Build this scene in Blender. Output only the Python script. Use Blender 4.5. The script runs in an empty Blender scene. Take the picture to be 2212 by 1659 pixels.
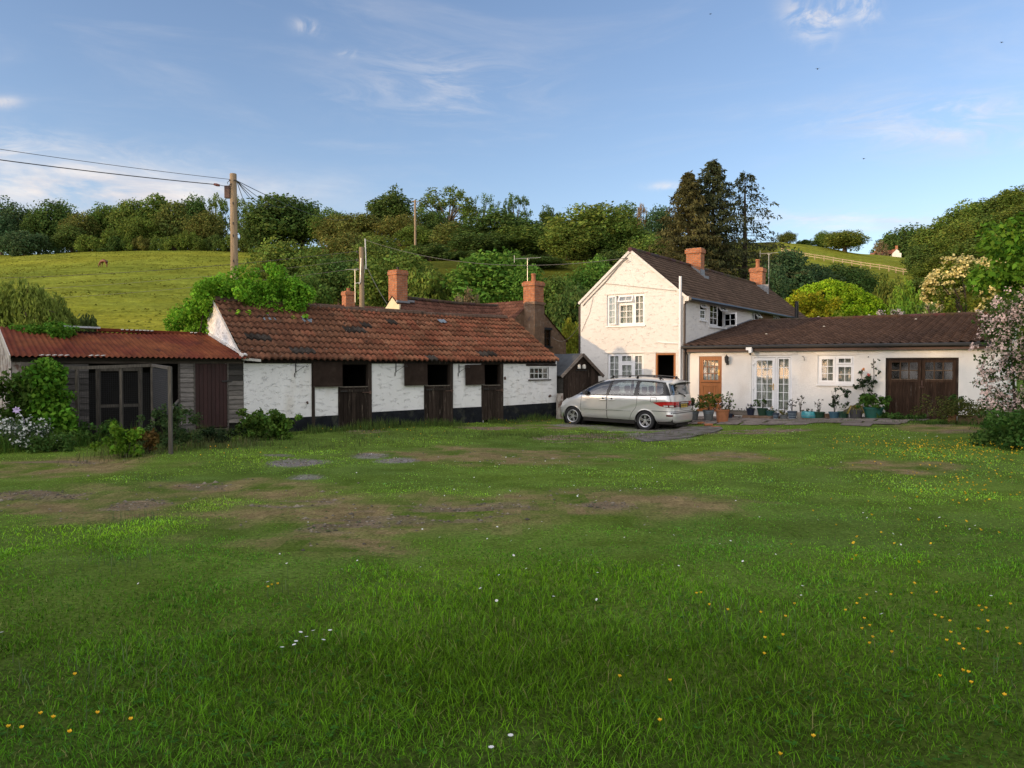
import bpy, bmesh, math, random
import numpy as np
from mathutils import Vector, Matrix
from mathutils.geometry import delaunay_2d_cdt

# ------------------------------------------------------------------ camera, world, sun, exposure
S = bpy.context.scene
COL = S.collection
R = math.radians
EYE = 2.0                      # eye height above the yard datum
FPX, CX, HZ = 1661.0, 1106.0, 790.0
cam_d = bpy.data.cameras.new('camera')
cam_d.sensor_width = 36.0
cam_d.lens = 36.0 * FPX / 2212.0
cam_d.clip_start, cam_d.clip_end = 0.1, 6000
cam = bpy.data.objects.new('camera', cam_d); COL.objects.link(cam)
PITCH = math.atan((829.5 - HZ) / FPX)
cam.location = (0, 0, EYE); cam.rotation_euler = (math.pi / 2 - PITCH, 0, 0)
S.camera = cam
S.view_settings.view_transform = 'Standard'; S.view_settings.look = 'None'
S.view_settings.gamma = 1.0; S.view_settings.use_curve_mapping = False
S.view_settings.exposure = 0.35
S.cycles.max_bounces = 8; S.cycles.transparent_max_bounces = 16
S.cycles.diffuse_bounces = 3; S.cycles.glossy_bounces = 3; S.cycles.transmission_bounces = 6
S.cycles.sample_clamp_indirect = 4.0
S.cycles.use_denoising = True; S.cycles.denoiser = 'OPENIMAGEDENOISE'; S.cycles.denoising_prefilter = 'NONE'; S.cycles.denoising_input_passes = 'RGB_ALBEDO_NORMAL'
SUN_EL, SUN_AZ = R(11.0), math.atan2(-0.9, -0.436)      # azimuth clockwise from +Y
sun_dir = Vector((math.sin(SUN_AZ) * math.cos(SUN_EL), math.cos(SUN_AZ) * math.cos(SUN_EL), math.sin(SUN_EL)))
sd = bpy.data.lights.new('sun', 'SUN'); sd.energy = 2.0; sd.angle = R(0.55); sd.color = (1.0, 0.66, 0.34)
sun = bpy.data.objects.new('sun', sd); COL.objects.link(sun)
sun.rotation_euler = sun_dir.to_track_quat('Z', 'Y').to_euler()
W = bpy.data.worlds.new('World'); S.world = W; W.use_nodes = True
def build_world():
    nt = W.node_tree; N = nt.nodes; L = nt.links; N.clear()
    def nd(t, **k):
        n = N.new(t)
        for a, v in k.items(): setattr(n, a, v)
        return n
    def mth(op, a, b=None, c=None):
        n = nd('ShaderNodeMath', operation=op)
        for i, v in enumerate((a, b, c)):
            if v is None: continue
            if isinstance(v, (int, float)): n.inputs[i].default_value = v
            else: L.new(v, n.inputs[i])
        return n.outputs[0]
    tc = nd('ShaderNodeTexCoord'); D = tc.outputs['Generated']
    sky = nd('ShaderNodeTexSky', sky_type='NISHITA'); sky.sun_disc = False
    sky.sun_elevation = SUN_EL; sky.sun_rotation = SUN_AZ % (2 * math.pi)
    sky.altitude = 100; sky.air_density = 1.0; sky.dust_density = 0.6; sky.ozone_density = 2.5
    sep = nd('ShaderNodeSeparateXYZ'); L.new(D, sep.inputs[0])
    x, y, z = sep.outputs
    # cloud layer coordinates: direction projected on a flat layer overhead
    zz = mth('ADD', mth('MAXIMUM', z, 0.0), 0.10)
    comb = nd('ShaderNodeCombineXYZ'); L.new(mth('DIVIDE', x, zz), comb.inputs[0]); L.new(mth('DIVIDE', y, zz), comb.inputs[1])
    def noise(vec, scale, detail, rough, dist=0.0, stretch=None, off=(0, 0, 0), rot=0.0):
        mp = nd('ShaderNodeMapping'); L.new(vec, mp.inputs[0])
        mp.inputs['Location'].default_value = off; mp.inputs['Rotation'].default_value = (0, 0, rot)
        if stretch: mp.inputs['Scale'].default_value = stretch
        n = nd('ShaderNodeTexNoise'); L.new(mp.outputs[0], n.inputs['Vector'])
        n.inputs['Scale'].default_value = scale; n.inputs['Detail'].default_value = detail
        n.inputs['Roughness'].default_value = rough; n.inputs['Distortion'].default_value = dist
        return n.outputs['Fac']
    def ramp(v, lo, hi):
        n = nd('ShaderNodeMapRange', interpolation_type='SMOOTHSTEP'); n.inputs['From Min'].default_value = lo; n.inputs['From Max'].default_value = hi
        L.new(v, n.inputs['Value']); return n.outputs[0]
    def blob(px, py, wx, wy, tilt=0.0):
        """soft elliptical region of the sky around one direction"""
        ax = (px - CX) / FPX; az = (HZ - py) / FPX
        yy = mth('MAXIMUM', y, 0.05)
        dx = mth('SUBTRACT', mth('DIVIDE', x, yy), ax); dz = mth('SUBTRACT', mth('DIVIDE', z, yy), az)
        ct, st = math.cos(tilt), math.sin(tilt)
        u = mth('ADD', mth('MULTIPLY', dx, ct), mth('MULTIPLY', dz, st)); v = mth('SUBTRACT', mth('MULTIPLY', dz, ct), mth('MULTIPLY', dx, st))
        q = mth('ADD', mth('POWER', mth('DIVIDE', u, wx / FPX), 2.0), mth('POWER', mth('DIVIDE', v, wy / FPX), 2.0))
        return mth('MULTIPLY', mth('EXPONENT', mth('MULTIPLY', q, -1.0)), mth('GREATER_THAN', y, 0.05))
    cirrus = mth('MULTIPLY', ramp(noise(D, 3.2, 7, 0.62, 0.6, (1.0, 1.0, 5.0), (3.1, 0.4, 0)), 0.48, 0.85), 0.22)
    fine = noise(D, 9.0, 8, 0.66, 0.9, (1.0, 1.0, 4.0), (0.3, 1.7, 2.0))
    puff = noise(D, 26.0, 6, 0.6, 0.8, (1.0, 1.0, 1.2), (1.3, 0.7, 5.0))
    wisps = mth('MULTIPLY', ramp(fine, 0.40, 0.72), mth('ADD', mth('ADD', blob(2060, 270, 260, 55), blob(1950, 478, 330, 24)), mth('ADD', mth('MULTIPLY', blob(950, 190, 190, 70), 0.6), mth('MULTIPLY', blob(120, 360, 420, 60, -0.12), 1.0))))
    bank = mth('MULTIPLY', ramp(noise(D, 7.0, 8, 0.6, 0.5, (1.0, 1.0, 3.2), (0.9, 0.2, 1.0)), 0.30, 0.58), mth('ADD', blob(110, 405, 440, 58, -0.05), mth('MULTIPLY', blob(350, 420, 200, 25), 0.5)))
    puffs = mth('MULTIPLY', ramp(puff, 0.36, 0.64), mth('ADD', mth('ADD', blob(1738, 50, 34, 52, 0.9), blob(1790, 30, 30, 28, 0.6)), mth('ADD', blob(1850, 15, 30, 42, 0.7), mth('ADD', mth('MULTIPLY', blob(668, 66, 30, 14, -0.3), 0.7), mth('MULTIPLY', blob(750, 123, 22, 8), 0.55)))))
    edge = mth('MULTIPLY', ramp(puff, 0.30, 0.6), mth('ADD', mth('MULTIPLY', blob(12, 226, 40, 12), 0.8), mth('MULTIPLY', blob(1440, 405, 40, 9), 0.6)))
    # added cloud out of view behind the viewer, lights the shaded walls and yard
    back = mth('MULTIPLY', ramp(noise(comb.outputs[0], 0.9, 6, 0.6, 0.3), 0.30, 0.58), mth('MULTIPLY', ramp(y, 0.10, -0.20), 0.9))
    fill_veil = mth('MULTIPLY', ramp(noise(comb.outputs[0], 1.3, 6, 0.6, 0.3, None, (2.0, 5.0, 0)), 0.30, 0.60), mth('MULTIPLY', ramp(z, 0.55, 0.80), 0.6))  # added unseen overhead veil, more soft light on the grass
    lit = mth('MINIMUM', mth('ADD', back, fill_veil), 1.0)
    cl = mth('MINIMUM', mth('ADD', mth('ADD', mth('ADD', cirrus, mth('MULTIPLY', wisps, 0.7)), mth('ADD', mth('MULTIPLY', bank, 0.85), mth('MULTIPLY', puffs, 0.95))), edge), 1.0)
    ccol = nd('ShaderNodeMixRGB'); ccol.inputs[1].default_value = CLOUD_A; ccol.inputs[2].default_value = CLOUD_B
    L.new(ramp(noise(D, 11.0, 5, 0.6, 0.4, (1.0, 1.0, 4.0), (5, 5, 5)), 0.35, 0.65), ccol.inputs[0])
    tint = nd('ShaderNodeMixRGB', blend_type='MULTIPLY'); tint.inputs[0].default_value = 1.0
    L.new(sky.outputs[0], tint.inputs[1]); tint.inputs[2].default_value = SKY_TINT
    mix = nd('ShaderNodeMixRGB'); L.new(cl, mix.inputs[0]); L.new(tint.outputs[0], mix.inputs[1]); L.new(ccol.outputs[0], mix.inputs[2])
    mix2 = nd('ShaderNodeMixRGB'); L.new(lit, mix2.inputs[0]); L.new(mix.outputs[0], mix2.inputs[1]); 
    dt = mth('MAXIMUM', mth('ADD', mth('MULTIPLY', x, math.sin(SUN_AZ)), mth('MULTIPLY', y, math.cos(SUN_AZ))), 0.0)
    gl = mth('ADD', mth('MULTIPLY', mth('MULTIPLY', dt, dt), 1.7), 0.6)  # added cloud made brighter towards the sun, lifts the walls facing it
    sc = nd('ShaderNodeVectorMath', operation='SCALE'); sc.inputs[0].default_value = CLOUD_FILL[:3]; L.new(gl, sc.inputs['Scale']); L.new(sc.outputs[0], mix2.inputs[2])
    bg = nd('ShaderNodeBackground'); L.new(mix2.outputs[0], bg.inputs[0]); bg.inputs[1].default_value = 0.15
    out = nd('ShaderNodeOutputWorld'); L.new(bg.outputs[0], out.inputs[0])
SKY_TINT = (1.50, 1.29, 1.29, 1); CLOUD_A = (4.0, 3.9, 4.1, 1); CLOUD_B = (5.2, 4.9, 4.7, 1); CLOUD_FILL = (9.6, 9.0, 8.6, 1)  # last colour: the added unseen cloud that fills the shade
build_world()

# ------------------------------------------------------------------ helpers
def tag(o, label=None, cat=None, group=None, kind=None):
    for k, v in (('label', label), ('category', cat), ('group', group), ('kind', kind)):
        if v: o[k] = v
    return o
def empty(name, loc, label, cat, rz=0.0, group=None):
    o = bpy.data.objects.new(name, None); COL.objects.link(o); o.empty_display_size = 0.2
    o.location = loc; o.rotation_euler = (0, 0, rz)
    return tag(o, label, cat, group)
def dup(o, parent=None):
    c = o.copy(); COL.objects.link(c)
    if parent is not None: c.parent = parent
    for ch in o.children: dup(ch, c)
    return c
def hsh(ix, iy, seed):
    h = (ix.astype(np.int64) * 374761393 + iy.astype(np.int64) * 668265263 + seed * 1442695041) & 0xffffffff
    h = ((h ^ (h >> 13)) * 1274126177) & 0xffffffff
    h = (h ^ (h >> 16)) & 0xffffffff
    return h / 4294967295.0
def vnoise(x, y, seed=0):
    x = np.asarray(x, float); y = np.asarray(y, float)
    ix = np.floor(x); iy = np.floor(y); fx = x - ix; fy = y - iy
    fx = fx * fx * (3 - 2 * fx); fy = fy * fy * (3 - 2 * fy)
    a = hsh(ix, iy, seed); b = hsh(ix + 1, iy, seed); c = hsh(ix, iy + 1, seed); d = hsh(ix + 1, iy + 1, seed)
    return (a * (1 - fx) + b * fx) * (1 - fy) + (c * (1 - fx) + d * fx) * fy
def fbm(x, y, seed=0, o=4):
    s = 0; a = 0.5; t = 0
    for i in range(o):
        s = s + a * vnoise(np.asarray(x) * 2 ** i, np.asarray(y) * 2 ** i, seed + i); t += a; a *= 0.5
    return s / t
def sstep(a, b, v):
    t = np.clip((np.asarray(v, float) - a) / (b - a), 0, 1); return t * t * (3 - 2 * t)

def set_cols(me, cols):
    at = me.attributes.new('Col', 'FLOAT_COLOR', 'FACE')
    c = np.ones((len(me.polygons), 4), np.float32); c[:, :3] = np.asarray(cols)[:, :3]
    at.data.foreach_set('color', c.ravel())
def npmesh(name, V, Fq, cols=None, k=4, smooth=False):
    """mesh from numpy: V (n,3), Fq (m,k)"""
    me = bpy.data.meshes.new(name)
    V = np.asarray(V, np.float32); Fq = np.asarray(Fq, np.int32)
    me.vertices.add(len(V)); me.vertices.foreach_set('co', V.ravel())
    me.loops.add(Fq.size); me.loops.foreach_set('vertex_index', Fq.ravel())
    me.polygons.add(len(Fq)); me.polygons.foreach_set('loop_start', np.arange(0, Fq.size, k, dtype=np.int32))
    me.update(calc_edges=True)
    if smooth: me.polygons.foreach_set('use_smooth', np.ones(len(Fq), bool))
    if cols is not None: set_cols(me, cols)
    return me
def obj(name, me, mat=None, parent=None):
    o = bpy.data.objects.new(name, me); COL.objects.link(o)
    if mat is not None and not me.materials: me.materials.append(mat)
    if parent is not None: o.parent = parent
    return o

class MB:
    """collects shapes, builds ONE mesh object; T optionally maps (x,y,z) rows into the parent's frame"""
    def __init__(s, T=None): s.V = []; s.F = []; s.M = []; s.C = []; s.T = T
    def add(s, vs, fs, m=0, c=None):
        b = len(s.V); s.V += [tuple(v) for v in vs]
        for f in fs: s.F.append([b + i for i in f]); s.M.append(m); s.C.append(c)
        return s
    def quad(s, a, b, c, d, m=0, col=None): return s.add((a, b, c, d), ((0, 1, 2, 3),), m, col)
    def box(s, x0, x1, y0, y1, z0, z1, m=0, c=None, j=0.0):
        v = [(x, y, z) for z in (z0, z1) for x, y in ((x0, y0), (x1, y0), (x1, y1), (x0, y1))]
        if j: v = [tuple(a + random.uniform(-j, j) for a in p) for p in v]
        return s.add(v, ((3, 2, 1, 0), (4, 5, 6, 7), (0, 1, 5, 4), (1, 2, 6, 5), (2, 3, 7, 6), (3, 0, 4, 7)), m, c)
    def bar(s, p, q, w, h, m=0, c=None, up=(0, 0, 1)):
        p = Vector(p); q = Vector(q); d = (q - p).normalized(); u = Vector(up)
        a = d.cross(u)
        if a.length < 1e-4: a = d.cross(Vector((0, 1, 0)))
        a.normalize(); u = a.cross(d).normalized(); a *= w / 2; u *= h / 2
        v = [p - a - u, p + a - u, p + a + u, p - a + u, q - a - u, q + a - u, q + a + u, q - a + u]
        return s.add(v, ((0, 1, 2, 3), (7, 6, 5, 4), (0, 4, 5, 1), (1, 5, 6, 2), (2, 6, 7, 3), (3, 7, 4, 0)), m, c)
    def tube(s, pts, r, n=8, m=0, c=None, cap=True):
        pts = [Vector(p) for p in pts]; rs = r if hasattr(r, '__len__') else [r] * len(pts)
        vs = []; ref = Vector((0.13, 0.31, 0.94))
        for i, p in enumerate(pts):
            d = (pts[min(i + 1, len(pts) - 1)] - pts[max(i - 1, 0)]).normalized()
            if abs(d.dot(ref)) > 0.96: ref = Vector((0.9, 0.2, 0.1))
            a = d.cross(ref).normalized(); b = d.cross(a)
            for k in range(n):
                t = 2 * math.pi * k / n; vs.append(p + (a * math.cos(t) + b * math.sin(t)) * rs[i])
        fs = [(i * n + k, i * n + (k + 1) % n, (i + 1) * n + (k + 1) % n, (i + 1) * n + k) for i in range(len(pts) - 1) for k in range(n)]
        if cap: fs += [tuple(range(n - 1, -1, -1)), tuple((len(pts) - 1) * n + k for k in range(n))]
        return s.add(vs, fs, m, c)
    def lathe(s, prof, n=20, o=(0, 0, 0), m=0, c=None, axis='z'):
        vs = []
        for r, z in prof:
            for k in range(n):
                t = 2 * math.pi * k / n; p = (r * math.cos(t), r * math.sin(t), z)
                if axis == 'y': p = (p[0], z, p[1])
                vs.append((p[0] + o[0], p[1] + o[1], p[2] + o[2]))
        fs = [(i * n + k, i * n + (k + 1) % n, (i + 1) * n + (k + 1) % n, (i + 1) * n + k) for i in range(len(prof) - 1) for k in range(n)]
        return s.add(vs, fs, m, c)
    def poly(s, pts, h, m=0, c=None):
        """convex/concave outline pts (list of xyz) extruded by vector h"""
        n = len(pts); h = Vector(h); top = [tuple(Vector(p) + h) for p in pts]
        return s.add(list(pts) + top, [tuple(range(n - 1, -1, -1)), tuple(range(n, 2 * n))] + [(i, (i + 1) % n, n + (i + 1) % n, n + i) for i in range(n)], m, c)
    def wall(s, x0, x1, z0, z1, ops, y=0.0, t=0.2, m=0, mr=None, n_sub=0):
        """front face at y with rectangular openings (x0,x1,z0,z1) and reveals going back by t"""
        xs = sorted({x0, x1} | {v for o in ops for v in o[:2]}); zs = sorted({z0, z1} | {v for o in ops for v in o[2:]})
        for a, b in zip(xs, xs[1:]):
            for c, d in zip(zs, zs[1:]):
                mx, mz = (a + b) / 2, (c + d) / 2
                if mx < x0 or mx > x1 or mz < z0 or mz > z1: continue
                if any(o[0] < mx < o[1] and o[2] < mz < o[3] for o in ops): continue
                s.quad((a, y, c), (b, y, c), (b, y, d), (a, y, d), m)
        r = m if mr is None else mr
        for a, b, c, d in ops:
            s.quad((a, y, c), (a, y, d), (a, y + t, d), (a, y + t, c), r); s.quad((b, y, d), (b, y, c), (b, y + t, c), (b, y + t, d), r)
            s.quad((a, y, d), (b, y, d), (b, y + t, d), (a, y + t, d), r); s.quad((b, y, c), (a, y, c), (a, y + t, c), (b, y + t, c), r)
        return s
    def build(s, name, mats, parent=None, smooth=False, bevel=0.0, clip=(), loc=None):
        me = bpy.data.meshes.new(name)
        V = [s.T(*v) for v in s.V] if s.T else s.V
        me.from_pydata([tuple(v) for v in V], [], s.F)
        for m in (mats if isinstance(mats, (list, tuple)) else [mats]): me.materials.append(m)
        me.polygons.foreach_set('material_index', s.M)
        if any(c is not None for c in s.C): set_cols(me, [(c if c is not None else (1, 1, 1)) for c in s.C])
        if clip or bevel:
            bm = bmesh.new(); bm.from_mesh(me)
            for co, no in clip:
                bmesh.ops.bisect_plane(bm, geom=bm.verts[:] + bm.edges[:] + bm.faces[:], plane_co=co, plane_no=no, clear_outer=True)
            if bevel:
                es = [e for e in bm.edges if len(e.link_faces) == 2 and e.calc_face_angle(0) > 0.5]
                bmesh.ops.bevel(bm, geom=es, offset=bevel, segments=2, affect='EDGES', profile=0.6)
            bm.to_mesh(me); bm.free()
        me.update()
        uv = me.uv_layers.new(name='UVMap'); n = len(me.loops)
        lv = np.empty(n, np.int32); me.loops.foreach_get('vertex_index', lv)
        co = np.empty(len(me.vertices) * 3, np.float32); me.vertices.foreach_get('co', co); co = co.reshape(-1, 3)[lv]
        ls = np.empty(len(me.polygons), np.int32); me.polygons.foreach_get('loop_start', ls); lt = np.empty(len(me.polygons), np.int32); me.polygons.foreach_get('loop_total', lt)
        nm = np.empty(len(me.polygons) * 3, np.float32); me.polygons.foreach_get('normal', nm); nm = np.abs(np.repeat(nm.reshape(-1, 3), lt, axis=0))
        ax = nm.argmax(1); u = np.where(ax == 0, co[:, 1], co[:, 0]); v = np.where(ax == 2, co[:, 1], co[:, 2])
        uv.data.foreach_set('uv', np.stack([u, v], 1).astype(np.float32).ravel())
        if smooth:
            me.polygons.foreach_set('use_smooth', np.ones(len(me.polygons), bool))
            try: me.set_sharp_from_angle(angle=R(40))
            except Exception: pass
        o = obj(name, me, None, parent)
        if loc is not None: o.location = loc
        return o

# ------------------------------------------------------------------ materials
def mat(name, col=(0.5, 0.5, 0.5), rough=0.7, var=0.25, scale=6.0, bump=0.0, bscale=40.0, metal=0.0, attr=False, stretch=None,
        tones=None, spec=0.4, coat=0.0, trans=0.0, stroke=0.0, detail=5, tscale=1.2, objrand=0.0, alpha=None, brick=None, coords='Object', subs=0.0):
    m = bpy.data.materials.new(name); m.use_nodes = True
    nt = m.node_tree; N = nt.nodes; L = nt.links
    b = N['Principled BSDF']; out = N['Material Output']
    b.inputs['Roughness'].default_value = rough; b.inputs['Metallic'].default_value = metal
    b.inputs['Specular IOR Level'].default_value = spec; b.inputs['Coat Weight'].default_value = coat
    tc = N.new('ShaderNodeTexCoord'); mp = N.new('ShaderNodeMapping'); L.new(tc.outputs[coords], mp.inputs[0])
    if stretch: mp.inputs['Scale'].default_value = stretch
    def noise(sc, det=detail, rgh=0.6, src=None):
        n = N.new('ShaderNodeTexNoise'); n.inputs['Scale'].default_value = sc; n.inputs['Detail'].default_value = det
        n.inputs['Roughness'].default_value = rgh; L.new(src or mp.outputs[0], n.inputs['Vector']); return n.outputs['Fac']
    if attr:
        a = N.new('ShaderNodeAttribute'); a.attribute_name = 'Col'; base = a.outputs['Color']
    else:
        rgb = N.new('ShaderNodeRGB'); rgb.outputs[0].default_value = (*col, 1); base = rgb.outputs[0]
    if brick:
        uvn = N.new('ShaderNodeUVMap'); bt = N.new('ShaderNodeTexBrick'); L.new(uvn.outputs[0], bt.inputs['Vector'])
        bt.inputs['Color1'].default_value = (*col, 1); bt.inputs['Color2'].default_value = (*brick[0], 1); bt.inputs['Mortar'].default_value = (*brick[1], 1)
        bt.inputs['Scale'].default_value = 1.0; bt.inputs['Brick Width'].default_value = brick[2]; bt.inputs['Row Height'].default_value = brick[3]; bt.inputs['Mortar Size'].default_value = brick[4]
        bt.inputs['Bias'].default_value = 0.0; base = bt.outputs['Color']
    def mixc(bt, f, a, bb):
        x = N.new('ShaderNodeMixRGB'); x.blend_type = bt
        for i, v in ((0, f), (1, a), (2, bb)):
            if isinstance(v, (int, float)): x.inputs[i].default_value = v
            elif isinstance(v, tuple): x.inputs[i].default_value = (*v, 1)
            else: L.new(v, x.inputs[i])
        return x.outputs[0]
    def mr(v, a, bb, c, d):
        n = N.new('ShaderNodeMapRange'); L.new(v, n.inputs['Value'])
        for k, q in zip(('From Min', 'From Max', 'To Min', 'To Max'), (a, bb, c, d)): n.inputs[k].default_value = q
        return n.outputs[0]
    if tones:
        for i, (tcol, lo, hi, sc) in enumerate(tones):
            base = mixc('MIX', mr(noise(sc), lo, hi, 0, 1), base, tcol)
    if var:
        v = N.new('ShaderNodeCombineXYZ'); q = mr(noise(scale), 0.3, 0.7, 1 - var, 1 + var)
        for i in range(3): L.new(q, v.inputs[i])
        base = mixc('MULTIPLY', 1.0, base, v.outputs[0])
    if objrand:
        oi = N.new('ShaderNodeObjectInfo'); v = N.new('ShaderNodeCombineXYZ')
        rr = mr(oi.outputs['Random'], 0, 1, 1 - objrand, 1 + objrand); gg = mr(oi.outputs['Random'], 0, 1, 1 + objrand * .4, 1 - objrand * .3)
        L.new(rr, v.inputs[0]); L.new(gg, v.inputs[1]); L.new(gg, v.inputs[2]); base = mixc('MULTIPLY', 1.0, base, v.outputs[0])
    L.new(base, b.inputs['Base Color'])
    h = None
    if bump:
        h = mr(noise(bscale, 4, 0.6), 0, 1, 0, bump)
    if stroke:   # short trowel strokes in wet render
        mp2 = N.new('ShaderNodeMapping'); L.new(tc.outputs['UV'], mp2.inputs[0]); mp2.inputs['Scale'].default_value = (3.6, 8.5, 1)
        nz = N.new('ShaderNodeTexNoise'); nz.inputs['Scale'].default_value = 1.1; nz.inputs['Detail'].default_value = 3; L.new(mp2.outputs[0], nz.inputs['Vector'])
        mv = N.new('ShaderNodeMixRGB'); mv.inputs[0].default_value = 0.35; L.new(mp2.outputs[0], mv.inputs[1]); L.new(nz.outputs['Color'], mv.inputs[2])
        vo = N.new('ShaderNodeTexVoronoi'); vo.feature = 'DISTANCE_TO_EDGE'; L.new(mv.outputs[0], vo.inputs['Vector'])
        st = N.new('ShaderNodeMath'); st.operation = 'MULTIPLY'; L.new(mr(vo.outputs['Distance'], 0.0, 0.075, 1, 0), st.inputs[0]); L.new(mr(noise(1.1, 3, 0.6, mp2.outputs[0]), 0.53, 0.62, 0.0, 1), st.inputs[1])
        dk = mixc('MULTIPLY', mr(st.outputs[0], 0, 1, 0, 0.14), base, (0.58, 0.55, 0.53)); L.new(dk, b.inputs['Base Color'])
        sc = mr(st.outputs[0], 0, 1, stroke, 0)
        if h is None: h = sc
        else:
            ad = N.new('ShaderNodeMath'); L.new(h, ad.inputs[0]); L.new(sc, ad.inputs[1]); h = ad.outputs[0]
    if brick:
        sc = mr(bt.outputs['Fac'], 0, 1, 0.008, 0)
        if h is None: h = sc
        else:
            ad = N.new('ShaderNodeMath'); L.new(h, ad.inputs[0]); L.new(sc, ad.inputs[1]); h = ad.outputs[0]
    if h is not None:
        bn = N.new('ShaderNodeBump'); bn.inputs['Strength'].default_value = 1.0; bn.inputs['Distance'].default_value = 1.0
        L.new(h, bn.inputs['Height']); L.new(bn.outputs[0], b.inputs['Normal'])
    if trans:
        t = N.new('ShaderNodeBsdfTranslucent'); L.new(base, t.inputs[0]); mx = N.new('ShaderNodeMixShader'); mx.inputs[0].default_value = trans
        L.new(b.outputs[0], mx.inputs[1]); L.new(t.outputs[0], mx.inputs[2]); L.new(mx.outputs[0], out.inputs[0])
    return m
def glass(name, tint=(0.8, 0.85, 0.85), refl=0.12, rough=0.02):
    m = bpy.data.materials.new(name); m.use_nodes = True; nt = m.node_tree; N = nt.nodes; L = nt.links; N.clear()
    t = N.new('ShaderNodeBsdfTransparent'); t.inputs[0].default_value = (*tint, 1)
    g = N.new('ShaderNodeBsdfGlossy'); g.inputs['Roughness'].default_value = rough; g.inputs[0].default_value = (0.95, 0.97, 1, 1)
    lw = N.new('ShaderNodeLayerWeight'); lw.inputs[0].default_value = 0.25
    mr = N.new('ShaderNodeMapRange'); L.new(lw.outputs['Fresnel'], mr.inputs['Value']); mr.inputs['From Min'].default_value = 0.0; mr.inputs['From Max'].default_value = 1; mr.inputs['To Min'].default_value = refl; mr.inputs['To Max'].default_value = 1.0
    mx = N.new('ShaderNodeMixShader'); L.new(mr.outputs[0], mx.inputs[0]); L.new(t.outputs[0], mx.inputs[1]); L.new(g.outputs[0], mx.inputs[2])
    o = N.new('ShaderNodeOutputMaterial'); L.new(mx.outputs[0], o.inputs[0])
    return m
m_render = mat('white_render', (0.80, 0.80, 0.80), 0.85, 0.05, 1.5, 0.006, 60, stroke=0.014, stretch=(1, 1, .3), tones=[((0.62, 0.58, 0.52), 0.58, 0.85, 1.2)])
m_render_warm = mat('cream_render', (0.80, 0.765, 0.72), 0.85, 0.05, 1.2, 0.012, 55, stretch=(1, 1, .45), tones=[((0.66, 0.60, 0.53), 0.60, 0.85, 0.7)])
m_render_house = mat('house_render', (0.74, 0.705, 0.66), 0.85, 0.05, 1.2, 0.006, 60, stroke=0.009, stretch=(1, 1, .45), tones=[((0.64, 0.59, 0.53), 0.62, 0.9, 0.9)])
m_navy = mat('navy_plinth', (0.014, 0.016, 0.020), 0.9, 0.35, 4, 0.012, 25, spec=0.1, tones=[((0.055, 0.058, 0.045), 0.52, 0.70, 3)])
m_tile = mat('clay_tile', attr=True, rough=0.95, spec=0.1, var=0.35, scale=9, bump=0.006, bscale=50, tones=[((0.30, 0.29, 0.25), 0.665, 0.70, 17.0), ((0.035, 0.028, 0.022), 0.60, 0.72, 5.0)])
m_tile_dark = mat('brown_tile', attr=True, rough=0.95, spec=0.08, var=0.3, scale=7, bump=0.004, bscale=50, tones=[((0.10, 0.085, 0.06), 0.64, 0.76, 10.0)])
m_iron = mat('rusty_iron', (0.125, 0.032, 0.018), 0.9, 0.3, 3, 0.004, 30, spec=0.08, stretch=(1, 0.4, 1), tones=[((0.185, 0.062, 0.026), 0.42, 0.62, 0.9), ((0.065, 0.022, 0.017), 0.54, 0.72, 2.2)])
m_zinc = mat('zinc_sheet', (0.40, 0.43, 0.47), 0.5, 0.2, 5, metal=0.3)
m_wood_dark = mat('dark_wood', attr=True, rough=0.9, spec=0.1, var=0.4, scale=10, bump=0.006, bscale=30, stretch=(3, 3, 0.35), tones=[((0.17, 0.14, 0.11), 0.60, 0.74, 6.0)])
m_wood_grey = mat('weathered_wood', attr=True, rough=0.85, var=0.4, scale=7, bump=0.008, bscale=30, stretch=(0.5, 3, 3))
m_wood_post = mat('grey_timber', (0.105, 0.092, 0.076), 0.85, 0.4, 7, 0.006, 30, stretch=(3, 3, 0.5))
m_maroon = mat('maroon_paint', attr=True, rough=0.65, var=0.25, scale=8, bump=0.004, bscale=20, stretch=(3, 3, 0.4))
m_shutter = mat('brown_shutter', (0.030, 0.020, 0.016), 0.85, 0.3, 3, 0.003, 40, spec=0.1, tones=[((.05, .036, .028), .5, .7, 2.0)])
m_black = mat('black_paint', (0.012, 0.012, 0.013), 0.5, 0.2, 5)
m_dark = mat('dark_interior', (0.02, 0.018, 0.016), 0.9, 0.3, 3)
m_oak = mat('oak_upvc', (0.30, 0.105, 0.028), 0.45, 0.25, 6, 0.0015, 40, stretch=(4, 4, 0.4))
m_upvc = mat('white_upvc', (0.80, 0.80, 0.81), 0.35, 0.03, 2)
m_curtain = mat('net_curtain', (0.52, 0.51, 0.48), 0.9, 0.12, 8)
m_glass = glass('window_glass', (0.90, 0.92, 0.91), 0.045)
m_brick = mat('orange_brick', (0.36, 0.115, 0.045), 0.85, 0.3, 5, 0.004, 40, brick=((0.46, 0.16, 0.06), (0.30, 0.22, 0.16), 0.23, 0.085, 0.010), tones=[((0.10, 0.05, 0.035), 0.60, 0.75, 2.5)])
m_stone = mat('brown_stone', (0.185, 0.115, 0.072), 0.9, 0.35, 6, 0.02, 14, tones=[((0.22, 0.165, 0.12), 0.52, 0.66, 5), ((0.07, 0.05, 0.04), 0.55, 0.7, 3)])
m_rubble = mat('rubble_stone', (0.15, 0.085, 0.045), 0.9, 0.4, 9, 0.02, 12, tones=[((0.25, 0.17, 0.10), 0.52, 0.62, 7)])
m_yellow = mat('yellow_render', (0.72, 0.62, 0.42), 0.85, 0.08, 3)
m_felt = mat('roof_felt', (0.055, 0.062, 0.07), 0.9, 0.25, 5, 0.003, 60)
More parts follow.
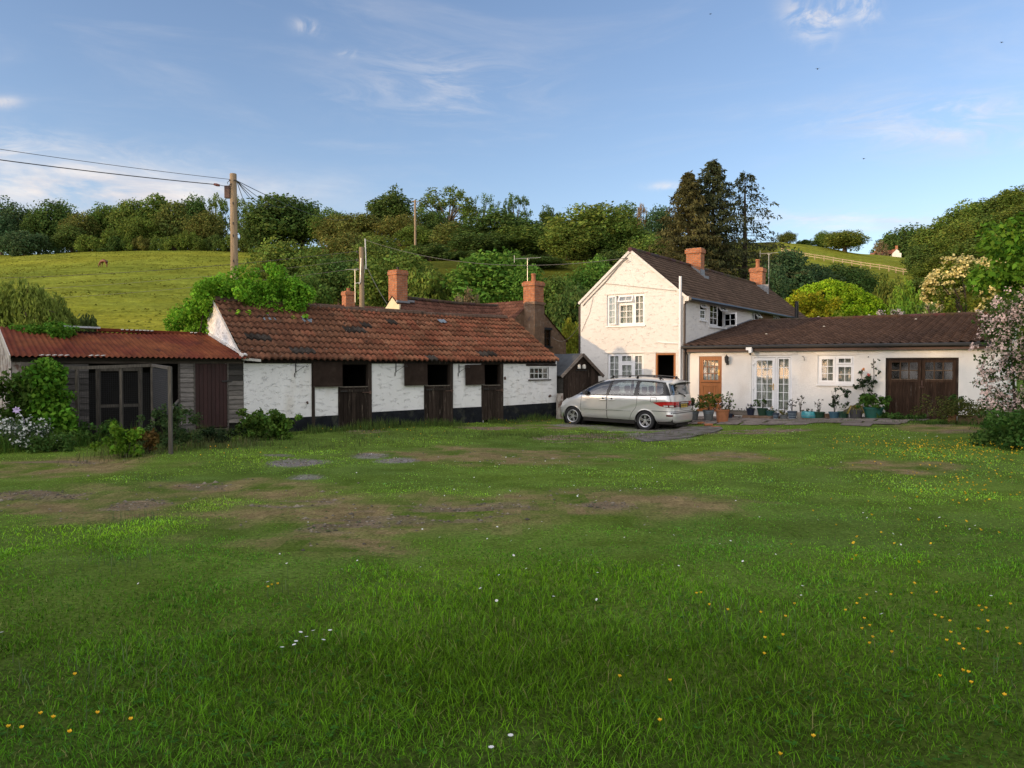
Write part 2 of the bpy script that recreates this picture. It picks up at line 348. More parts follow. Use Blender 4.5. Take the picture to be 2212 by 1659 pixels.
m_lead = mat('lead_flashing', (0.22, 0.225, 0.24), 0.55, 0.2, 5, metal=0.2)
m_gutter = mat('black_gutter', (0.02, 0.02, 0.022), 0.4, 0.1, 5)
m_pipe_brown = mat('brown_pipe', (0.045, 0.03, 0.028), 0.45, 0.1, 5)
m_fascia = mat('brown_fascia', (0.115, 0.065, 0.05), 0.6, 0.25, 6, stretch=(0.4, 3, 3))
m_conc = mat('concrete', (0.15, 0.138, 0.128), 1.0, 0.35, 3, 0.006, 40, spec=0.05, tones=[((0.08, 0.065, 0.05), 0.48, 0.66, 1.6), ((0.05, 0.075, 0.02), 0.56, 0.68, 3.5)])
m_flag = mat('flagstone', attr=True, rough=0.9, var=0.35, scale=5, bump=0.006, bscale=40, tones=[((0.07, 0.08, 0.03), 0.58, 0.72, 6)])
m_pole = mat('pole_timber', (0.27, 0.20, 0.125), 0.85, 0.35, 6, 0.006, 25, stretch=(4, 4, 0.3), tones=[((0.16, 0.12, 0.05), 0.52, 0.7, 1.0)])
m_wire = mat('wire', (0.03, 0.03, 0.035), 0.6, 0.1, 5)
m_wire_pale = mat('weathered_wire', (0.11, 0.11, 0.10), 0.6, 0.1, 5)
m_alu = mat('aluminium', (0.6, 0.58, 0.52), 0.4, 0.1, 5, metal=0.6)
m_iron_black = mat('wrought_iron', (0.025, 0.024, 0.025), 0.5, 0.2, 9)
m_brass = mat('brass', (0.7, 0.45, 0.12), 0.3, 0.1, 9, metal=0.9)
m_bark = mat('bark', (0.06, 0.045, 0.032), 0.95, 0.4, 5, 0.02, 12, stretch=(3, 3, 0.6))
m_bark_pale = mat('pale_bark', (0.12, 0.10, 0.075), 0.95, 0.4, 5, 0.02, 12, stretch=(3, 3, 0.6))
def leafmat(name, tint=(1, 1, 1), trans=0.35, objrand=0.12, rough=0.75):
    m = mat(name, attr=True, rough=rough, var=0, objrand=objrand, trans=trans, spec=0.10)
    nt = m.node_tree; a = [n for n in nt.nodes if n.type == 'ATTRIBUTE'][0]; x = nt.nodes.new('ShaderNodeMixRGB'); x.blend_type = 'MULTIPLY'; x.inputs[0].default_value = 1
    x.inputs[2].default_value = (*tint, 1)
    tos = [l.to_socket for l in a.outputs['Color'].links]
    for l in list(a.outputs['Color'].links): nt.links.remove(l)
    nt.links.new(a.outputs['Color'], x.inputs[1])
    for t in tos: nt.links.new(x.outputs[0], t)
    return m
# ------------------------------------------------------------------ terrain
YC = np.array([(-7.75, 22.2, .05), (1.7, 29.3, .03), (-12, 19, .08), (4.4, 25.5, -.15), (2.1, 27.2, -.10), (6.7, 29.8, .02), (9, 28, .08), (12.5, 25.8, .24), (15, 23.5, .30),
               (0, 3, .20), (-3, 3, .2), (3, 3, .2), (0, 10, .06), (-6, 14, -.02), (4, 18, -.10), (10, 18, .10), (-10, 12, .02), (12, 10, .20), (0, -10, .30), (-20, 5, .2), (20, 8, .4), (-6, 34, .3), (8, 38, .5), (22, 30, .5), (-25, 25, .3)])
def yard(x, y):
    x = np.asarray(x, float); y = np.asarray(y, float)
    n = 0; w = 0
    for a, b, c in YC:
        q = 1.0 / ((x - a) ** 2 + (y - b) ** 2 + 4.0) ** 1.5
        n = n + q * c; w = w + q
    return n / w
CR_PX = np.array([-900, -400, -200, 0, 200, 400, 560, 800, 1100, 1400, 1600, 1690, 1760, 1830, 1900, 1960, 2030, 2100, 2212, 2500, 3200])
CR_PY = np.array([600, 580, 566, 553, 540, 537, 540, 525, 520, 535, 530, 526, 534, 545, 552, 560, 535, 510, 470, 420, 400])
CR_D = np.array([250, 250, 245, 240, 240, 240, 240, 240, 235, 235, 240, 255, 265, 275, 285, 290, 230, 190, 175, 170, 170.])
def hill(x, y):
    x = np.asarray(x, float); y = np.asarray(y, float)
    px = CX + FPX * np.clip(x / np.maximum(y, 20.0), -1.2, 1.26)
    e = (HZ - np.interp(px, CR_PX, CR_PY)) / FPX; d = np.interp(px, CR_PX, CR_D)
    t = (y - 36.0) / (d - 36.0)
    s = np.where(t < 0, 0, np.where(t < 1, t, 1 - 0.10 * (t - 1)))
    bumps = (fbm(x * 0.03, y * 0.03, 5, 3) - .5) * 3.0 * sstep(45, 110, y)
    return EYE - 2.0 + (e * d + 2.0) * s + bumps
def terr(x, y):
    w = sstep(32, 42, y)
    return yard(x, y) * (1 - w) + hill(x, y) * w
def zt(x, y): return float(terr(np.array([x]), np.array([y]))[0])
def at(px, Y): return (px - CX) / FPX * Y
def zpix(py, Y): return EYE + (HZ - py) / FPX * Y
def ray(px, py):
    a = (px - CX) / FPX; b = (829.5 - py) / FPX; c, s = math.cos(PITCH), math.sin(PITCH)
    return a, c + b * s, -s + b * c
def hit(px, py, lo=2.0, hi=420.0):
    """where the sight line through a photo pixel meets the ground"""
    a, b, c = ray(px, py); ys = np.geomspace(lo, hi, 1500)
    t = ys / b; zz = EYE + c * t; g = terr(a * t, ys)
    k = np.nonzero(zz <= g)[0]; k = k[0] if len(k) else len(ys) - 1
    return float(a * t[k]), float(ys[k]), float(g[k])

# worn patches of the yard: photo ellipses (cx, cy, rx, ry) turned into ground ellipses
def gell(px, py, rx, ry):
    x, y, _ = hit(px, py); y0 = hit(px, py + ry)[1]; y1 = hit(px, py - ry)[1]
    return x, (y0 + y1) / 2, rx / FPX * y, max((y1 - y0) / 2, .15)
def emask(X, Y, ells, wob=.45, seed=3):
    m = np.zeros_like(X)
    n = (fbm(X * 1.1, Y * 1.1, seed, 4) - .5) * 2 * wob
    for x, y, a, b in ells:
        q = np.sqrt(((X - x) / a) ** 2 + ((Y - y) / b) ** 2) + n
        m = np.maximum(m, 1 - sstep(.55, 1.1, q))
    return m
DIRT = [gell(*e) for e in ((80, 1074, 140, 13), (295, 1092, 70, 13), (450, 1052, 90, 9), (120, 1000, 95, 7), (960, 1110, 190, 24), (1290, 1098, 90, 12), (720, 1135, 110, 20), (620, 1090, 110, 10),
                           (1270, 948, 120, 11), (1180, 923, 90, 8), (1060, 925, 70, 6), (800, 930, 60, 5), (1590, 985, 70, 6), (1650, 933, 130, 7), (1150, 910, 60, 5), (960, 915, 55, 4), (1990, 917, 90, 5), (2090, 931, 80, 5))]
DRY = [gell(*e) for e in ((200, 1090, 330, 40), (820, 1125, 420, 62), (1300, 1100, 330, 50), (130, 1010, 230, 28), (480, 1060, 260, 24), (1560, 990, 140, 14), (700, 1180, 260, 26), (1100, 985, 300, 22), (2050, 925, 130, 12), (1900, 1010, 160, 16))]
STONY = [gell(*e) for e in ((640, 1001, 75, 10), (660, 1034, 48, 7), (800, 984, 52, 6), (865, 996, 56, 7), (600, 985, 40, 4), (1425, 944, 75, 9), (1400, 925, 130, 9), (1240, 918, 60, 5))]
def masks(X, Y):
    di = emask(X, Y, DIRT, .5, 3) * sstep(.42, .54, fbm(np.asarray(X) * 1.3 + 7, np.asarray(Y) * 3.2, 17, 5)); dr = emask(X, Y, DRY, .55, 8); st = emask(X, Y, STONY, .35, 13)
    apron = sstep(0, .25, 1.35 - np.abs((X - 8.9) * .574 + (Y - 27.6) * .819)) * sstep(5.0, 4.6, np.abs((X - 8.2) * .819 - (Y - 28.1) * .574) + (fbm(X, Y, 31, 3) - .5) * 2)
    return di, dr, st, apron
def yard_colour(X, Y):
    n1 = fbm(X * .35, Y * .35, 21, 4); n2 = fbm(X * 2.2, Y * 2.2, 22, 4); n3 = fbm(X * 6, Y * 6, 23, 3)
    g = np.stack([.078 + .05 * n1, .125 + .07 * n1, .022 + .010 * n2], -1) * (.65 + .7 * n2)[..., None]
    di, dr, st, ap = masks(X, Y)
    g = g * (.5 + .5 * sstep(3, 7.5, Y))[..., None]  # soil darkened near the camera: shade between dense blades painted in
    def mix(g, m, c, v): return g * (1 - m[..., None]) + np.array(c) * (.6 + v)[..., None] * m[..., None]
    g = mix(g, dr * np.clip(n2 * 2.4 - .55, 0, 1), (.215, .165, .08), n3 * .8)
    g = mix(g, di * np.clip(.4 + 1.3 * n2, 0, 1), (.185, .142, .092), n3 * .9)
    g = mix(g, st * np.clip(.2 + 1.3 * n2, 0, 1), (.20, .185, .175), n3 * .9)
    g = mix(g, ap * np.clip(.7 + .5 * n2, 0, 1), (.13, .11, .09), n3 * .8)
    return g
def grid(xs, ys):
    X, Y = np.meshgrid(xs, ys); nx, ny = len(xs), len(ys)
    i = np.arange(nx * ny).reshape(ny, nx)
    return X, Y, np.stack([i[:-1, :-1], i[:-1, 1:], i[1:, 1:], i[1:, :-1]], -1).reshape(-1, 4)
xs = np.concatenate([np.linspace(-60, -18, 40, endpoint=False), np.linspace(-18, 18, 300, endpoint=False), np.linspace(18, 60, 41)])
ys = np.concatenate([np.linspace(-40, 2, 30, endpoint=False), np.linspace(2, 32, 260, endpoint=False), np.linspace(32, 46, 25)])
X, Y, Fq = grid(xs, ys); Z = terr(X, Y) + (fbm(X * 1.3, Y * 1.3, 40, 4) - .5) * .07 * (1 - masks(X, Y)[3]) + (fbm(X * .3, Y * .3, 41, 2) - .5) * .10 * (Y < 24)
def gz(x, y):
    return terr(x, y) + (fbm(np.asarray(x) * 1.3, np.asarray(y) * 1.3, 40, 4) - .5) * .07 + (fbm(np.asarray(x) * .3, np.asarray(y) * .3, 41, 2) - .5) * .10 * (np.asarray(y) < 24)
cx = (X[:-1, :-1] + X[1:, 1:]).ravel() / 2; cy = (Y[:-1, :-1] + Y[1:, 1:]).ravel() / 2
m_lawn = mat('lawn_soil', attr=True, rough=1.0, spec=0.02, var=0.5, scale=30, bump=0.02, bscale=60)
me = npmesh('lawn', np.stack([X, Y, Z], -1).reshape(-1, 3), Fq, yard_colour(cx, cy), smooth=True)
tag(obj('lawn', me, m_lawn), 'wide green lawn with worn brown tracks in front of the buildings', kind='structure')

# far land: one sheet reaching the horizon, lying below the lawn where both exist
us = np.concatenate([np.linspace(-1.6, -.75, 14, endpoint=False), np.linspace(-.75, .75, 220, endpoint=False), np.linspace(.75, 1.6, 15)])
ds = np.concatenate([np.linspace(20, 320, 170, endpoint=False), np.geomspace(320, 3000, 16)])
us = np.concatenate([np.linspace(-1.6, -.75, 14, endpoint=False), np.linspace(-.75, .75, 420, endpoint=False), np.linspace(.75, 1.6, 15)])
U, D_, Fq = grid(us, ds)
HX, HY = U * D_, D_
HZz = np.where(D_ < 46, terr(HX, HY) - .35, hill(HX, HY))
HZz = np.where(D_ > 420, hill(HX, np.full_like(HY, 420.) * 1.0) - (D_ - 420) * .12, HZz)
c_x = (HX[:-1, :-1] + HX[1:, 1:]).ravel() / 2; c_y = (HY[:-1, :-1] + HY[1:, 1:]).ravel() / 2
n1 = fbm(c_x * .03, c_y * .06, 50, 4); n2 = fbm(c_x * .4, c_y * .8, 51, 3)
n3 = fbm(c_x * .12, c_y * .22, 52, 4)
pc = np.stack([.185 + .10 * (n1 - .5), .208 + .05 * (n1 - .5), .020 + .012 * n2], -1) * (.38 + .6 * n2 + .65 * n3)[:, None]
pxc = CX + FPX * c_x / c_y
wood = sstep(600, 700, pxc) * (1 - sstep(1660, 1690, pxc)) + sstep(1965, 2000, pxc)
pc = pc * (1 - .6 * wood[:, None])
m_field = mat('pasture', attr=True, rough=1.0, spec=0.02, var=0.35, scale=1.2, bump=0.25, bscale=1.6, detail=8)
tag(obj('hillside', npmesh('hillside', np.stack([HX, HY, HZz], -1).reshape(-1, 3), Fq, pc, smooth=True), m_field), 'sunlit pasture hillside rising behind the farm', kind='structure')

# ------------------------------------------------------------------ grass blades (uncountable)
rng = np.random.default_rng(7)
def blades(name, P, h, w, col, lean=.45, seg=2, mat_=None):
    """P (n,3) bases, tapered bent blades"""
    n = len(P); a = rng.uniform(0, 2 * np.pi, n); d = np.stack([np.cos(a), np.sin(a)], 1); s = np.stack([-d[:, 1], d[:, 0]], 1)
    L = rng.uniform(.15, 1, n) * lean
    V = []
    for i in range(seg + 1):
        t = i / seg; c = P.copy(); c[:, :2] += d * (h * L * t ** 1.8)[:, None]; c[:, 2] += h * t * (1 - .25 * L * t)
        if i < seg:
            o = s * (w * (1 - .55 * t) / 2)[:, None]
            l = c.copy(); l[:, :2] -= o; r = c.copy(); r[:, :2] += o; V += [l, r]
        else: V.append(c)
    V = np.stack(V, 1); k = V.shape[1]; base = (np.arange(n) * k)[:, None]
    quads = np.concatenate([base + np.array([[2 * i, 2 * i + 1, 2 * i + 3, 2 * i + 2]]) for i in range(seg - 1)], 1).reshape(-1, 4) if seg > 1 else np.zeros((0, 4), int)
    tri = base + np.array([[2 * seg - 2, 2 * seg - 1, 2 * seg]])
    me = bpy.data.meshes.new(name)
    V = V.reshape(-1, 3).astype(np.float32)
    me.vertices.add(len(V)); me.vertices.foreach_set('co', V.ravel())
    lv = np.concatenate([quads.ravel(), tri.ravel()]).astype(np.int32); me.loops.add(len(lv)); me.loops.foreach_set('vertex_index', lv)
    ls = np.concatenate([np.arange(len(quads)) * 4, quads.size + np.arange(n) * 3]).astype(np.int32)
    me.polygons.add(len(ls)); me.polygons.foreach_set('loop_start', ls); me.update(calc_edges=True)
    me.polygons.foreach_set('use_smooth', np.ones(len(ls), bool))
    set_cols(me, np.concatenate([np.repeat(col, seg - 1, 0), col * 1.12]))
    return obj(name, me, mat_)
m_grass = leafmat('grass_blade', trans=.3, objrand=0, rough=.9)
P = []
for y0, y1, dens, hh in ((2.6, 5, 4200, 1), (5, 8, 2300, 1), (8, 12, 1100, 1), (12, 18, 430, 1), (18, 27.5, 160, 1)):
    w0 = y1 * .72 + 1.2; n = int(dens * (y1 - y0) * 2 * w0)
    P.append(np.stack([rng.uniform(-w0, w0, n), rng.uniform(y0, y1, n), np.full(n, y0)], 1))
P = np.concatenate(P); x, y = P[:, 0], P[:, 1]
di, dr, st, ap = masks(x, y)
clump = fbm(x * 1.6, y * 1.6, 60, 3); patch = fbm(x * .45, y * .45, 61, 3)
keep = rng.uniform(0, 1, len(P)) < np.clip(1.0 - 1.05 * di - .85 * st - .38 * dr - .93 * ap, 0, 1) * np.clip(.35 + 1.1 * clump, 0, 1)
# not inside buildings
bk = (-.6 * (x + 7.75) + .8 * (y - 22.2) < -.05) | (x > 2.2)
bk &= ~(((x - 6.72) * .574 + (y - 30.0) * .819) > -.1)
car_in = (np.abs((x - 3.25) * -.803 + (y - 26.35) * .596) < 2.2) & (np.abs((x - 3.25 - .5) * .596 + (y - 26.35 - .6) * .803) < .9)
keep &= bk & ~(car_in & (rng.uniform(0, 1, len(P)) < .9))
P, x, y, dr, clump, patch, y0 = P[keep], x[keep], y[keep], dr[keep], clump[keep], patch[keep], P[keep, 2]
P[:, 2] = gz(x, y) - .012
far = sstep(4, 22, y)
h = .72 * (.020 + .050 * clump ** 1.5 + .06 * np.clip(patch - .48, 0, 1) * 2) * rng.uniform(.6, 1.5, len(P)) * (1 - .5 * dr) * (1.25 - .5 * sstep(4, 11, y))
h *= np.where(rng.uniform(0, 1, len(P)) < .02, 1.7, 1)
w = np.interp(y, [2.6, 5, 8, 12, 18, 27], [.0042, .0058, .0085, .013, .021, .03]) * rng.uniform(.7, 1.3, len(P))
g = np.stack([.026 + .052 * patch, .118 + .075 * patch, .004 + .005 * clump], 1) * rng.uniform(.35, 1.9, (len(P), 1)) ** (1 - .6 * far)[:, None] * (.7 + .6 * vnoise(x * .9, y * .9, 66))[:, None]
blu = (rng.uniform(0, 1, len(P)) < .08); g[blu] *= np.array([.9, .95, 3.0])
g *= (1.18 + 1.55 * sstep(4.2, 12, y))[:, None] * np.stack([1.20 + .32 * sstep(5, 13, y), np.ones(len(P)), 1 + 1.2 * sstep(5, 14, y)], 1)  # near-to-far brightening: lens falloff painted into the blades, plus paler turf
yel = np.clip(dr * rng.uniform(.35, 1.7, len(P)) * np.clip(fbm(x * 1.2, y * 2.6, 88, 3) * 3 - .8, .15, 1) + (rng.uniform(0, 1, len(P)) < .05) * .7 + .25 * sstep(9, 16, y) * rng.uniform(0, 1, len(P)), 0, 1)[:, None]
g = g * (1 - yel) + np.array([.30, .255, .11]) * rng.uniform(.6, 1.2, (len(P), 1)) * yel
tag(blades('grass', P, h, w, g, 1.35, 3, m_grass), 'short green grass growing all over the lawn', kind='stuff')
# long grass and weeds along walls, pen and slab edges
def strip(p, q, n, hlo, hhi, spread=.35, col=(.075, .125, .028), w=.012, clumpy=1.0):
    t = rng.uniform(0, 1, n); x = p[0] + (q[0] - p[0]) * t + rng.normal(0, spread, n); y = p[1] + (q[1] - p[1]) * t + rng.normal(0, spread, n)
    k = rng.uniform(0, 1, n) < np.clip((vnoise(x * 1.7, y * 1.7, 71) - .25) * 2.4, 0.03, 1) ** clumpy
    x, y = x[k], y[k]; n = len(x)
    return np.stack([x, y, gz(x, y) - .02], 1), rng.uniform(hlo, hhi, n) * (.5 + vnoise(x * 1.3, y * 1.3, 72)), np.full(n, w) * rng.uniform(.6, 1.4, n), np.array(col) * rng.uniform(.6, 1.5, (n, 1)) * np.stack([rng.uniform(.8, 1.3, n), np.ones(n), np.ones(n)], 1)
sets = [strip((-7.9, 21.3), (-1.5, 26.2), 5200, .10, .34, .42), strip((-1.5, 26.3), (1.6, 28.8), 2600, .08, .3, .3), strip((-12.2, 17.3), (-9.8, 19.2), 5200, .2, .7, .38, (.085, .17, .03)),
        strip((-9.9, 18.7), (-8.0, 20.6), 3200, .12, .4, .4), strip((-8.6, 16.6), (-6.9, 19.6), 2600, .08, .26, .5, (.11, .13, .05)), strip((-6.8, 17.6), (-1.0, 23.0), 3000, .06, .18, .9, (.09, .13, .035)),
        strip((-1.0, 23.4), (3.6, 21.2), 2600, .05, .15, .8, (.085, .13, .03)), strip((7, 27.2), (12.2, 24.4), 5200, .03, .10, .55, (.085, .13, .03)), strip((6.5, 26.0), (11.2, 23.9), 900, .03, .09, .25, (.085, .13, .03)),
        strip((12.2, 24.2), (14.4, 22.3), 2600, .05, .22, .35, (.06, .12, .025)), strip((4.0, 22.6), (6.0, 21.7), 900, .04, .13, .3, (.085, .13, .03)), strip((12.6, 19.0), (14.0, 22.0), 2200, .1, .4, .3, (.05, .11, .025))]
n_ = 420; a_ = rng.uniform(3, 13, n_); b_ = rng.uniform(-.75, .75, n_) * a_; kk_ = rng.uniform(0, 1, n_) < np.clip(vnoise(b_ * .8, a_ * .8, 90) * 2 - .7, .02, 1); a_, b_ = a_[kk_], b_[kk_]
sets.append((np.stack([b_, a_, gz(b_, a_) - .01], 1), rng.uniform(.09, .20, len(a_)), np.full(len(a_), .0035), np.array([.22, .19, .10]) * rng.uniform(.5, 1.3, (len(a_), 1))))
for cx_, cy_, n_ in ((-2.3, 4.4, 60), (-4.6, 9.6, 70), (-1.6, 6.2, 40), (1.6, 5.4, 50), (-3.6, 7.0, 60), (3.2, 4.4, 50), (-6.4, 13.5, 60)):
    a_ = cx_ + rng.normal(0, .28, n_); b_ = cy_ + rng.normal(0, .22, n_); sets.append((np.stack([a_, b_, gz(a_, b_) - .01], 1), rng.uniform(.10, .20, n_), np.full(n_, .006), np.array([.11, .15, .06]) * rng.uniform(.6, 1.4, (n_, 1))))
tag(blades('long_grass', *[np.concatenate(c) for c in zip(*sets)], .6, 2, m_grass), 'long rough grass and weeds along the walls and slab edges', kind='stuff')

# broad little leaves of clover and plantain among the blades
n_ = 5200; b_ = rng.uniform(2.9, 13, n_); a_ = rng.uniform(-.78, .78, n_) * b_; k_ = rng.uniform(0, 1, n_) < np.clip(fbm(a_ * 1.1, b_ * 1.1, 95, 3) * 4 - 1.7, 0, 1); a_, b_ = a_[k_], b_[k_]; n_ = len(a_)
c3 = np.repeat(np.stack([a_, b_, gz(a_, b_) + rng.uniform(.015, .045, n_)], 1), 3, 0); th_ = rng.uniform(0, 6.283, n_)[:, None] + np.array([0, 2.094, 4.189]); th_ = th_.ravel(); ls_ = np.repeat(rng.uniform(.010, .022, n_), 3)
d_ = np.stack([np.cos(th_), np.sin(th_), rng.uniform(-.2, .35, len(th_))], 1) * ls_[:, None]; e_ = np.stack([-np.sin(th_), np.cos(th_), rng.uniform(-.2, .2, len(th_))], 1) * ls_[:, None] * .55
Vq = np.stack([c3, c3 + d_ * .6 + e_, c3 + d_ * 1.15, c3 + d_ * .6 - e_], 1).reshape(-1, 3)
tag(obj('clover_leaves', npmesh('clover_leaves', Vq, np.arange(len(Vq)).reshape(-1, 4), np.array([.040, .125, .014]) * rng.uniform(.6, 1.5, (len(th_), 1))), m_grass), 'patches of clover leaves among the lawn grass', kind='stuff')

# stones and crumbs lying on the worn ground
n_ = 26000; a_ = rng.uniform(-9, 9, n_); b_ = rng.uniform(7.5, 25, n_); di, dr_, st, ap = masks(a_, b_); k_ = rng.uniform(0, 1, n_) < np.clip(.9 * di + .8 * st + .05 * dr_, 0, 1); a_, b_ = a_[k_], b_[k_]; n_ = len(a_)
oc = np.array([(1, 0, 0), (0, 1, 0), (-1, 0, 0), (0, -1, 0), (0, 0, .6), (0, 0, -.6)]); of = np.array([(0, 1, 4), (1, 2, 4), (2, 3, 4), (3, 0, 4), (1, 0, 5), (2, 1, 5), (3, 2, 5), (0, 3, 5)])
r_s = rng.uniform(.008, .03, n_) * (1 + (rng.uniform(0, 1, n_) < .06)); Vs = oc[None] * r_s[:, None, None] * rng.uniform(.6, 1.3, (n_, 6, 1)) + np.stack([a_, b_, gz(a_, b_) + .004], 1)[:, None]
tag(obj('gravel', npmesh('gravel', Vs.reshape(-1, 3), (of[None] + 6 * np.arange(n_)[:, None, None]).reshape(-1, 3), np.repeat(np.array([.19, .165, .125]) * rng.uniform(.4, 1.5, (n_, 1)), 8, 0), k=3), m_flag), 'small stones and crumbs of soil on the worn tracks', kind='stuff')
# rough tussocks in the far pasture
n_ = 15000; b_ = np.sqrt(rng.uniform(60 ** 2, 238 ** 2, n_)); a_ = rng.uniform(-.70, -.26, n_) * b_; k_ = rng.uniform(0, 1, n_) < np.clip(fbm(a_ * .05, b_ * .12, 97, 4) * 5 - 2.0, .05, 1); k_ &= np.hypot(a_ - hit(224, 577)[0], b_ - hit(224, 577)[1]) > 7; a_, b_ = a_[k_], b_[k_]; n_ = len(a_)
tag(blades('pasture_tussocks', np.stack([a_, b_, hill(a_, b_) - .05], 1), rng.uniform(.08, .28, n_), rng.uniform(.2, .5, n_), np.array([.17, .19, .028]) * rng.uniform(.6, 1.2, (n_, 1)), .8, 2, m_grass), 'rough tussocks of grass in the sunlit pasture', kind='stuff')

# ------------------------------------------------------------------ flagstones in front of the annexe
mb = MB(); rnd = random.Random(5)
ad, an = Vector((.819, -.574, 0)), Vector((.574, .819, 0)); a0 = Vector((6.72, 30.0, 0))
for r, (v0, v1) in enumerate(((-.95, -.15), (-1.75, -1.0), (-2.5, -1.8), (-3.1, -2.55))):
    u = 0.4 + rnd.uniform(0, .5)
    while u < 8.2 - r * .4:
        wd = rnd.uniform(.55, 1.1)
        if rnd.random() < .8:
            pts = []
            for a, b in ((u, v0), (u + wd, v0), (u + wd, v1), (u, v1)):
                q = a0 + ad * (a + rnd.uniform(-.05, .05)) + an * (b + rnd.uniform(-.06, .06)); pts.append((q.x, q.y, float(gz(q.x, q.y)) + .012 + rnd.uniform(-.006, .008)))
            k = rnd.uniform(.75, 1.25); mb.poly(pts, (0, 0, .03), c=(.155 * k, .13 * k, .118 * k))
        u += wd + rnd.uniform(.04, .12)
tag(mb.build('paving', m_flag, bevel=.012), 'broken grey flagstones with grass in the joints before the annexe', kind='structure')
def slab(name, px, label):
    pts = []
    for a, b in px:
        x, y, _ = hit(a, b); pts.append((x, y, float(gz(x, y)) + .004))
    c = Vector((0, 0, 0))
    for p in pts: c += Vector(p) / len(pts)
    out = []
    n = len(pts)
    for i in range(n):
        p, q = Vector(pts[i]), Vector(pts[(i + 1) % n])
        for t in (0, .33, .66):
            v = p.lerp(q, t); v += Vector((rnd.uniform(-.1, .1), rnd.uniform(-.18, .18), 0)); v.z = float(gz(v.x, v.y)) + .008; out.append(tuple(v))
    tag(MB().poly(out, (0, 0, .022)).build(name, m_conc), label, kind='structure')
slab('concrete_pavement', ((1405, 938), (1480, 925), (1560, 921), (1545, 938), (1470, 950), (1390, 956), (1370, 950)), 'cracked grey concrete by the rear of the car')
# ------------------------------------------------------------------ roofs
def tiled_roof(name, m, parent, x0, x1, e, r0, r1, roll, gauge, amp, step, tilew, tone, seed, T=None, sag=0.0, per=6, ragged=0.0, skip=()):
    """courses of rolled tiles from eave e=(y,z) up to the ridge: r0=(y,z) at x0, r1=(y,z) at x1"""
    rg = np.random.default_rng(seed); n = int(round((x1 - x0) / roll)) * per
    u = np.linspace(x0, x1, n + 1); t = (u - x0) / (x1 - x0)
    ry = r0[0] + (r1[0] - r0[0]) * t; rz = r0[1] + (r1[1] - r0[1]) * t
    Ls = math.hypot(r0[0] - e[0], r0[1] - e[1]); nc = max(1, int(round(Ls / gauge)))
    ph = 2 * np.pi * (u - x0) / roll; wv = amp * (np.sin(ph) + .35 * np.sin(2 * ph + .6))
    nt_ = int((x1 - x0) / tilew) + 2
    V, Fs, Cs = [], [], []
    for k in range(nc):
        ro = rg.normal(0, ragged, nt_)[np.clip(((u - x0) / tilew).astype(int), 0, nt_ - 1)] if ragged else 0
        lift = rg.normal(0, ragged * .4, nt_)[np.clip(((u - x0) / tilew).astype(int), 0, nt_ - 1)] if ragged else 0
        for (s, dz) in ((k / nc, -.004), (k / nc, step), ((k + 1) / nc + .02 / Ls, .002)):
            so = s - ro / Ls
            y = e[0] + (ry - e[0]) * so; z = e[1] + (rz - e[1]) * so + wv + dz + (lift if dz == step else 0)
            z = z + sag * ((fbm(u * .35, np.full_like(u, s * 3), seed, 3) - .5) - .5 * np.sin(np.pi * t))
            V.append(np.stack([u, y, z], 1))
        tc_ = tone(rg, nt_, k, nc); ti = np.clip(((u[:-1] - x0) / tilew).astype(int), 0, nt_ - 1)
        b = (k * 3) * (n + 1); i = np.arange(n)
        for q in (0, 1):
            a = b + q * (n + 1)
            Fs.append(np.stack([a + i, a + i + 1, a + n + 2 + i, a + n + 1 + i], 1)); Cs.append(tc_[ti] * (1.0 if q else .45))  # drop edge darkened: shadow line under each course painted in
    V = np.concatenate(V)
    if T is not None: V = np.array([T(*p) for p in V])
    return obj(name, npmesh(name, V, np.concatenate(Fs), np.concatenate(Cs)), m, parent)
def tone_pan(rg, n, k, nc):
    c = np.array([.200, .083, .047]) * rg.uniform(.68, 1.3, (n, 1)); c[:, 1:] *= rg.uniform(.85, 1.15, (n, 1))
    xx = np.arange(n) / n; br = np.clip(1.0 - xx * 2.2 - rg.uniform(-.2, .25, n), 0, .85)[:, None]       # browner towards the ivy end
    c = c * (1 - br) + np.array([.115, .058, .036]) * rg.uniform(.75, 1.2, (n, 1)) * br
    d = rg.uniform(0, 1, n) < (.03 if 0 < k < nc - 1 else .015)
    d2 = d | np.roll(d & (rg.uniform(0, 1, n) < .6), 1); c[d2] = np.array([.045, .038, .033]) * rg.uniform(.7, 1.4, (d2.sum(), 1))
    return c
def tone_cot(rg, n, k, nc): return np.array([.125, .058, .040]) * rg.uniform(.75, 1.25, (n, 1))
def tone_brown(rg, n, k, nc): return np.array([.105, .070, .050]) * rg.uniform(.8, 1.22, (n, 1))
def tone_annex(rg, n, k, nc):
    c = np.array([.068, .043, .033]) * rg.uniform(.8, 1.25, (n, 1))
    return c
def planks(mb, x0, x1, z0, z1, y, n, t=.03, col=(.05, .035, .025), var=.35, gap=.006, m=0, seed=1, ragged=0.0):
    rd = random.Random(seed); w = (x1 - x0) / n
    for i in range(n):
        k = 1 + rd.uniform(-var, var); dy = rd.uniform(-.006, .006)
        mb.box(x0 + i * w + gap / 2, x0 + (i + 1) * w - gap / 2, y + dy, y + dy + t, z0 + (rd.uniform(0, ragged) if ragged else 0), z1 + rd.uniform(-.01, .01) * bool(ragged), m, tuple(v * k for v in col))
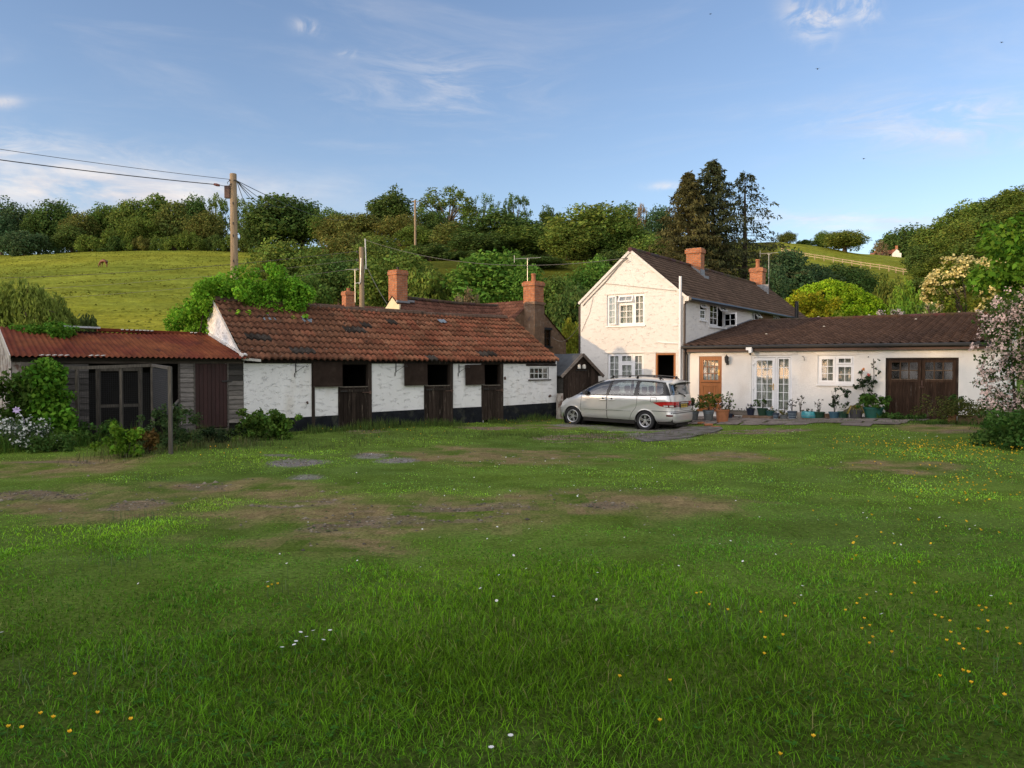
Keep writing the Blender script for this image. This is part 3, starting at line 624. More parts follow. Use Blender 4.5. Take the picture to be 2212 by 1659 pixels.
def boards(mb, x0, x1, z0, z1, y, n, col=(.13, .12, .11), var=.4, seed=1, m=0, T=None):
    """lapped weatherboards"""
    rd = random.Random(seed); h = (z1 - z0) / n
    for i in range(n):
        k = 1 + rd.uniform(-var, var); a = z0 + i * h + rd.uniform(-.008, .008); tl = rd.uniform(-.012, .012)
        mb.add([(x0, y - .03, a), (x1, y - .03, a + tl), (x1, y + .005, a + h + .02 + tl), (x0, y + .005, a + h + .02), (x0, y + .0, a), (x1, y + .0, a + tl), (x1, y + .02, a + h + .02), (x0, y + .02, a + h + .02)],
               ((0, 1, 2, 3), (5, 4, 7, 6), (1, 0, 4, 5), (2, 6, 7, 3), (0, 3, 7, 4), (1, 5, 6, 2)), m, tuple(v * k for v in col))

RZ_ST = math.atan2(.6, .8)
# ------------------------------------------------------------------ stable
stable = empty('stable', (-7.75, 22.2, .05), 'long low white stable with a red pantile roof and three half doors', 'stable', RZ_ST)
ops = [(3.02, 3.98, -.15, 2.02), (6.06, 7.06, -.15, 2.04), (8.42, 9.2, -.15, 2.0), (10.5, 11.42, 1.44, 1.89)]
mb = MB().wall(0, 11.82, -.4, 2.12, ops, 0, .25, 0, 1)
mb.quad((0, 5.6, -.4), (0, 0, -.4), (0, 0, 2.12), (0, 5.6, 2.12)); mb.add([(0, 0, 2.12), (0, 2.8, 4.0), (0, 5.6, 2.12)], ((2, 0, 1),))
mb.quad((11.82, 0, -.4), (11.82, 5.6, -.4), (11.82, 5.6, 2.12), (11.82, 0, 2.12)); mb.add([(11.82, 0, 2.12), (11.82, 5.6, 2.12), (11.82, 2.8, 3.84)], ((0, 1, 2),))
mb.quad((11.82, 5.6, -.4), (0, 5.6, -.4), (0, 5.6, 2.12), (11.82, 5.6, 2.12))
mb.build('wall', [m_render, m_shutter], stable)
for a, b, zz, z2 in ((-.012, 2.06, .37, .40), (2.13, 2.918, .40, .41), (4.05, 5.998, .46, .49), (7.12, 8.338, .49, .50), (9.26, 11.835, .50, .555)):
    mb = MB(); mb.add([(a, -.022, -.4), (b, -.022, -.4), (b, -.022, z2), (a, -.022, zz), (a, .01, -.4), (b, .01, -.4), (b, .01, z2), (a, .01, zz)], ((0, 1, 2, 3), (3, 2, 6, 7), (0, 3, 7, 4), (1, 5, 6, 2)))
    mb.build('plinth', m_navy, stable)
mb = MB(); mb.box(.05, 11.77, .3, 5.5, -.15, -.1); mb.box(4.6, 4.7, .3, 5.5, -.1, 2.3); mb.box(7.6, 7.7, .3, 5.5, -.1, 2.3); mb.box(9.9, 10, .3, 5.5, -.1, 2.3); mb.box(.2, 4.5, 3.0, 3.1, -.1, 2.2)
mb.build('inner_partition', m_dark, stable)
tiled_roof('roof', m_tile, stable, -.06, 11.74, (-.24, 2.155), (2.8, 4.09), (2.8, 3.92), .19, .37, .027, .05, .38, tone_pan, 11, sag=.10, ragged=.014)
MB().quad((-.06, 2.8, 4.05), (-.06, 5.8, 2.1), (11.74, 5.8, 2.1), (11.74, 2.8, 3.88)).build('rear_roof', m_felt, stable)
mb = MB(); rnd = random.Random(3); x = 0.0
while x < 11.4:
    k = rnd.uniform(.7, 1.2); zc = 4.09 - .17 * (x / 12) + rnd.uniform(-.018, .026) - .05 * math.sin(x / 12 * math.pi)
    pr = [(-.15, -.07), (-.10, .02), (0, .06), (.10, .02), (.15, -.07)]
    v = [(xx, 2.8 + p, zc + q) for xx in (x, x + .43) for p, q in pr]
    mb.add(v, [(i, i + 1, 6 + i, 5 + i) for i in range(4)] + [(4, 3, 2, 1, 0), (5, 6, 7, 8, 9)], 0, (.105 * k, .068 * k, .05 * k)); x += .425
mb.build('ridge_tile', m_tile, stable)
# mortar verge and dark eaves board
mb = MB(); rnd = random.Random(9)
for i in range(9):
    t0, t1 = i / 9, (i + 1) / 9
    mb.bar((-.08, -.2 + 3.0 * t0, 2.13 + 1.90 * t0), (-.08, -.2 + 3.0 * t1, 2.13 + 1.90 * t1), .035, .04 + rnd.uniform(0, .025))
mb.bar((-.06, -.2, 2.14), (.42, -.2, 2.10), .12, .07)
mb.build('verge_mortar', mat('lime_mortar', (.55, .53, .50), .9, .25, 6, .01, 20), stable)
MB().box(.02, 11.72, -.05, -.004, 2.02, 2.14, c=(.022, .018, .016)).build('eaves_board', m_wood_dark, stable)
for (a, b, s) in ((1.16, 2.62, 5), ):
    pass
def roof_patch(x, s, w, l):
    """clear corrugated pane lying among the tiles at distance s up the slope"""
    mb = MB(); n = 14; Ls = 3.56
    for i in range(n):
        p = [(x + w * (i + q) / n, s + t) for q, t in ((0, 0), (1, 0), (1, l), (0, l))]
        mb.quad(*[(u, -.24 + 3.04 * v / Ls, 2.155 + 1.8 * v / Ls + .075 + .012 * math.sin(u * 45)) for u, v in p])
    return mb.build('roof_light', mat('clear_sheet', (.16, .20, .24), .35, .25, 8) if 'clear_sheet' not in bpy.data.materials else bpy.data.materials['clear_sheet'], stable)
roof_patch(1.22, 2.32, .40, .36); roof_patch(2.42, 2.28, .42, .38); roof_patch(7.85, 2.62, .34, .26)
def stable_door(x0, x1, ztop, seed, jam=.09):
    d = MB(); planks(d, x0 - .02, x1 - .05, -.02, ztop, -.02, 7, .045, (.034, .025, .020), .45, .012, seed=seed, ragged=.05)
    d.box(x0, x1 - .07, -.045, -.02, ztop - .16, ztop - .07, c=(.03, .024, .02)); d.box(x0, x1 - .07, -.05, -.022, ztop - .012, ztop + .02, c=(.14, .12, .10))
    o = d.build('stable_door', m_wood_dark, stable)
    b = MB(); b.box(x1 - .26, x1 + .06, -.066, -.046, ztop - .19, ztop - .165); b.box(x1 - .02, x1 + .03, -.07, -.045, ztop - .23, ztop - .13); h_ = MB(); h_.box(x0 + .02, x0 + .24, -.066, -.046, ztop - .14, ztop - .115); h_.build('hinge', m_iron_black, o)
    b.build('bolt', mat('rusty_bolt', (.10, .055, .04), .7, .3, 9) if 'rusty_bolt' not in bpy.data.materials else bpy.data.materials['rusty_bolt'], o)
    f = MB(); f.box(x1 - .05, x1 + .07, -.035, .12, -.3, 2.05, c=(.045, .034, .028), j=.006); f.box(x0 - .05, x0 + .0, -.02, .12, -.3, 2.05, c=(.035, .027, .023)); f.box(x0, x1, -.01, .12, 1.99, 2.09, c=(.03, .024, .02))
    f.build('door_frame', m_wood_dark, stable)
stable_door(2.96, 3.98, 1.28, 31); stable_door(6.04, 7.06, 1.27, 32); stable_door(8.38, 9.2, 1.25, 33)
def shutter(x0, x1, z0, z1, tilt):
    s = MB(); s.box(0, x1 - x0, -.035, 0, z0, z1); s.box(.03, x1 - x0 - .03, -.05, -.035, z0 + .03, z0 + .09); 
    o = s.build('door_shutter', m_shutter, stable, bevel=.006); o.location = (x0, -.05, 0); o.rotation_euler = (0, tilt, 0)
    e = MB(); e.bar((0.0, -.042, z0), (x1 - x0, -.042, z0), .02, .02); e.build('bottom_edge', m_wood_post, o)
shutter(2.08, 3.03, 1.30, 2.07, R(.0)); shutter(5.24, 6.11, 1.29, 2.02, R(-.8)); shutter(7.66, 8.46, 1.27, 1.98, R(-1.5))
mb = MB(); mb.box(2.05, 2.14, -.03, .05, -.3, 2.05, c=(.04, .03, .026), j=.008); mb.build('timber_post', m_wood_dark, stable)
def bracket(x, z):
    b = MB(); b.bar((x, -.02, z), (x, -.02, z - .30), .022, .018); b.bar((x, -.03, z - .09), (x + .26, -.24, z - .09), .014, .014); b.bar((x, -.03, z - .27), (x + .2, -.2, z - .10), .012, .012)
    sp = [(x + .26 + .045 * math.cos(t) * k, -.24, z - .045 - .09 * 0 - .045 * (1 - math.sin(t)) * k) for t, k in ((1.57, 1), (.8, 1), (0, 1), (-.8, .9), (-1.57, .8), (-2.4, .7), (-3.1, .5))]
    b.tube(sp, .007, 5); b.bar((x - .03, -.014, z - .30), (x - .03, -.014, z - .42), .02, .02)
    b.build('basket_bracket', m_iron_black, stable)
bracket(1.55, 2.03); bracket(4.93, 2.03); bracket(7.38, 2.0)
def sub_window(parent, x0, x1, z0, z1, y, cols, rows, fw, bw, m, T=None, glass_m=None, curtain=True, dep=.05, sash_gap=()):
    """one glazed light: frame with glazing bars (returned), pane and curtain as its children"""
    f = MB(T); f.box(x0, x1, y, y + dep, z0, z0 + fw); f.box(x0, x1, y, y + dep, z1 - fw, z1); f.box(x0, x0 + fw, y + .001, y + dep - .001, z0 + fw, z1 - fw); f.box(x1 - fw, x1, y + .001, y + dep - .001, z0 + fw, z1 - fw)
    for i in range(1, cols): xx = x0 + fw + (x1 - x0 - 2 * fw) * i / cols; f.box(xx - bw / 2, xx + bw / 2, y + .012, y + dep - .01, z0 + fw, z1 - fw)
    for i in range(1, rows): zz = z0 + fw + (z1 - z0 - 2 * fw) * i / rows; f.box(x0 + fw, x1 - fw, y + .014, y + dep - .012, zz - bw / 2, zz + bw / 2)
    return f, (x0 + fw, x1 - fw, z0 + fw, z1 - fw)
def pane(parent, r, y, T=None, m=None):
    g = MB(T); g.box(r[0] - .01, r[1] + .01, y, y + .006, r[2] - .01, r[3] + .01); return g.build('pane', m or m_glass, parent)
def curtain(parent, r, y, T=None, seed=1, m=None, cover=1.0):
    g = MB(T); rd = random.Random(seed); n = max(6, int((r[1] - r[0]) / .018)); ph = rd.uniform(0, 6); a = [(r[0] - .04 + (r[1] - r[0] + .08) * i / n, y + .022 * math.sin(i * .85 + ph) + .012 * math.sin(i * .37 + ph * 2)) for i in range(n + 1)]
    for (xa, ya), (xb, yb) in zip(a, a[1:]):
        g.quad((xa, ya, r[2] - .06), (xb, yb, r[2] - .06), (xb, yb, r[3] + .04), (xa, ya, r[3] + .04))
    return g.build('curtain', m or m_curtain, parent, smooth=True)
f, r = sub_window(stable, 10.5, 11.42, 1.44, 1.89, .03, 4, 2, .045, .028, m_upvc); w = f.build('window', mat('old_white_paint', (.62, .63, .62), .6, .2, 8), stable); pane(w, r, .05)
g = MB(); g.box(10.55, 10.75, .14, .16, 1.44, 1.86); g.box(10.85, 11.0, .16, .18, 1.44, 1.8); g.box(11.15, 11.4, .14, .16, 1.44, 1.86); g.build('sacking', mat('sacking', (.22, .20, .17), .9, .3, 9), w)
g = MB(); g.box(10.33, 11.78, -.03, -.003, 1.94, 2.01, c=(.03, .022, .02)); g.build('lintel', m_wood_dark, stable)
g = MB(); g.box(10.43, 11.5, -.06, .03, 1.40, 1.435, c=(.03, .022, .02)); g.build('window_sill', m_wood_dark, stable)
m_hook = mat('rusty_hook', (.10, .06, .045), .8, .3, 9)
for p_, q_, w_, h_ in (((1.9, -.02, .86), (1.9, -.06, .80), .04, .06), ((11.45, -.02, .83), (11.45, -.05, .78), .08, .10), ((9.35, -.02, 1.55), (9.35, -.05, 1.45), .05, .05)): MB().bar(p_, q_, w_, h_).build('wall_hook', m_hook, stable)

# ------------------------------------------------------------------ rusty shed (local x runs left to right, ends against the stable)
shed = empty('iron_roof_shed', (-7.75 - .8 * 7.2, 22.2 - .6 * 7.2, .08), 'dark timber shed under a rusty corrugated iron roof beside the stable', 'shed', RZ_ST)
sx = lambda x: x + 7.2
mb = MB(); nU = int(5.75 / .13) * 6; u = np.linspace(1.52, 7.26, nU + 1); rows = []
for s in np.linspace(0, 1, 9):
    z0 = 2.13 + .03 * (1 - u / 7.3); zr = 2.92 + .09 * (1 - u / 7.3)
    rows.append(np.stack([u, -.35 + 3.85 * s + 0 * u, z0 + (zr - z0) * s + .02 * np.sin(2 * np.pi * u / .13) + .035 * np.sin(u * .9 + 1) * s + .02 * (fbm(u * .8, 0 * u + s * 2, 90, 2) - .5)], 1))
    if 0 < s < 1: rows[-1][:, 2] += .012 * (u > 3.9)
V = np.concatenate(rows); i = np.arange(nU); Fq = np.concatenate([np.stack([k * (nU + 1) + i, k * (nU + 1) + i + 1, (k + 1) * (nU + 1) + i + 1, (k + 1) * (nU + 1) + i], 1) for k in range(8)])
me = npmesh('roof', V, Fq, smooth=True); obj('roof', me, m_iron, shed)
MB().quad((1.52, 3.5, 2.96), (1.52, 6.6, 2.1), (7.2, 6.6, 2.0), (7.2, 3.5, 2.88)).build('rear_roof', m_iron, shed)
mb = MB(); v = [];
for k, (a, b) in enumerate(((4.0, 7.0),)):
    mb.bar((a, 3.55, 3.0), (b, 3.55, 2.94), .34, .10)
mb.build('ridge_cap', m_iron, shed, bevel=.02)
mb = MB(); mb.bar((2.7, 3.30, 3.06), (4.0, 3.30, 3.04), .5, .05); mb.build('ridge_patch', m_zinc, shed)
m_fleck = mat('lime_streak', (.6, .58, .54), .8, .3, 12)
rnd = random.Random(4)
for x in [4.6 + i * .13 for i in range(4)] + [5.0, 5.1, 5.2, 5.3, 5.42, 6.6, 6.72]: mb = MB(); mb.bar((x, 3.36, 3.045 - (x - 3.2) * .02), (x + .07, 3.36, 3.05 - (x - 3.2) * .02), .05 + rnd.uniform(0, .16), .03); mb.build('lime_fleck', m_fleck, shed)
mb = MB()
for i in range(8):
    t0, t1 = i / 8, (i + 1) / 8; mb.bar((7.19, -.2 + 3.5 * t0, 2.22 + .72 * t0), (7.19, -.2 + 3.5 * t1, 2.22 + .72 * t1), .12, .05 + rnd.uniform(0, .03))
mb.build('flashing', mat('white_mortar', (.62, .61, .60), .8, .3, 8), shed)
for i in (0, 1, 2, 3, 4, 8, 9, 10): MB().bar((2.15 + i * .135, -.345, 2.178), (2.22 + i * .135, -.25, 2.193), .06, .012).build('eave_fleck', m_fleck, shed)
mb = MB(); mb.box(1.6, 7.18, -.02, .08, 1.98, 2.1, c=(.075, .06, .05), j=.006); mb.box(1.6, 7.18, -.08, -.02, 2.04, 2.12, c=(.03, .025, .02)); mb.build('eaves_beam', m_wood_grey, shed)
mb = MB(); boards(mb, sx(-.46), 7.19, .28, 1.5, 0, 9, (.16, .145, .13), .35, 2); boards(mb, sx(-.44), 7.19, 1.5, 1.98, 0, 3, (.05, .045, .04), .5, 3); mb.build('weatherboard', m_wood_grey, shed)
mb = MB(); boards(mb, sx(-1.73), sx(-1.37), .03, 1.98, 0, 15, (.165, .15, .14), .4, 4); mb.build('weatherboard', m_wood_grey, shed); mb = MB(); boards(mb, sx(-4.6), sx(-3.95), .3, 1.95, .05, 10, (.12, .11, .105), .4, 5); mb.build('weatherboard', m_wood_grey, shed)
mb = MB(); planks(mb, sx(-1.34), sx(-.47), .17, 1.97, -.01, 8, .04, (.040, .014, .013), .18, .008, seed=8, ragged=.02); d = mb.build('plank_door', m_maroon, shed)
mb = MB(); mb.bar((sx(-.62), -.035, 1.48), (sx(-.34), -.05, 1.49), .02, .035); mb.build('latch', m_iron_black, d)
mb = MB(); mb.box(sx(-1.38), sx(-1.34), -.03, .05, .1, 2.0, c=(.1, .09, .08)); mb.box(sx(-.47), sx(-.43), -.03, .05, .1, 2.0, c=(.1, .09, .08)); mb.box(sx(-1.78), sx(-1.74), -.02, .06, .05, 2.0, c=(.09, .08, .07)); mb.box(sx(-1.4), sx(-.45), -.06, .3, -.2, .15, c=(.09, .075, .06)); mb.build('door_frame', m_wood_grey, shed)
mb = MB(); mb.box(1.6, 7.15, 1.6, 1.7, -.3, 2.4); mb.box(1.6, 7.15, .1, 1.6, -.3, -.05); mb.box(sx(-1.7), sx(-1.4), .06, .1, 0, 2); mb.box(sx(-.45), 7.15, .06, .1, 0, 2); mb.build('inner_wall', m_dark, shed)
mb = MB(); mb.quad((1.57, 5.5, -.3), (1.57, 0, -.3), (1.57, 0, 2.05), (1.57, 5.5, 2.05)); mb.add([(1.57, 0, 2.05), (1.57, 3.5, 2.85), (1.57, 5.5, 2.05)], ((2, 0, 1),)); mb.quad((7.15, 5.5, -.3), (1.57, 5.5, -.3), (1.57, 5.5, 2.1), (7.15, 5.5, 2.1)); mb.build('gable_wall', mat('flaking_limewash', (.42, .38, .34), .9, .4, 5, .02, 18, tones=[((.16, .10, .08), .48, .62, 4)]), shed)
mb = MB(); mb.bar((1.52, -.36, 2.09), (1.52, 3.4, 2.90), .03, .16); mb.build('bargeboard', mat('pale_board', (.5, .45, .39), .85, .25, 7), shed)
mb = MB(); mb.box(1.59, 1.86, -.05, .2, -.3, 2.0); mb.build('corner_pier', bpy.data.materials['flaking_limewash'], shed)

# ------------------------------------------------------------------ wire pen in front of the shed
def ground_at(px, py):
    x, y, _ = hit(px, py); return x, y, float(gz(x, y))
pen = empty('wire_pen', (0, 0, 0), 'weathered timber pen frame with wire netting before the shed', 'pen')
pc = ground_at(369, 985); fx, fy = pc[0], pc[1]
def shp(x, off=0): return Vector((-7.75 + .8 * x - .6 * off, 22.2 + .6 * x + .8 * off, .08))
pA = Vector((fx, fy, pc[2])); dirp = Vector((-.8, -.6, 0))
zt_ = zpix(793, fy)
k1 = shp(-4.25, -.5)
posts = []
def ppost(x, y, zb, zt2, w=.075, tilt=0):
    m_ = MB(); m_.bar((x, y, zb - .1), (x + tilt, y, zt2), w, w); m_.build('post', m_wood_post, pen)
front = []
for px in (366, 308, 271):
    pass
# corner post near the camera, then two posts set back along the shed face and the left end post
B = shp(-2.55, -.55); C_ = shp(-3.3, -.55); D2 = shp(-4.3, -.6); E2 = shp(-5.5, -.75)
ppost(pA.x, pA.y, pA.z, zpix(792, pA.y), .07)
for P_, top in ((B, 790), (C_, 790), (D2, 793)): ppost(P_.x, P_.y, .0, zpix(top, P_.y), .07)
mbr = MB(); A_t = Vector((pA.x, pA.y, zpix(795, pA.y))); B_t = Vector((B.x, B.y, zpix(789, B.y))); D_t = Vector((D2.x, D2.y, zpix(795, D2.y))); E_t = Vector((E2.x, E2.y, zpix(786, E2.y)))
mbr.bar(A_t, B_t, .05, .07); mbr.build('rail', m_wood_post, pen); mbr = MB(); mbr.bar(B_t, D_t, .06, .08); mbr.build('rail', m_wood_post, pen); mbr = MB(); mbr.bar(D_t, E_t, .06, .09); mbr.build('rail', m_wood_post, pen)
mbr = MB(); mbr.bar(pA + Vector((0, 0, .95)), shp(-1.78, -.03) + Vector((0, 0, .98)), .04, .05); mbr.build('rail', m_wood_post, pen)
def netting(p, q, z0, z1, name='netting'):
    m_ = MB(); d = (q - p); L = d.length; d /= L; s_ = .05
    for i in range(int(L / s_) + 1): a = p + d * (i * s_); m_.bar((a.x, a.y, z0), (a.x, a.y, z1), .004, .004)
    for i in range(int((z1 - z0) / s_) + 1): z = z0 + i * s_; m_.bar((p.x, p.y, z), (q.x, q.y, z), .004, .004)
    return m_.build(name, m_wire, pen)
netting(B, Vector((pA.x, pA.y, 0)), .9, zpix(796, pA.y)); netting(D2, B, .3, 1.82)
# inner door frame of the pen against the shed
mb = MB(); q0, q1, q2 = shp(-3.75, -.06), shp(-2.75, -.06), shp(-2.2, -.06)
for q in (q0, q1): mb.bar((q.x, q.y, .1), (q.x, q.y, 1.95), .09, .07)
mb.bar((q0.x, q0.y, .95), (q1.x, q1.y, .95), .05, .08); mb.bar((q0.x, q0.y, 1.9), (q1.x, q1.y, 1.9), .05, .08); mb.build('gate_frame', m_wood_post, pen)
# ------------------------------------------------------------------ white house (local: x along the gable wall, y back along the roof)
RZ_H = math.atan2(-.574, .819)
house = empty('white_house', (2.91, 32.67, .13), 'tall white rendered house with a brown tiled roof and brick chimneys', 'house', RZ_H)
HW, HLn, EV, AP = 4.66, 18.2, 4.58, 6.55
g_ops = [(1.25, 2.97, 3.51, 4.79), (1.29, 2.93, 1.05, 2.37), (3.44, 4.30, .12, 2.37)]
mb = MB().wall(0, HW, -.5, 6.6, g_ops, 0, .16)
k = (AP - EV) / (HW / 2)
mb.build('gable_wall', m_render_house, house, clip=[((0, 0, EV), Vector((-k, 0, 1)).normalized()), ((HW, 0, EV), Vector((k, 0, 1)).normalized())])
TS = lambda u, d, v: (HW - d, u, v)
s_ops = [(1.58, 2.27, 3.73, 4.46), (2.66, 4.56, 3.52, 4.50), (8.22, 9.42, 3.45, 4.5)]
MB(TS).wall(0, 8.22, -.5, 4.62, s_ops[:2], 0, .14).build('side_wall', m_render_house, house)
s2 = [(8.23, 9.42, 3.45, 4.5), (11.6, 12.75, 3.5, 4.5), (14.15, 15.2, 3.5, 4.5)]
MB(TS).wall(8.221, HLn, -.5, 4.62, s2, 0, .14).build('stone_wall', m_rubble, house)
mb = MB(); mb.quad((0, HLn, -.5), (0, 0, -.5), (0, 0, EV), (0, HLn, EV)); mb.add([(HW, HLn, -.5), (0, HLn, -.5), (0, HLn, EV), (HW / 2, HLn, AP), (HW, HLn, EV)], ((0, 1, 2, 3, 4),)); mb.build('rear_wall', m_rubble, house)
mb = MB(); mb.box(.1, HW - .1, .3, HLn - .2, 2.5, 2.6); mb.box(.1, HW - .1, 2.5, 2.6, -.4, 4.4); mb.box(.1, HW - .1, .3, 2.4, -.2, -.1); mb.build('inner_floor', m_dark, house)
tiled_roof('roof', m_tile_dark, house, -.06, HLn + .12, (-.22, 4.50), (HW / 2, 6.60), (HW / 2, 6.60), .2, .24, .012, .034, .4, tone_brown, 21, T=TS, sag=.05, per=4)
mb = MB(); mb.quad((-.2, -.06, 4.46), (HW / 2, -.06, 6.58), (HW / 2, HLn + .12, 6.58), (-.2, HLn + .12, 4.46)); mb.build('rear_roof', m_felt, house)
mb = MB(); rnd = random.Random(8); y = -.07
while y < HLn: mb.tube([(HW / 2, y, 6.585 + rnd.uniform(-.008, .01)), (HW / 2, y + .44, 6.59)], .10, 8, c=tuple(v * rnd.uniform(.8, 1.25) for v in (.075, .055, .044))); y += .445
mb.build('ridge_tile', m_tile_dark, house, smooth=True)
mb = MB(); mb.bar((-.08, -.03, 4.50), (HW / 2, -.03, 6.54), .06, .10); mb.bar((HW / 2, -.03, 6.54), (HW + .16, -.03, 4.46), .06, .10); mb.build('verge', m_render_house, house)
mb = MB(); mb.box(HW + .02, HW + .2, -.1, .05, 4.38, 4.56); mb.build('eave_corbel', m_render_house, house)
TU = lambda u, d, v: (HW - d, u, v)
mb = MB(); mb.tube([(HW + .26, -.1, 4.46), (HW + .26, HLn + .1, 4.46)], .06, 8); mb.box(HW + .02, HW + .2, 0.06, HLn, 4.46, 4.54); mb.build('gutter', m_gutter, house)
def casement(parent, x0, x1, z0, z1, y, cols, rows, T=None, angle=0, hinge='l', seed=1, name='window_light', cur=True, fw=.055):
    """a glazed light; angle>0 swings it outward about its hinge side ('l','r','t')"""
    f, r = sub_window(None, x0, x1, z0, z1, y, cols, rows, fw, .022, m_upvc)
    o = MB(); o.V, o.F, o.M, o.C = f.V, f.F, f.M, f.C
    def TT(a, b, c):
        if angle:
            ca, sa = math.cos(angle), math.sin(angle)
            if hinge == 'l': da, db = a - x0, b - y; a, b = x0 + da * ca + db * sa, y - da * sa + db * ca
            elif hinge == 'r': da, db = x1 - a, b - y; a, b = x1 - da * ca - db * sa, y - da * sa + db * ca
            else: dc, db = z1 - c, b - y; c, b = z1 - dc * ca - db * sa, y - dc * sa + db * ca
        return T(a, b, c) if T else (a, b, c)
    o.T = TT; w = o.build(name, m_upvc, parent)
    g = MB(TT); g.box(r[0] - .01, r[1] + .01, y + .02, y + .026, r[2] - .01, r[3] + .01); g.build('pane', m_glass, w)
    return w
m_net = mat('house_net', (.74, .73, .70), .9, .12, 8)
def three_light(x0, a, b, x1, z0, z1, zt_f, open_=False):
    f = MB(); y = .05
    f.box(x0, x1, y, y + .09, z0, z0 + .05); f.box(x0, x1, y, y + .09, z1 - .05, z1)
    for c in (x0, a - .025, b - .025, x1 - .05): f.box(c, c + .05, y + .001, y + .089, z0 + .05, z1 - .05)
    f.box(a + .025, b - .025, y + .002, y + .088, zt_f - .03, zt_f + .02)
    w = f.build('window', m_upvc, house)
    casement(w, x0 + .05, a - .025, z0 + .05, z1 - .05, y - .02, 2, 4, angle=R(18) if open_ else 0, hinge='l')
    casement(w, a + .025, b - .025, zt_f + .02, z1 - .05, y - .02, 2, 1, angle=R(28) if open_ else 0, hinge='t')
    casement(w, a + .025, b - .025, z0 + .05, zt_f - .03, y - .005, 2, 3)
    casement(w, b + .025, x1 - .05, z0 + .05, z1 - .05, y - .01, 2, 4)
    for i, (p, q) in enumerate(((x0 + .05, a), (a, b), (b, x1 - .05))): curtain(w, (p, q, z0 + .05, z1 - .03), .165, seed=i + int(z0 * 10), m=m_net)
    s = MB(); s.box(x0 - .03, x1 + .03, -.05, .05, z0 - .05, z0); s.build('sill', m_upvc, w)
three_light(1.25, 1.77, 2.47, 2.97, 3.51, 4.79, 4.42, True); three_light(1.29, 1.86, 2.44, 2.93, 1.05, 2.37, 1.98)
mb = MB(); mb.box(1.14, 3.08, -.02, -.002, 4.81, 4.86); mb.build('drip_mould', m_render_house, house)
mb = MB(); mb.box(1.14, 4.42, -.025, -.002, 2.385, 2.43); mb.build('drip_mould', m_render_house, house)
mb = MB(); mb.box(3.44, 3.51, .02, .12, .12, 2.37); mb.box(4.23, 4.30, .02, .12, .12, 2.37); mb.box(3.51, 4.23, .021, .119, 2.30, 2.37); fr_ = mb.build('door_frame', m_oak, house)
mb = MB(); f, r = sub_window(None, 0, .72, 0, 2.15, 0, 1, 1, .10, .02, m_oak); f.box(.1, .62, .01, .04, .1, .95)
dl = f.build('open_door', m_oak, fr_); dl.location = (4.22, .1, .14); dl.rotation_euler = (0, 0, R(98)); pane(dl, (.1, .62, .95, 2.05), .02)
mb = MB(); mb.tube([(4.50, -.07, -.2), (4.50, -.07, 5.35)], .055, 10); mb.tube([(4.50, -.07, 2.5), (4.50, -.07, 2.75)], .066, 10); mb.tube([(4.50, -.07, 1.2), (4.50, -.07, 1.35)], .066, 10); mb.build('soil_pipe', m_upvc, house, smooth=True)
mb = MB(); mb.tube([(3.5, -.03, 2.82), (4.0, -.03, 2.76), (4.46, -.05, 2.74)], .02, 6); mb.build('waste_pipe', m_upvc, house, smooth=True)
mb = MB(); mb.tube([(4.16, -.02, 3.45), (4.44, -.03, 3.45)], .018, 6); mb.build('overflow_pipe', m_upvc, house)
mb = MB(); mb.tube([(HW + .02, -.06, -.2), (HW + .02, -.06, 4.25), (HW + .2, -.03, 4.45)], .045, 8); mb.build('downpipe', m_pipe_brown, house, smooth=True)
mb = MB(); mb.tube([(-.06, .02, -.2), (-.06, .02, 4.4)], .04, 8); mb.build('downpipe', m_pipe_brown, house, smooth=True)
cab = [(2.2, -.03, 6.25), (1.95, -.04, 6.1), (1.2, -.03, 5.35), (.35, -.03, 4.62), (.12, -.03, 4.4)]
mb = MB(); mb.tube(cab, .018, 5); mb.tube([(2.2, -.03, 6.25), (2.05, -.12, 6.22), (2.3, -.1, 6.12), (2.15, -.05, 6.08)], .014, 5); mb.tube([(1.15, -.025, 5.28), (3.0, -.025, 5.0), (4.44, -.03, 4.78)], .009, 5); mb.tube([(.6, -.022, 4.7), (.45, -.022, 4.1), (.05, -.022, 3.3)], .008, 5); mb.build('cable', mat('cable_grey', (.28, .25, .22), .7, .1, 4), house)
# side wall windows
def side_window(u0, u1, z0, z1, split, top, open_cas=False, left=True):
    f = MB(TS); y = .04
    f.box(u0, u1, y, y + .08, z0, z0 + .05); f.box(u0, u1, y, y + .08, z1 - .05, z1)
    for c in [u0, u1 - .05] + ([split - .025] if split else []): f.box(c, c + .05, y + .001, y + .079, z0 + .05, z1 - .05)
    w = f.build('window', m_upvc, house)
    a = split + .025 if split else u0 + .05
    if split: casement(w, u0 + .05, split - .025, z0 + .05, z1 - .05, y - .02, 2, 3, T=TS)
    casement(w, a, u1 - .05, top, z1 - .05, y - .02, 1 if u1 - a < .6 else 2, 1, T=TS, angle=R(38), hinge='t')
    casement(w, a, u1 - .05, z0 + .05, top - .03, y - .02, 2, 2, T=TS, angle=R(60) if open_cas else 0, hinge='r')
    s = MB(TS); s.box(u0 - .05, u1 + .05, -.06, .04, z0 - .05, z0); s.build('sill', m_upvc, w)
    b = MB(TS); b.box(u0, u1, .5, .52, z0, z1); b.build('blind', m_curtain if not split else m_dark, w)
side_window(1.58, 2.27, 3.73, 4.46, None, 4.2); side_window(2.66, 4.56, 3.52, 4.50, 3.70, 4.18, True); side_window(8.23, 9.42, 3.45, 4.5, 8.72, 4.15); side_window(11.6, 12.75, 3.5, 4.5, 12.2, 4.15); side_window(14.15, 15.2, 3.5, 4.5, None, 4.2)
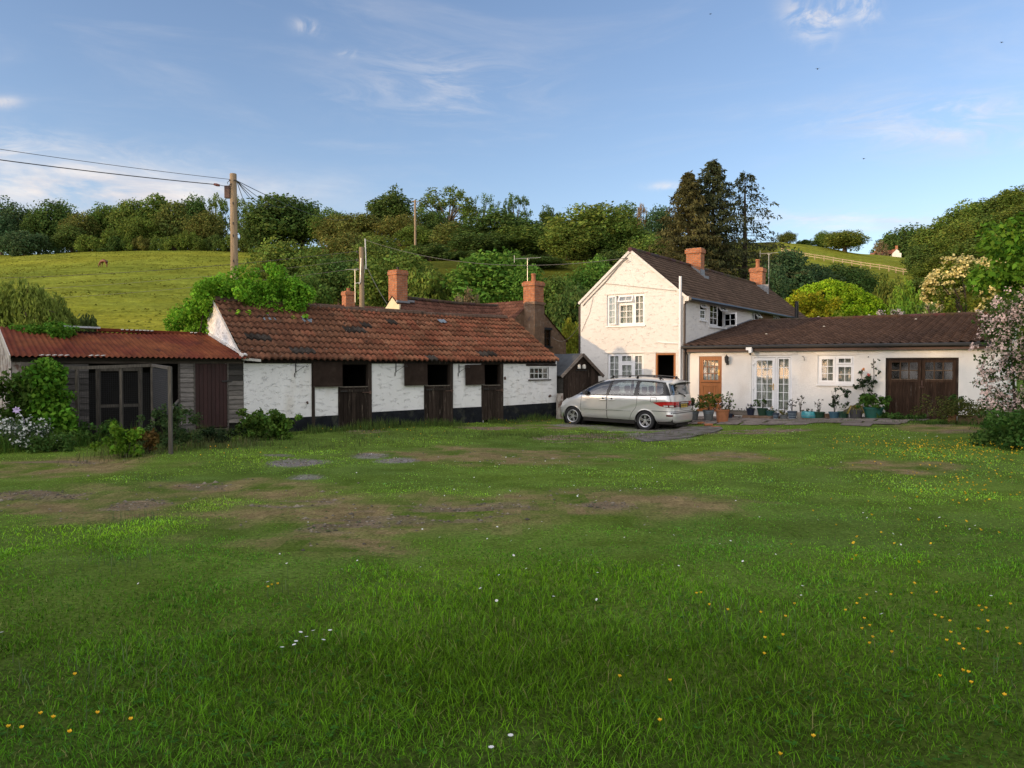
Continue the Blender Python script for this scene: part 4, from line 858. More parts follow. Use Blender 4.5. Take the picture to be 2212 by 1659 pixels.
def chimney(parent, x0, x1, y0, y1, z0, z1, cap=.05, pot=None, potm=None, name='chimney'):
    c = MB(); c.box(x0, x1, y0, y1, z0, z1 - .24); c.box(x0 - cap, x1 + cap, y0 - cap, y1 + cap, z1 - .238, z1 - .06); c.box(x0 - .01, x1 + .01, y0 - .01, y1 + .01, z1 - .058, z1)
    o = c.build(name, m_brick, parent)
    if pot:
        p = MB(); px_, py_ = (x0 + x1) / 2, (y0 + y1) / 2; p.lathe([(.13, z1), (.14, z1 + pot * .1), (.115, z1 + pot * .2), (.11, z1 + pot * .8), (.14, z1 + pot * .85), (.13, z1 + pot), (.09, z1 + pot), (.09, z1 + pot * .5)], 14, (px_, py_, 0)); p.build('chimney_pot', potm or bpy.data.materials['terracotta'], o, smooth=True)
    return o
m_terra = mat('terracotta', (.34, .135, .06), .8, .2, 6)
c1 = chimney(house, 2.16, 2.88, 6.2, 6.66, 5.7, 7.40); c2 = chimney(house, 2.06, 2.78, 15.9, 16.5, 5.7, 7.50, pot=.5)
fl = MB(); fl.quad((2.14, 6.19, 6.56), (2.92, 6.19, 6.05), (2.92, 6.19, 6.28), (2.14, 6.19, 6.76)); fl.quad((2.89, 6.15, 6.1), (2.89, 6.7, 6.1), (2.89, 6.7, 6.4), (2.89, 6.15, 6.4)); fl.box(2.89, 3.1, 6.15, 6.7, 5.95, 6.08); fl.build('flashing', m_lead, c1)
fl = MB(); fl.box(1.92, 3.15, 15.84, 15.89, 5.8, 6.5); fl.build('flashing', m_lead, c2)
def yagi(parent, base, top, d, length, n=9, r=.012, name='aerial'):
    m_ = MB(); m_.tube([base, top], .016, 6); t = Vector(top); d = Vector(d).normalized(); s_ = d.cross(Vector((0, 0, 1))).normalized()
    m_.tube([t - d * length * .5, t + d * length * .5], .014, 6)
    for i in range(n): p = t + d * length * (-.45 + .95 * i / (n - 1)); m_.tube([p - s_ * .11, p + s_ * .11], .006, 4)
    p = t - d * length * .5; m_.tube([p + Vector((0, 0, .2)), p, p - Vector((0, 0, .2))], .01, 4); m_.tube([t - d * .12, t - d * .06 - Vector((0, 0, .07)), t + d * .06 - Vector((0, 0, .07)), t + d * .12], .012, 5)
    return m_.build(name, m_alu, parent)
yagi(house, (2.9, 16.7, 6.5), (2.9, 16.7, 8.38), (.75, -.35, -.06), 1.3, 12)
mb = MB(TS); mb.tube([(14.35, -.2, 3.3), (14.35, -.2, 4.25), (14.45, -.42, 4.45), (14.45, -.42, 5.35)], .10, 10); mb.build('flue', m_black, house, smooth=True)
mb = MB(TS); mb.quad((.30, -.015, 2.62), (8.15, -.015, 3.96), (8.15, -.015, 4.10), (.30, -.015, 2.80)); mb.build('lead_flashing', m_lead, house)

# ------------------------------------------------------------------ garage annexe
annex = empty('garage_annexe', (6.72, 30.0, .13), 'long low cream annexe with brown tiled roof, stable door and garage doors', 'annexe', RZ_H)
AL = 10.6
a_ops = [(.6, 1.5, .2, 2.23), (2.63, 4.09, .23, 2.24), (4.97, 6.17, 1.22, 2.23), (7.15, 9.29, .06, 2.13)]
mb = MB().wall(.01, AL, -.5, 2.5, a_ops, 0, .15)
mb.quad((AL, 0, -.5), (AL, 8.0, -.5), (AL, 8.0, 3.9), (AL, 0, 2.5)); mb.build('wall', m_render_warm, annex)
mb = MB(); mb.quad((AL, 8.0, -.5), (.02, 8.0, -.5), (.02, 8.0, 3.9), (AL, 8.0, 3.9)); mb.build('rear_wall', m_rubble, annex)
mb = MB(); mb.box(.1, AL - .1, 2.6, 2.7, -.4, 2.7); mb.box(.1, AL - .1, .3, 2.6, -.3, -.2); mb.box(6.6, 6.7, .2, 2.6, -.2, 2.6); mb.build('inner_wall', m_dark, annex)
tiled_roof('roof', m_tile_dark, annex, .03, AL + .1, (-.24, 2.64), (8.0, 3.98), (8.0, 3.98), .29, .36, .045, .022, .29, tone_annex, 23, sag=.05, per=6)
mb = MB(); rnd = random.Random(18); x = .1
while x < AL: mb.tube([(x, 8.0, 3.975 + rnd.uniform(-.01, .012)), (x + .44, 8.0, 3.98)], .09, 8, c=tuple(v * rnd.uniform(.8, 1.25) for v in (.07, .045, .035))); x += .445
mb.build('ridge_tile', m_tile_dark, annex, smooth=True)
mb = MB()
for (x, y) in ((3.1, 7.92), (5.2, 7.95), (6.1, 7.95), (8.6, 7.92), (9.4, 7.95), (4.2, 4.2), (2.5, 2.2), (7.3, 5.8)): mb.lathe([(.05, 0), (.04, .02), (0, .03)], 7, (x, y, 2.69 + y * .166 + .06))
mb.build('lichen', mat('lichen', (.5, .48, .42), .95, .3, 20), annex)
mb = MB(); mb.box(.05, AL + .05, -.20, -.16, 2.40, 2.57); mb.box(.05, AL + .05, -.158, -.003, 2.40, 2.42); mb.build('fascia', m_fascia, annex)
mb = MB(); mb.tube([(.0, -.28, 2.58), (AL + .08, -.28, 2.55)], .065, 8);
for x in (1.9, 3.9, 5.9, 7.9, 9.8): mb.tube([(x, -.28, 2.575), (x + .08, -.28, 2.575)], .073, 8)
mb.build('gutter', m_gutter, annex, smooth=True)
mb = MB(); mb.tube([(.12, -.26, 2.5), (.14, -.08, 2.3), (.14, -.08, -.3)], .04, 8); mb.build('downpipe', m_gutter, annex, smooth=True)
for a, b, z in ((.5, 1.62, 2.25), (2.5, 4.28, 2.26), (4.86, 6.30, 2.25), (6.98, 9.42, 2.145)):
    mb = MB(); mb.poly([(a + .06, -.022, 2.398), (a, -.022, z), (b, -.022, z), (b - .04, -.022, 2.398)], (0, .02, 0)); mb.build('lintel', m_render_warm, annex)
# oak stable door
mb = MB(); mb.box(.6, .67, .03, .11, .2, 2.23); mb.box(1.43, 1.5, .03, .11, .2, 2.23); mb.box(.67, 1.43, .031, .109, 2.16, 2.23); mb.box(.54, 1.54, -.04, .12, .12, .2); dfr = mb.build('oak_door', m_oak, annex)
f, r = sub_window(None, .67, 1.43, 1.24, 2.16, .04, 4, 3, .085, .022, m_oak); f.box(.665, 1.435, .012, .04, 1.24, 1.27); f.build('upper_leaf', m_oak, dfr); pane(dfr, r, .06); curtain(dfr, r, .14, seed=5, m=mat('white_net', (.62, .62, .60), .9, .15, 10))
mb = MB(); mb.box(.67, 1.43, .04, .09, .2, .32); mb.box(.67, 1.43, .04, .09, 1.08, 1.225); mb.box(.67, .76, .041, .089, .32, 1.08); mb.box(1.34, 1.43, .041, .089, .32, 1.08)
for i in range(6): mb.box(.76 + i * .0967 + .003, .76 + (i + 1) * .0967 - .003, .055, .08, .32, 1.08)
mb.build('lower_leaf', m_oak, dfr)
mb = MB(); mb.bar((1.385, .02, 1.72), (1.385, .02, 1.50), .035, .015); mb.bar((1.39, -.01, 1.63), (1.26, -.02, 1.63), .02, .018); mb.bar((1.39, .02, 1.63), (1.39, -.015, 1.63), .018, .018); mb.build('handle', m_brass, dfr)
# french doors
mb = MB(); mb.box(2.63, 2.70, .03, .12, .23, 2.24); mb.box(3.49, 3.55, .03, .12, .23, 2.24); mb.box(4.02, 4.09, .03, .12, .23, 2.24); mb.box(2.70, 3.49, .031, .119, 2.17, 2.24); mb.box(3.55, 4.02, .031, .119, 2.17, 2.24); mb.box(2.6, 4.12, -.03, .12, .17, .23); fd = mb.build('french_door', m_upvc, annex)
f, r = sub_window(None, 2.71, 3.48, .24, 2.16, .025, 3, 6, .10, .022, m_upvc); f.build('door_leaf', m_upvc, fd); pane(fd, r, .05); curtain(fd, r, .16, seed=6)
f, r = sub_window(None, 3.56, 4.01, .24, 2.16, .035, 2, 6, .05, .022, m_upvc); f.build('side_light', m_upvc, fd); pane(fd, r, .06); curtain(fd, r, .17, seed=7)
mb = MB(); mb.bar((3.425, .01, 1.22), (3.425, .01, .98), .03, .015); mb.bar((3.43, -.02, 1.13), (3.30, -.03, 1.13), .018, .018); mb.bar((3.43, .02, 1.13), (3.43, -.025, 1.13), .018, .018); mb.build('handle', m_brass, fd)
mb = MB()
for z in (1.96, 1.04): mb.bar((2.68, .0, z), (2.75, .0, z), .03, .05); mb.bar((2.69, -.01, z), (2.69, -.01, z - .09), .02, .02)
mb.build('hinge', m_upvc, fd)
# casement window
mb = MB(); y = .04; mb.box(4.97, 6.17, y, y + .08, 1.22, 1.28); mb.box(4.97, 6.17, y, y + .08, 2.17, 2.23)
for c in (4.97, 5.55, 6.11): mb.box(c, c + .06, y + .001, y + .079, 1.28, 2.17)
mb.box(5.61, 6.11, y + .002, y + .078, 1.87, 1.92); w = mb.build('window', m_upvc, annex)
casement(w, 5.03, 5.55, 1.28, 2.17, .02, 2, 3, fw=.075); casement(w, 5.61, 6.11, 1.92, 2.17, .01, 2, 1, fw=.055); casement(w, 5.61, 6.11, 1.28, 1.87, .03, 2, 2, fw=.045); curtain(w, (5.02, 6.12, 1.28, 2.17), .2, seed=9)
s = MB(); s.box(4.94, 6.2, -.06, .04, 1.17, 1.22); s.build('sill', m_upvc, w)
# garage doors
mb = MB(); mb.box(7.15, 7.22, .05, .14, -.1, 2.13, c=(.04, .028, .022)); mb.box(9.22, 9.29, .05, .14, -.1, 2.13, c=(.04, .028, .022)); mb.box(7.22, 9.22, .051, .139, 2.06, 2.13, c=(.03, .02, .017)); gfr = mb.build('garage_door', m_wood_dark, annex)
for x0, x1, sd_ in ((7.23, 8.21, 41), (8.23, 9.21, 42)):
    f = MB(); kk = (.037, .022, .015)
    planks(f, x0 + .1, x1 - .1, .12, 1.36, .07, 7, .03, kk, .22, .004, seed=sd_)
    for a, b, c, d in ((x0, x0 + .1, .04, 2.05), (x1 - .1, x1, .04, 2.05), (x0 + .1, x1 - .1, 1.33, 1.42), (x0 + .1, x1 - .1, 1.98, 2.05), (x0 + .1, x1 - .1, .04, .13)): f.box(a, b, .055, .10, c, d, c=(.05, .030, .020))
    f.box(x0 + .1, x1 - .1, .045, .07, 1.405, 1.43, c=(.13, .095, .07))
    for i in (1, 2): xx = x0 + .1 + (x1 - x0 - .2) * i / 3; f.box(xx - .02, xx + .02, .062, .095, 1.42, 1.98, c=(.075, .05, .032))
    f.box(x0 + .1, x1 - .1, .064, .093, 1.70, 1.73, c=(.12, .085, .055)); lf = f.build('door_leaf', m_wood_dark, gfr)
    pane(lf, (x0 + .1, x1 - .1, 1.42, 1.98), .08, m=glass('dusty_glass', (.25, .26, .26), .015, .05) if 'dusty_glass' not in bpy.data.materials else bpy.data.materials['dusty_glass'])
mb = MB(); mb.bar((8.15, .03, 1.17), (8.30, .03, 1.17), .02, .025); mb.box(8.22, 8.26, .02, .055, 1.22, 1.38); mb.build('hasp', bpy.data.materials['rusty_bolt'], gfr)
MB().box(7.1, 9.5, -.22, .12, -.3, .05).build('threshold', m_conc, annex)
# lantern, floodlight and hooks
mb = MB(); lx = 1.74; mb.lathe([(0, 2.30), (.02, 2.28), (.022, 2.25), (.09, 2.19), (.085, 2.18), (.06, 2.0), (.05, 1.985), (.02, 1.96), (.015, 1.9), (0, 1.88)], 6, (lx, -.16, 0)); mb.bar((lx, -.16, 1.97), (lx, -.01, 1.97), .02, .02); mb.bar((lx, -.012, 2.06), (lx, -.012, 1.9), .07, .02); ln = mb.build('wall_lantern', m_iron_black, annex)
mb = MB(); mb.lathe([(.066, 2.17), (.052, 2.02)], 6, (lx, -.16, 0)); mb.build('lantern_glass', mat('smoky_glass', (.22, .2, .15), .2, .1, 5), ln)
mb = MB(); mb.box(2.52, 2.74, -.34, -.16, 2.44, 2.55); mb.box(2.62, 2.74, -.36, -.2, 2.34, 2.44); fl = mb.build('floodlight', m_upvc, annex, bevel=.012); mb = MB(); mb.lathe([(.0, 0), (.035, .0), (.04, -.05), (.02, -.08), (0, -.085)], 10, (2.68, -.3, 2.34)); mb.build('sensor', m_black, fl)
mb = MB(); mb.bar((4.50, -.01, 2.19), (4.50, -.09, 2.19), .01, .01); mb.tube([(4.44, -.02, 2.2), (4.50, -.05, 2.19), (4.53, -.08, 2.14), (4.53, -.08, 2.05)], .01, 5); mb.build('wall_hook', m_iron_black, annex)
mb = MB(); mb.tube([(6.62, -.01, 2.18), (6.62, -.05, 2.16)], .015, 6); mb.build('wall_hook', m_iron_black, annex)

# ------------------------------------------------------------------ black hut between stable and house
hut = empty('timber_hut', (2.66, 29.48, .0), 'small black timber hut with a grey felt roof beside the house', 'hut', math.atan2(.45, .89))
mb = MB(); planks(mb, -.78, .78, -.2, 2.5, 0, 9, .03, (.034, .024, .019), .4, .006, seed=51)
mb.build('front_wall', m_wood_dark, hut, clip=[((-.8, 0, 1.68), Vector((-.74, 0, .8)).normalized()), ((.8, 0, 1.68), Vector((.74, 0, .8)).normalized())])
mb = MB(); mb.box(-.78, -.75, .03, 3.2, -.2, 1.68, c=(.035, .03, .026)); mb.box(.75, .78, .03, 3.2, -.2, 1.68, c=(.035, .03, .026)); mb.box(-.78, .78, 3.2, 3.23, -.2, 1.7, c=(.03, .025, .02)); mb.build('side_wall', m_wood_dark, hut)
mb = MB(); mb.poly([(-.92, -.08, 1.60), (0, -.08, 2.44), (0, -.08, 2.47), (-.94, -.08, 1.64)], (0, 3.4, 0)); mb.poly([(.92, -.08, 1.60), (.94, -.08, 1.64), (0, -.08, 2.47), (0, -.08, 2.44)], (0, 3.4, 0)); mb.poly([(-.5, -.07, 2.015), (-.46, -.07, 2.055), (-.47, -.07, 2.065), (-.52, -.07, 2.02)], (0, 3.38, 0)); mb.build('roof', m_felt, hut)
mb = MB(); mb.bar((-.95, -.11, 1.58), (0, -.11, 2.44), .03, .11, c=(.20, .165, .14)); mb.bar((.95, -.11, 1.58), (0, -.11, 2.44), .03, .11, c=(.10, .075, .06)); mb.build('bargeboard', m_wood_grey, hut)
for x in (-.16, .06):
    mb = MB(); mb.lathe([(0, 0), (.065, .01), (.075, .06), (.06, .15), (.03, .17), (0, .17)], 12, (x, -.1, 1.88)); mb.build('spotlight', mat('frosted_lamp', (.55, .54, .5), .3, .1, 5), hut, smooth=True)
mb = MB(); mb.bar((-.28, -.05, 1.83), (.22, -.05, 1.83), .02, .03); mb.build('lamp_bar', m_black, hut)
mb = MB(); mb.box(-.22, .0, -.06, -.02, .55, .86); mb.build('white_box', m_upvc, hut, bevel=.01)
mb = MB(); mb.lathe([(0, -.02), (.03, -.01), (.02, .0)], 8, (-.15, -.07, .72), axis='z'); mb.build('tap', m_brass, hut)
mb = MB(); mb.box(-1.05, -.83, -.05, .1, -.2, .95, j=.02); mb.build('stub_wall', bpy.data.materials['flaking_limewash'], hut)
mb = MB(); s_ = .05
for i in range(5): mb.bar((-1.05 + i * s_, -.02, .95), (-1.05 + i * s_, -.02, 1.5), .004, .004)
for i in range(12): mb.bar((-1.05, -.02, .95 + i * s_), (-.83, -.02, .95 + i * s_), .004, .004)
mb.build('netting', m_wire_pale, hut)

# ------------------------------------------------------------------ old cottage behind the stable
RZ_C = math.atan2(.743, .669)
cot = empty('old_cottage', (-5.75, 37.0, .5), 'old stone cottage behind the stable with two orange brick chimneys', 'cottage', RZ_C)
CZ = 4.84
mb = MB(); mb.add([(0, -3.0, -1), (0, 3.0, -1), (0, 3.0, 1.9), (0, 0, CZ - .05), (0, -3.0, 1.9)], ((1, 0, 4, 3, 2),)); mb.build('yellow_gable', m_yellow, cot)
mb = MB(); mb.quad((0, -2.9, -1), (8.4, -2.9, -1), (8.4, -2.9, 2.0), (0, -2.9, 2.0)); mb.quad((8.4, 3, -1), (0, 3, -1), (0, 3, 2), (8.4, 3, 2)); mb.build('wall', m_stone, cot)
tiled_roof('roof', m_tile, cot, -.04, 8.3, (-3.1, 1.9), (0, CZ), (0, CZ - .02), .2, .34, .018, .032, .3, tone_cot, 27, sag=.16)
MB().quad((-.05, 0, CZ - .02), (-.05, 3.1, 1.9), (8.3, 3.1, 1.9), (8.3, 0, CZ - .02)).build('rear_roof', m_felt, cot)
mb = MB(); rnd = random.Random(2); x = .7
while x < 8.3: mb.tube([(x, 0, CZ + .0 - .08 * math.sin(x / 9 * math.pi)), (x + .44, 0, CZ + .01 - .08 * math.sin((x + .44) / 9 * math.pi))], .09, 8, c=tuple(v * rnd.uniform(.8, 1.2) for v in (.08, .055, .045))); x += .445
mb.build('ridge_tile', m_tile, cot, smooth=True)
ch = chimney(cot, .03, .70, -.30, .32, CZ - .9, 6.1, cap=.035); mb = MB(); mb.box(-.02, .78, -.4, -.30, CZ - .32, CZ - .22); mb.box(.70, 1.1, -.36, -.2, CZ - .26, CZ - .16); mb.build('flashing', m_lead, ch)
mb = MB(); mb.lathe([(.05, 6.1), (.05, 6.22), (.08, 6.23), (.08, 6.26), (0, 6.27)], 10, (.35, 0, 0)); mb.build('cowl', m_black, ch)
mb = MB(); mb.box(-.08, .0, -.62, -.28, CZ - .75, CZ - .42); mb.build('shoulder', m_yellow, cot)
# cross wing: gable wall facing the yard, in the cottage frame at x 8.9..14.5
wx = lambda t: 7.5 + t
gx0, gx1, wy = 7.6 - 2.9, 7.6 + 2.9, -2.37
mb = MB().wall(gx0, gx1, -1, 5.2, [(wx(.98), wx(1.68), 2.56, 3.46)], wy, .22)
cc = (gx0 + gx1) / 2; kz = 2.1 / 2.9
mb.build('wing_gable', m_stone, cot, clip=[((gx0, wy, 2.9), Vector((-kz, 0, 1)).normalized()), ((gx1, wy, 2.9), Vector((kz, 0, 1)).normalized())])
mb = MB(); mb.quad((gx1, wy, -1), (gx1, wy + 7, -1), (gx1, wy + 7, 2.9), (gx1, wy, 2.9)); mb.build('wing_wall', m_stone, cot)
TWL = lambda u, y, z: (gx0 + y, wy + u, z); TWR = lambda u, y, z: (gx1 - y, wy + 7 - u, z)
tiled_roof('wing_roof', m_tile, cot, -.05, 7, (-.1, 2.84), (2.9, 5.0), (2.9, 5.0), .2, .34, .018, .032, .3, tone_cot, 28, T=TWL)
tiled_roof('wing_roof', m_tile, cot, 0, 7.06, (-.1, 2.84), (2.9, 5.0), (2.9, 5.0), .2, .34, .018, .032, .3, tone_cot, 29, T=TWR)
mb = MB(); mb.box(wx(.9), wx(1.76), wy - .02, wy + .2, 3.46, 3.58); mb.build('lintel', m_black, cot); mb = MB(); mb.box(wx(.9), wx(1.76), wy - .06, wy + .1, 2.47, 2.56); mb.build('window_sill', m_black, cot)
f, r = sub_window(None, wx(.98), wx(1.68), 2.56, 3.46, wy + .08, 2, 2, .05, .03, m_black); w = f.build('window', m_black, cot); pane(w, r, wy + .1); g = MB(); g.box(r[0], r[1], wy + .3, wy + .32, r[2], r[3]); g.build('curtain', m_curtain, w)
sx0, sx1 = cc - .72, cc + .08
mb = MB(); mb.box(sx0, sx1, wy - .75, wy - .005, -1, 4.75); mb.build('chimney_breast', m_stone, cot)
cw = chimney(cot, sx0 + .03, sx1 - .03, wy - .72, wy + .05, 4.75, 5.92, cap=.06, pot=.42)
mb = MB(); mb.box(sx0 - .05, sx1 + .05, wy - .8, wy - .1, 4.70, 4.82); mb.build('string_course', m_stone, cot)
mb = MB(); mb.lathe([(.10, 6.24), (.11, 6.34), (.02, 6.38)], 10, ((sx0 + sx1) / 2, wy - .33, 0)); mb.build('cowl', m_black, cw)
yagi(cot, (sx1 + .2, wy + .6, 4.6), (sx1 + .2, wy + .6, 7.3), (.9, -.55, .1), 1.5, 12)

# small cottage glimpsed over the stable ridge
rc = empty('rear_cottage', (at(752, 47), 47, 1.0), 'cottage roof with a small brick chimney showing over the stable ridge', 'cottage', R(35))
zr = zpix(660, 47) - 1.0
mb = MB(); mb.add([(-2.6, -2, -1), (-2.6, 2, -1), (-2.6, 2, zr - 1.7), (-2.6, 0, zr - .05), (-2.6, -2, zr - 1.7)], ((1, 0, 4, 3, 2),)); mb.quad((-2.6, -2, -1), (5, -2, -1), (5, -2, zr - 1.7), (-2.6, -2, zr - 1.7)); mb.build('wall', m_yellow, rc)
tiled_roof('roof', m_tile, rc, -2.7, 5, (-2.2, zr - 1.85), (0, zr), (0, zr), .2, .34, .018, .032, .3, tone_cot, 30)
cr_ = chimney(rc, -.25, .35, -.3, .3, zr - .6, zpix(630, 47) - 1.0, cap=.04, pot=.2)
# ------------------------------------------------------------------ foliage
def leaf_quads(C, O, size, rg, asp=.62, flat=.55, up=.25, fold=True):
    """one folded leaf-sized face per row: centres C, outward directions O"""
    n = len(C); nm = O * flat + rg.normal(0, .5, (n, 3)); nm[:, 2] += up; nm /= np.linalg.norm(nm, axis=1, keepdims=True) + 1e-9
    r = rg.normal(0, 1, (n, 3)); t = np.cross(nm, r); t /= np.linalg.norm(t, axis=1, keepdims=True) + 1e-9; b = np.cross(nm, t)
    L = (size * rg.uniform(.6, 1.35, n))[:, None]; w = L * asp
    return np.stack([C - t * L * .5, C + b * w * .5 + nm * L * .06, C + t * L * .5, C - b * w * .5 + nm * L * .06], 1).reshape(-1, 3)
def leafmesh(name, C, O, size, cols, rg, **k):
    V = leaf_quads(C, O, size, rg, **k); return npmesh(name, V, np.arange(len(V)).reshape(-1, 4), cols)
def sph(rg, n):
    v = rg.normal(0, 1, (n, 3)); return v / np.linalg.norm(v, axis=1, keepdims=True)
def cloud(rg, blobs, per, size, base, jitter=.25, tipc=1.25, shell=.55, colvar=.28, **k):
    """blobs: rows (x,y,z,r): leaves sit in an outer shell of every blob, loosely"""
    Cs, Os, Ks = [], [], []
    for x, y, z, r in blobs:
        m = max(6, int(per * (r ** 2)))
        d = sph(rg, m); rad = r * (shell + (1 - shell) * rg.uniform(0, 1, m) ** .6) * rg.uniform(.82, 1.22, m)
        sq = rg.uniform(.75, 1.1, 3)
        Cs.append(np.array([x, y, z]) + d * rad[:, None] * sq); Os.append(d); Ks.append(np.full(m, rg.uniform(1 - jitter, 1 + jitter)))
    C = np.concatenate(Cs); O = np.concatenate(Os); K = np.concatenate(Ks)
    cols = np.array(base) * (K * rg.uniform(1 - colvar, 1 + colvar, len(C)))[:, None]
    cols[:, 0] *= rg.uniform(.8, 1.25, len(C)); return C, O, cols
def crown_blobs(rg, n, rx, rz, zc, rb, fill=.75, low=-.9):
    B = []
    while len(B) < n:
        d = sph(rg, 1)[0]
        if d[2] < low: continue
        q = rg.uniform(fill, 1.0)
        B.append((d[0] * rx * q, d[1] * rx * q, zc + d[2] * rz * q, rb * rg.uniform(.6, 1.35)))
    return B
def limbs(mb, rg, blobs, h0, r0, n=10, base=(0, 0, 0), m=0):
    mb.tube([(0, 0, -.08), (0.01, 0, h0 * .5), (-.01, .01, h0)], [r0 * 1.3, r0, r0 * .8], 7, m)
    idx = rg.permutation(len(blobs))[:n]
    for i in idx:
        x, y, z, r = blobs[i]; z0 = h0 * rg.uniform(.55, 1.0)
        mb.tube([(0, 0, z0), (x * .45, y * .45, z0 + (z - z0) * .55), (x * .9, y * .9, z)], [r0 * .55, r0 * .3, r0 * .08], 5, m, cap=False)
PROTO = {}
def proto(kind, seed):
    rg = np.random.default_rng(seed)
    if kind == 'dome':      # rounded broadleaf, leafy nearly to the ground: unit radius 1, height 1.9
        B = crown_blobs(rg, 58, .80, .80, 1.02, .30, .55, -.95) + crown_blobs(rg, 14, .5, .5, .95, .34, .2); C = cloud(rg, B, 1500, None, (1, 1, 1)); sz = .085
    elif kind == 'tall':
        B = crown_blobs(rg, 62, .74, 1.15, 1.35, .27, .5, -.95) + crown_blobs(rg, 14, .45, .8, 1.3, .3, .2); C = cloud(rg, B, 1650, None, (1, 1, 1)); sz = .08
    elif kind == 'airy':    # thin crown with daylight through it
        B = crown_blobs(rg, 60, .92, .85, 1.25, .15, .5, -.6); C = cloud(rg, B, 2600, None, (1, 1, 1), shell=.2); sz = .075
    elif kind == 'bush':
        B = crown_blobs(rg, 46, .85, .62, .5, .25, .5, -.7); C = cloud(rg, B, 2000, None, (1, 1, 1)); sz = .085
    else:                   # scrub: loose, twiggy
        B = crown_blobs(rg, 50, .85, .6, .55, .18, .4, -.7); C = cloud(rg, B, 2600, None, (1, 1, 1), shell=.1); sz = .075
    sz *= rg.uniform(.72, 1.25); me = leafmesh('crown', C[0], C[1], sz, C[2], rg)
    tb = MB(); limbs(tb, rg, B, {'dome': .7, 'tall': .9, 'airy': .8}.get(kind, .25), {'bush': .05, 'scrub': .04}.get(kind, .075), 16 if kind == 'airy' else 9)
    t_o = tb.build('trunk', m_bark_pale if kind == 'airy' else m_bark); t_me = t_o.data; bpy.data.objects.remove(t_o)
    zmax = float(np.percentile(C[0][:, 2], 99.7)); rmax = float(np.percentile(np.abs(C[0][:, :2]).max(1), 98.5))
    return me, t_me, zmax, rmax
LM = {}
for nm_, tint in (('dark_green', (0.081, 0.136, 0.032)), ('mid_green', (0.113, 0.181, 0.035)), ('olive', (0.135, 0.190, 0.034)), ('brown_olive', (0.140, 0.165, 0.040)), ('bright_green', (0.109, 0.217, 0.032)),
                  ('yellow_green', (0.246, 0.275, 0.032)), ('blue_green', (0.067, 0.119, 0.049)), ('lime', (0.160, 0.290, 0.032)), ('dry', (0.232, 0.189, 0.102))):
    LM[nm_] = leafmat('leaf_' + nm_, tint, .3, .07)
VAR = {'dome': 4, 'tall': 3, 'airy': 3, 'bush': 3, 'scrub': 2}
NT = [0]
def tree(px, ptop, hw, Y, kind, tone, label, cat='tree', name=None, group=None, zb=None, X=None, ztop=None, rx=None, dep=1.0, sink=.3):
    NT[0] += 1; v = NT[0] % VAR[kind]
    if (kind, v) not in PROTO: PROTO[(kind, v)] = proto(kind, 100 + v * 7 + len(kind))
    cm, tm, zm, rm = PROTO[(kind, v)]
    X = at(px, Y) if X is None else X; zb = zt(X, Y) - sink if zb is None else zb
    h = (zpix(ptop, Y) if ztop is None else ztop) - zb; r = hw / FPX * Y if rx is None else rx
    root = empty(name or {'tree': 'broadleaf_tree', 'bush': 'bush', 'shrub': 'shrub'}.get(cat, cat), (X, Y, zb), label, cat, (NT[0] * 2.39996) % 6.283, group)
    r *= 1.14 if name is None and cat == 'tree' and rx is None else 1; root.scale = (r / rm, r / rm, h / zm)
    for n_, me_, mt in (('trunk', tm, None), ('crown', cm, LM[tone])):
        o = bpy.data.objects.new(n_, me_); COL.objects.link(o); o.parent = root
        if mt:
            if not me_.materials: me_.materials.append(mt)
            o.material_slots[0].link = 'OBJECT'; o.material_slots[0].material = mt
    return root
gl = 'trees along the top of the pasture'
for a in ((37, 438, 44, 245, 'dome', 'blue_green', 'dark rounded tree at the far left end of the pasture treeline'),
          (8, 470, 36, 238, 'dome', 'blue_green', 'low blue green tree at the left edge of the photograph'),
          (88, 458, 34, 242, 'dome', 'dark_green', 'low dark tree between the two big rounded trees at the left'),
          (128, 437, 48, 246, 'dome', 'dark_green', 'broad dark tree second along the left treeline'),
          (187, 458, 38, 240, 'dome', 'brown_olive', 'brownish tree left above the grazing horse'),
          (234, 446, 36, 244, 'dome', 'mid_green', 'mid green tree standing directly above the grazing horse'),
          (284, 434, 42, 244, 'dome', 'mid_green', 'bushy green tree right above the grazing horse'),
          (338, 424, 38, 246, 'tall', 'mid_green', 'tallest pointed green tree of the pasture treeline'),
          (308, 470, 40, 236, 'dome', 'olive', 'olive tree in the front of the pasture treeline'),
          (388, 440, 38, 243, 'dome', 'brown_olive', 'brown tinged tree left of the tall timber pole'),
          (424, 429, 36, 246, 'dome', 'dark_green', 'green crest tree behind the brown tinged trees'),
          (452, 460, 40, 236, 'dome', 'brown_olive', 'domed brown bushy tree just left of the timber pole'),
          (468, 424, 28, 248, 'airy', 'mid_green', 'thin airy tree on the crest left of the timber pole'),
          (524, 428, 27, 247, 'airy', 'mid_green', 'thin airy tree on the crest right of the timber pole'),
          (262, 490, 34, 232, 'bush', 'olive', 'olive bush at the pasture edge above the horse'),
          (160, 490, 40, 234, 'dome', 'dark_green', 'dark spreading tree at the left pasture edge'),
          (60, 500, 44, 228, 'bush', 'blue_green', 'shaded blue green bush in the left pasture corner'),
          (606, 428, 66, 228, 'dome', 'dark_green', 'large dark green tree right of the timber pole'),
          (655, 438, 50, 232, 'dome', 'dark_green', 'dark tree joined to the right side of the large dark tree'),
          (566, 452, 34, 225, 'dome', 'dark_green', 'dark green tree close behind the timber pole'),
          (713, 453, 42, 225, 'dome', 'mid_green', 'rounded green tree above the stable ridge'),
          (735, 470, 45, 215, 'dome', 'brown_olive', 'brownish tree below the crest left of the far pole')):
    tree(*a, group=gl)
rnd = random.Random(12)
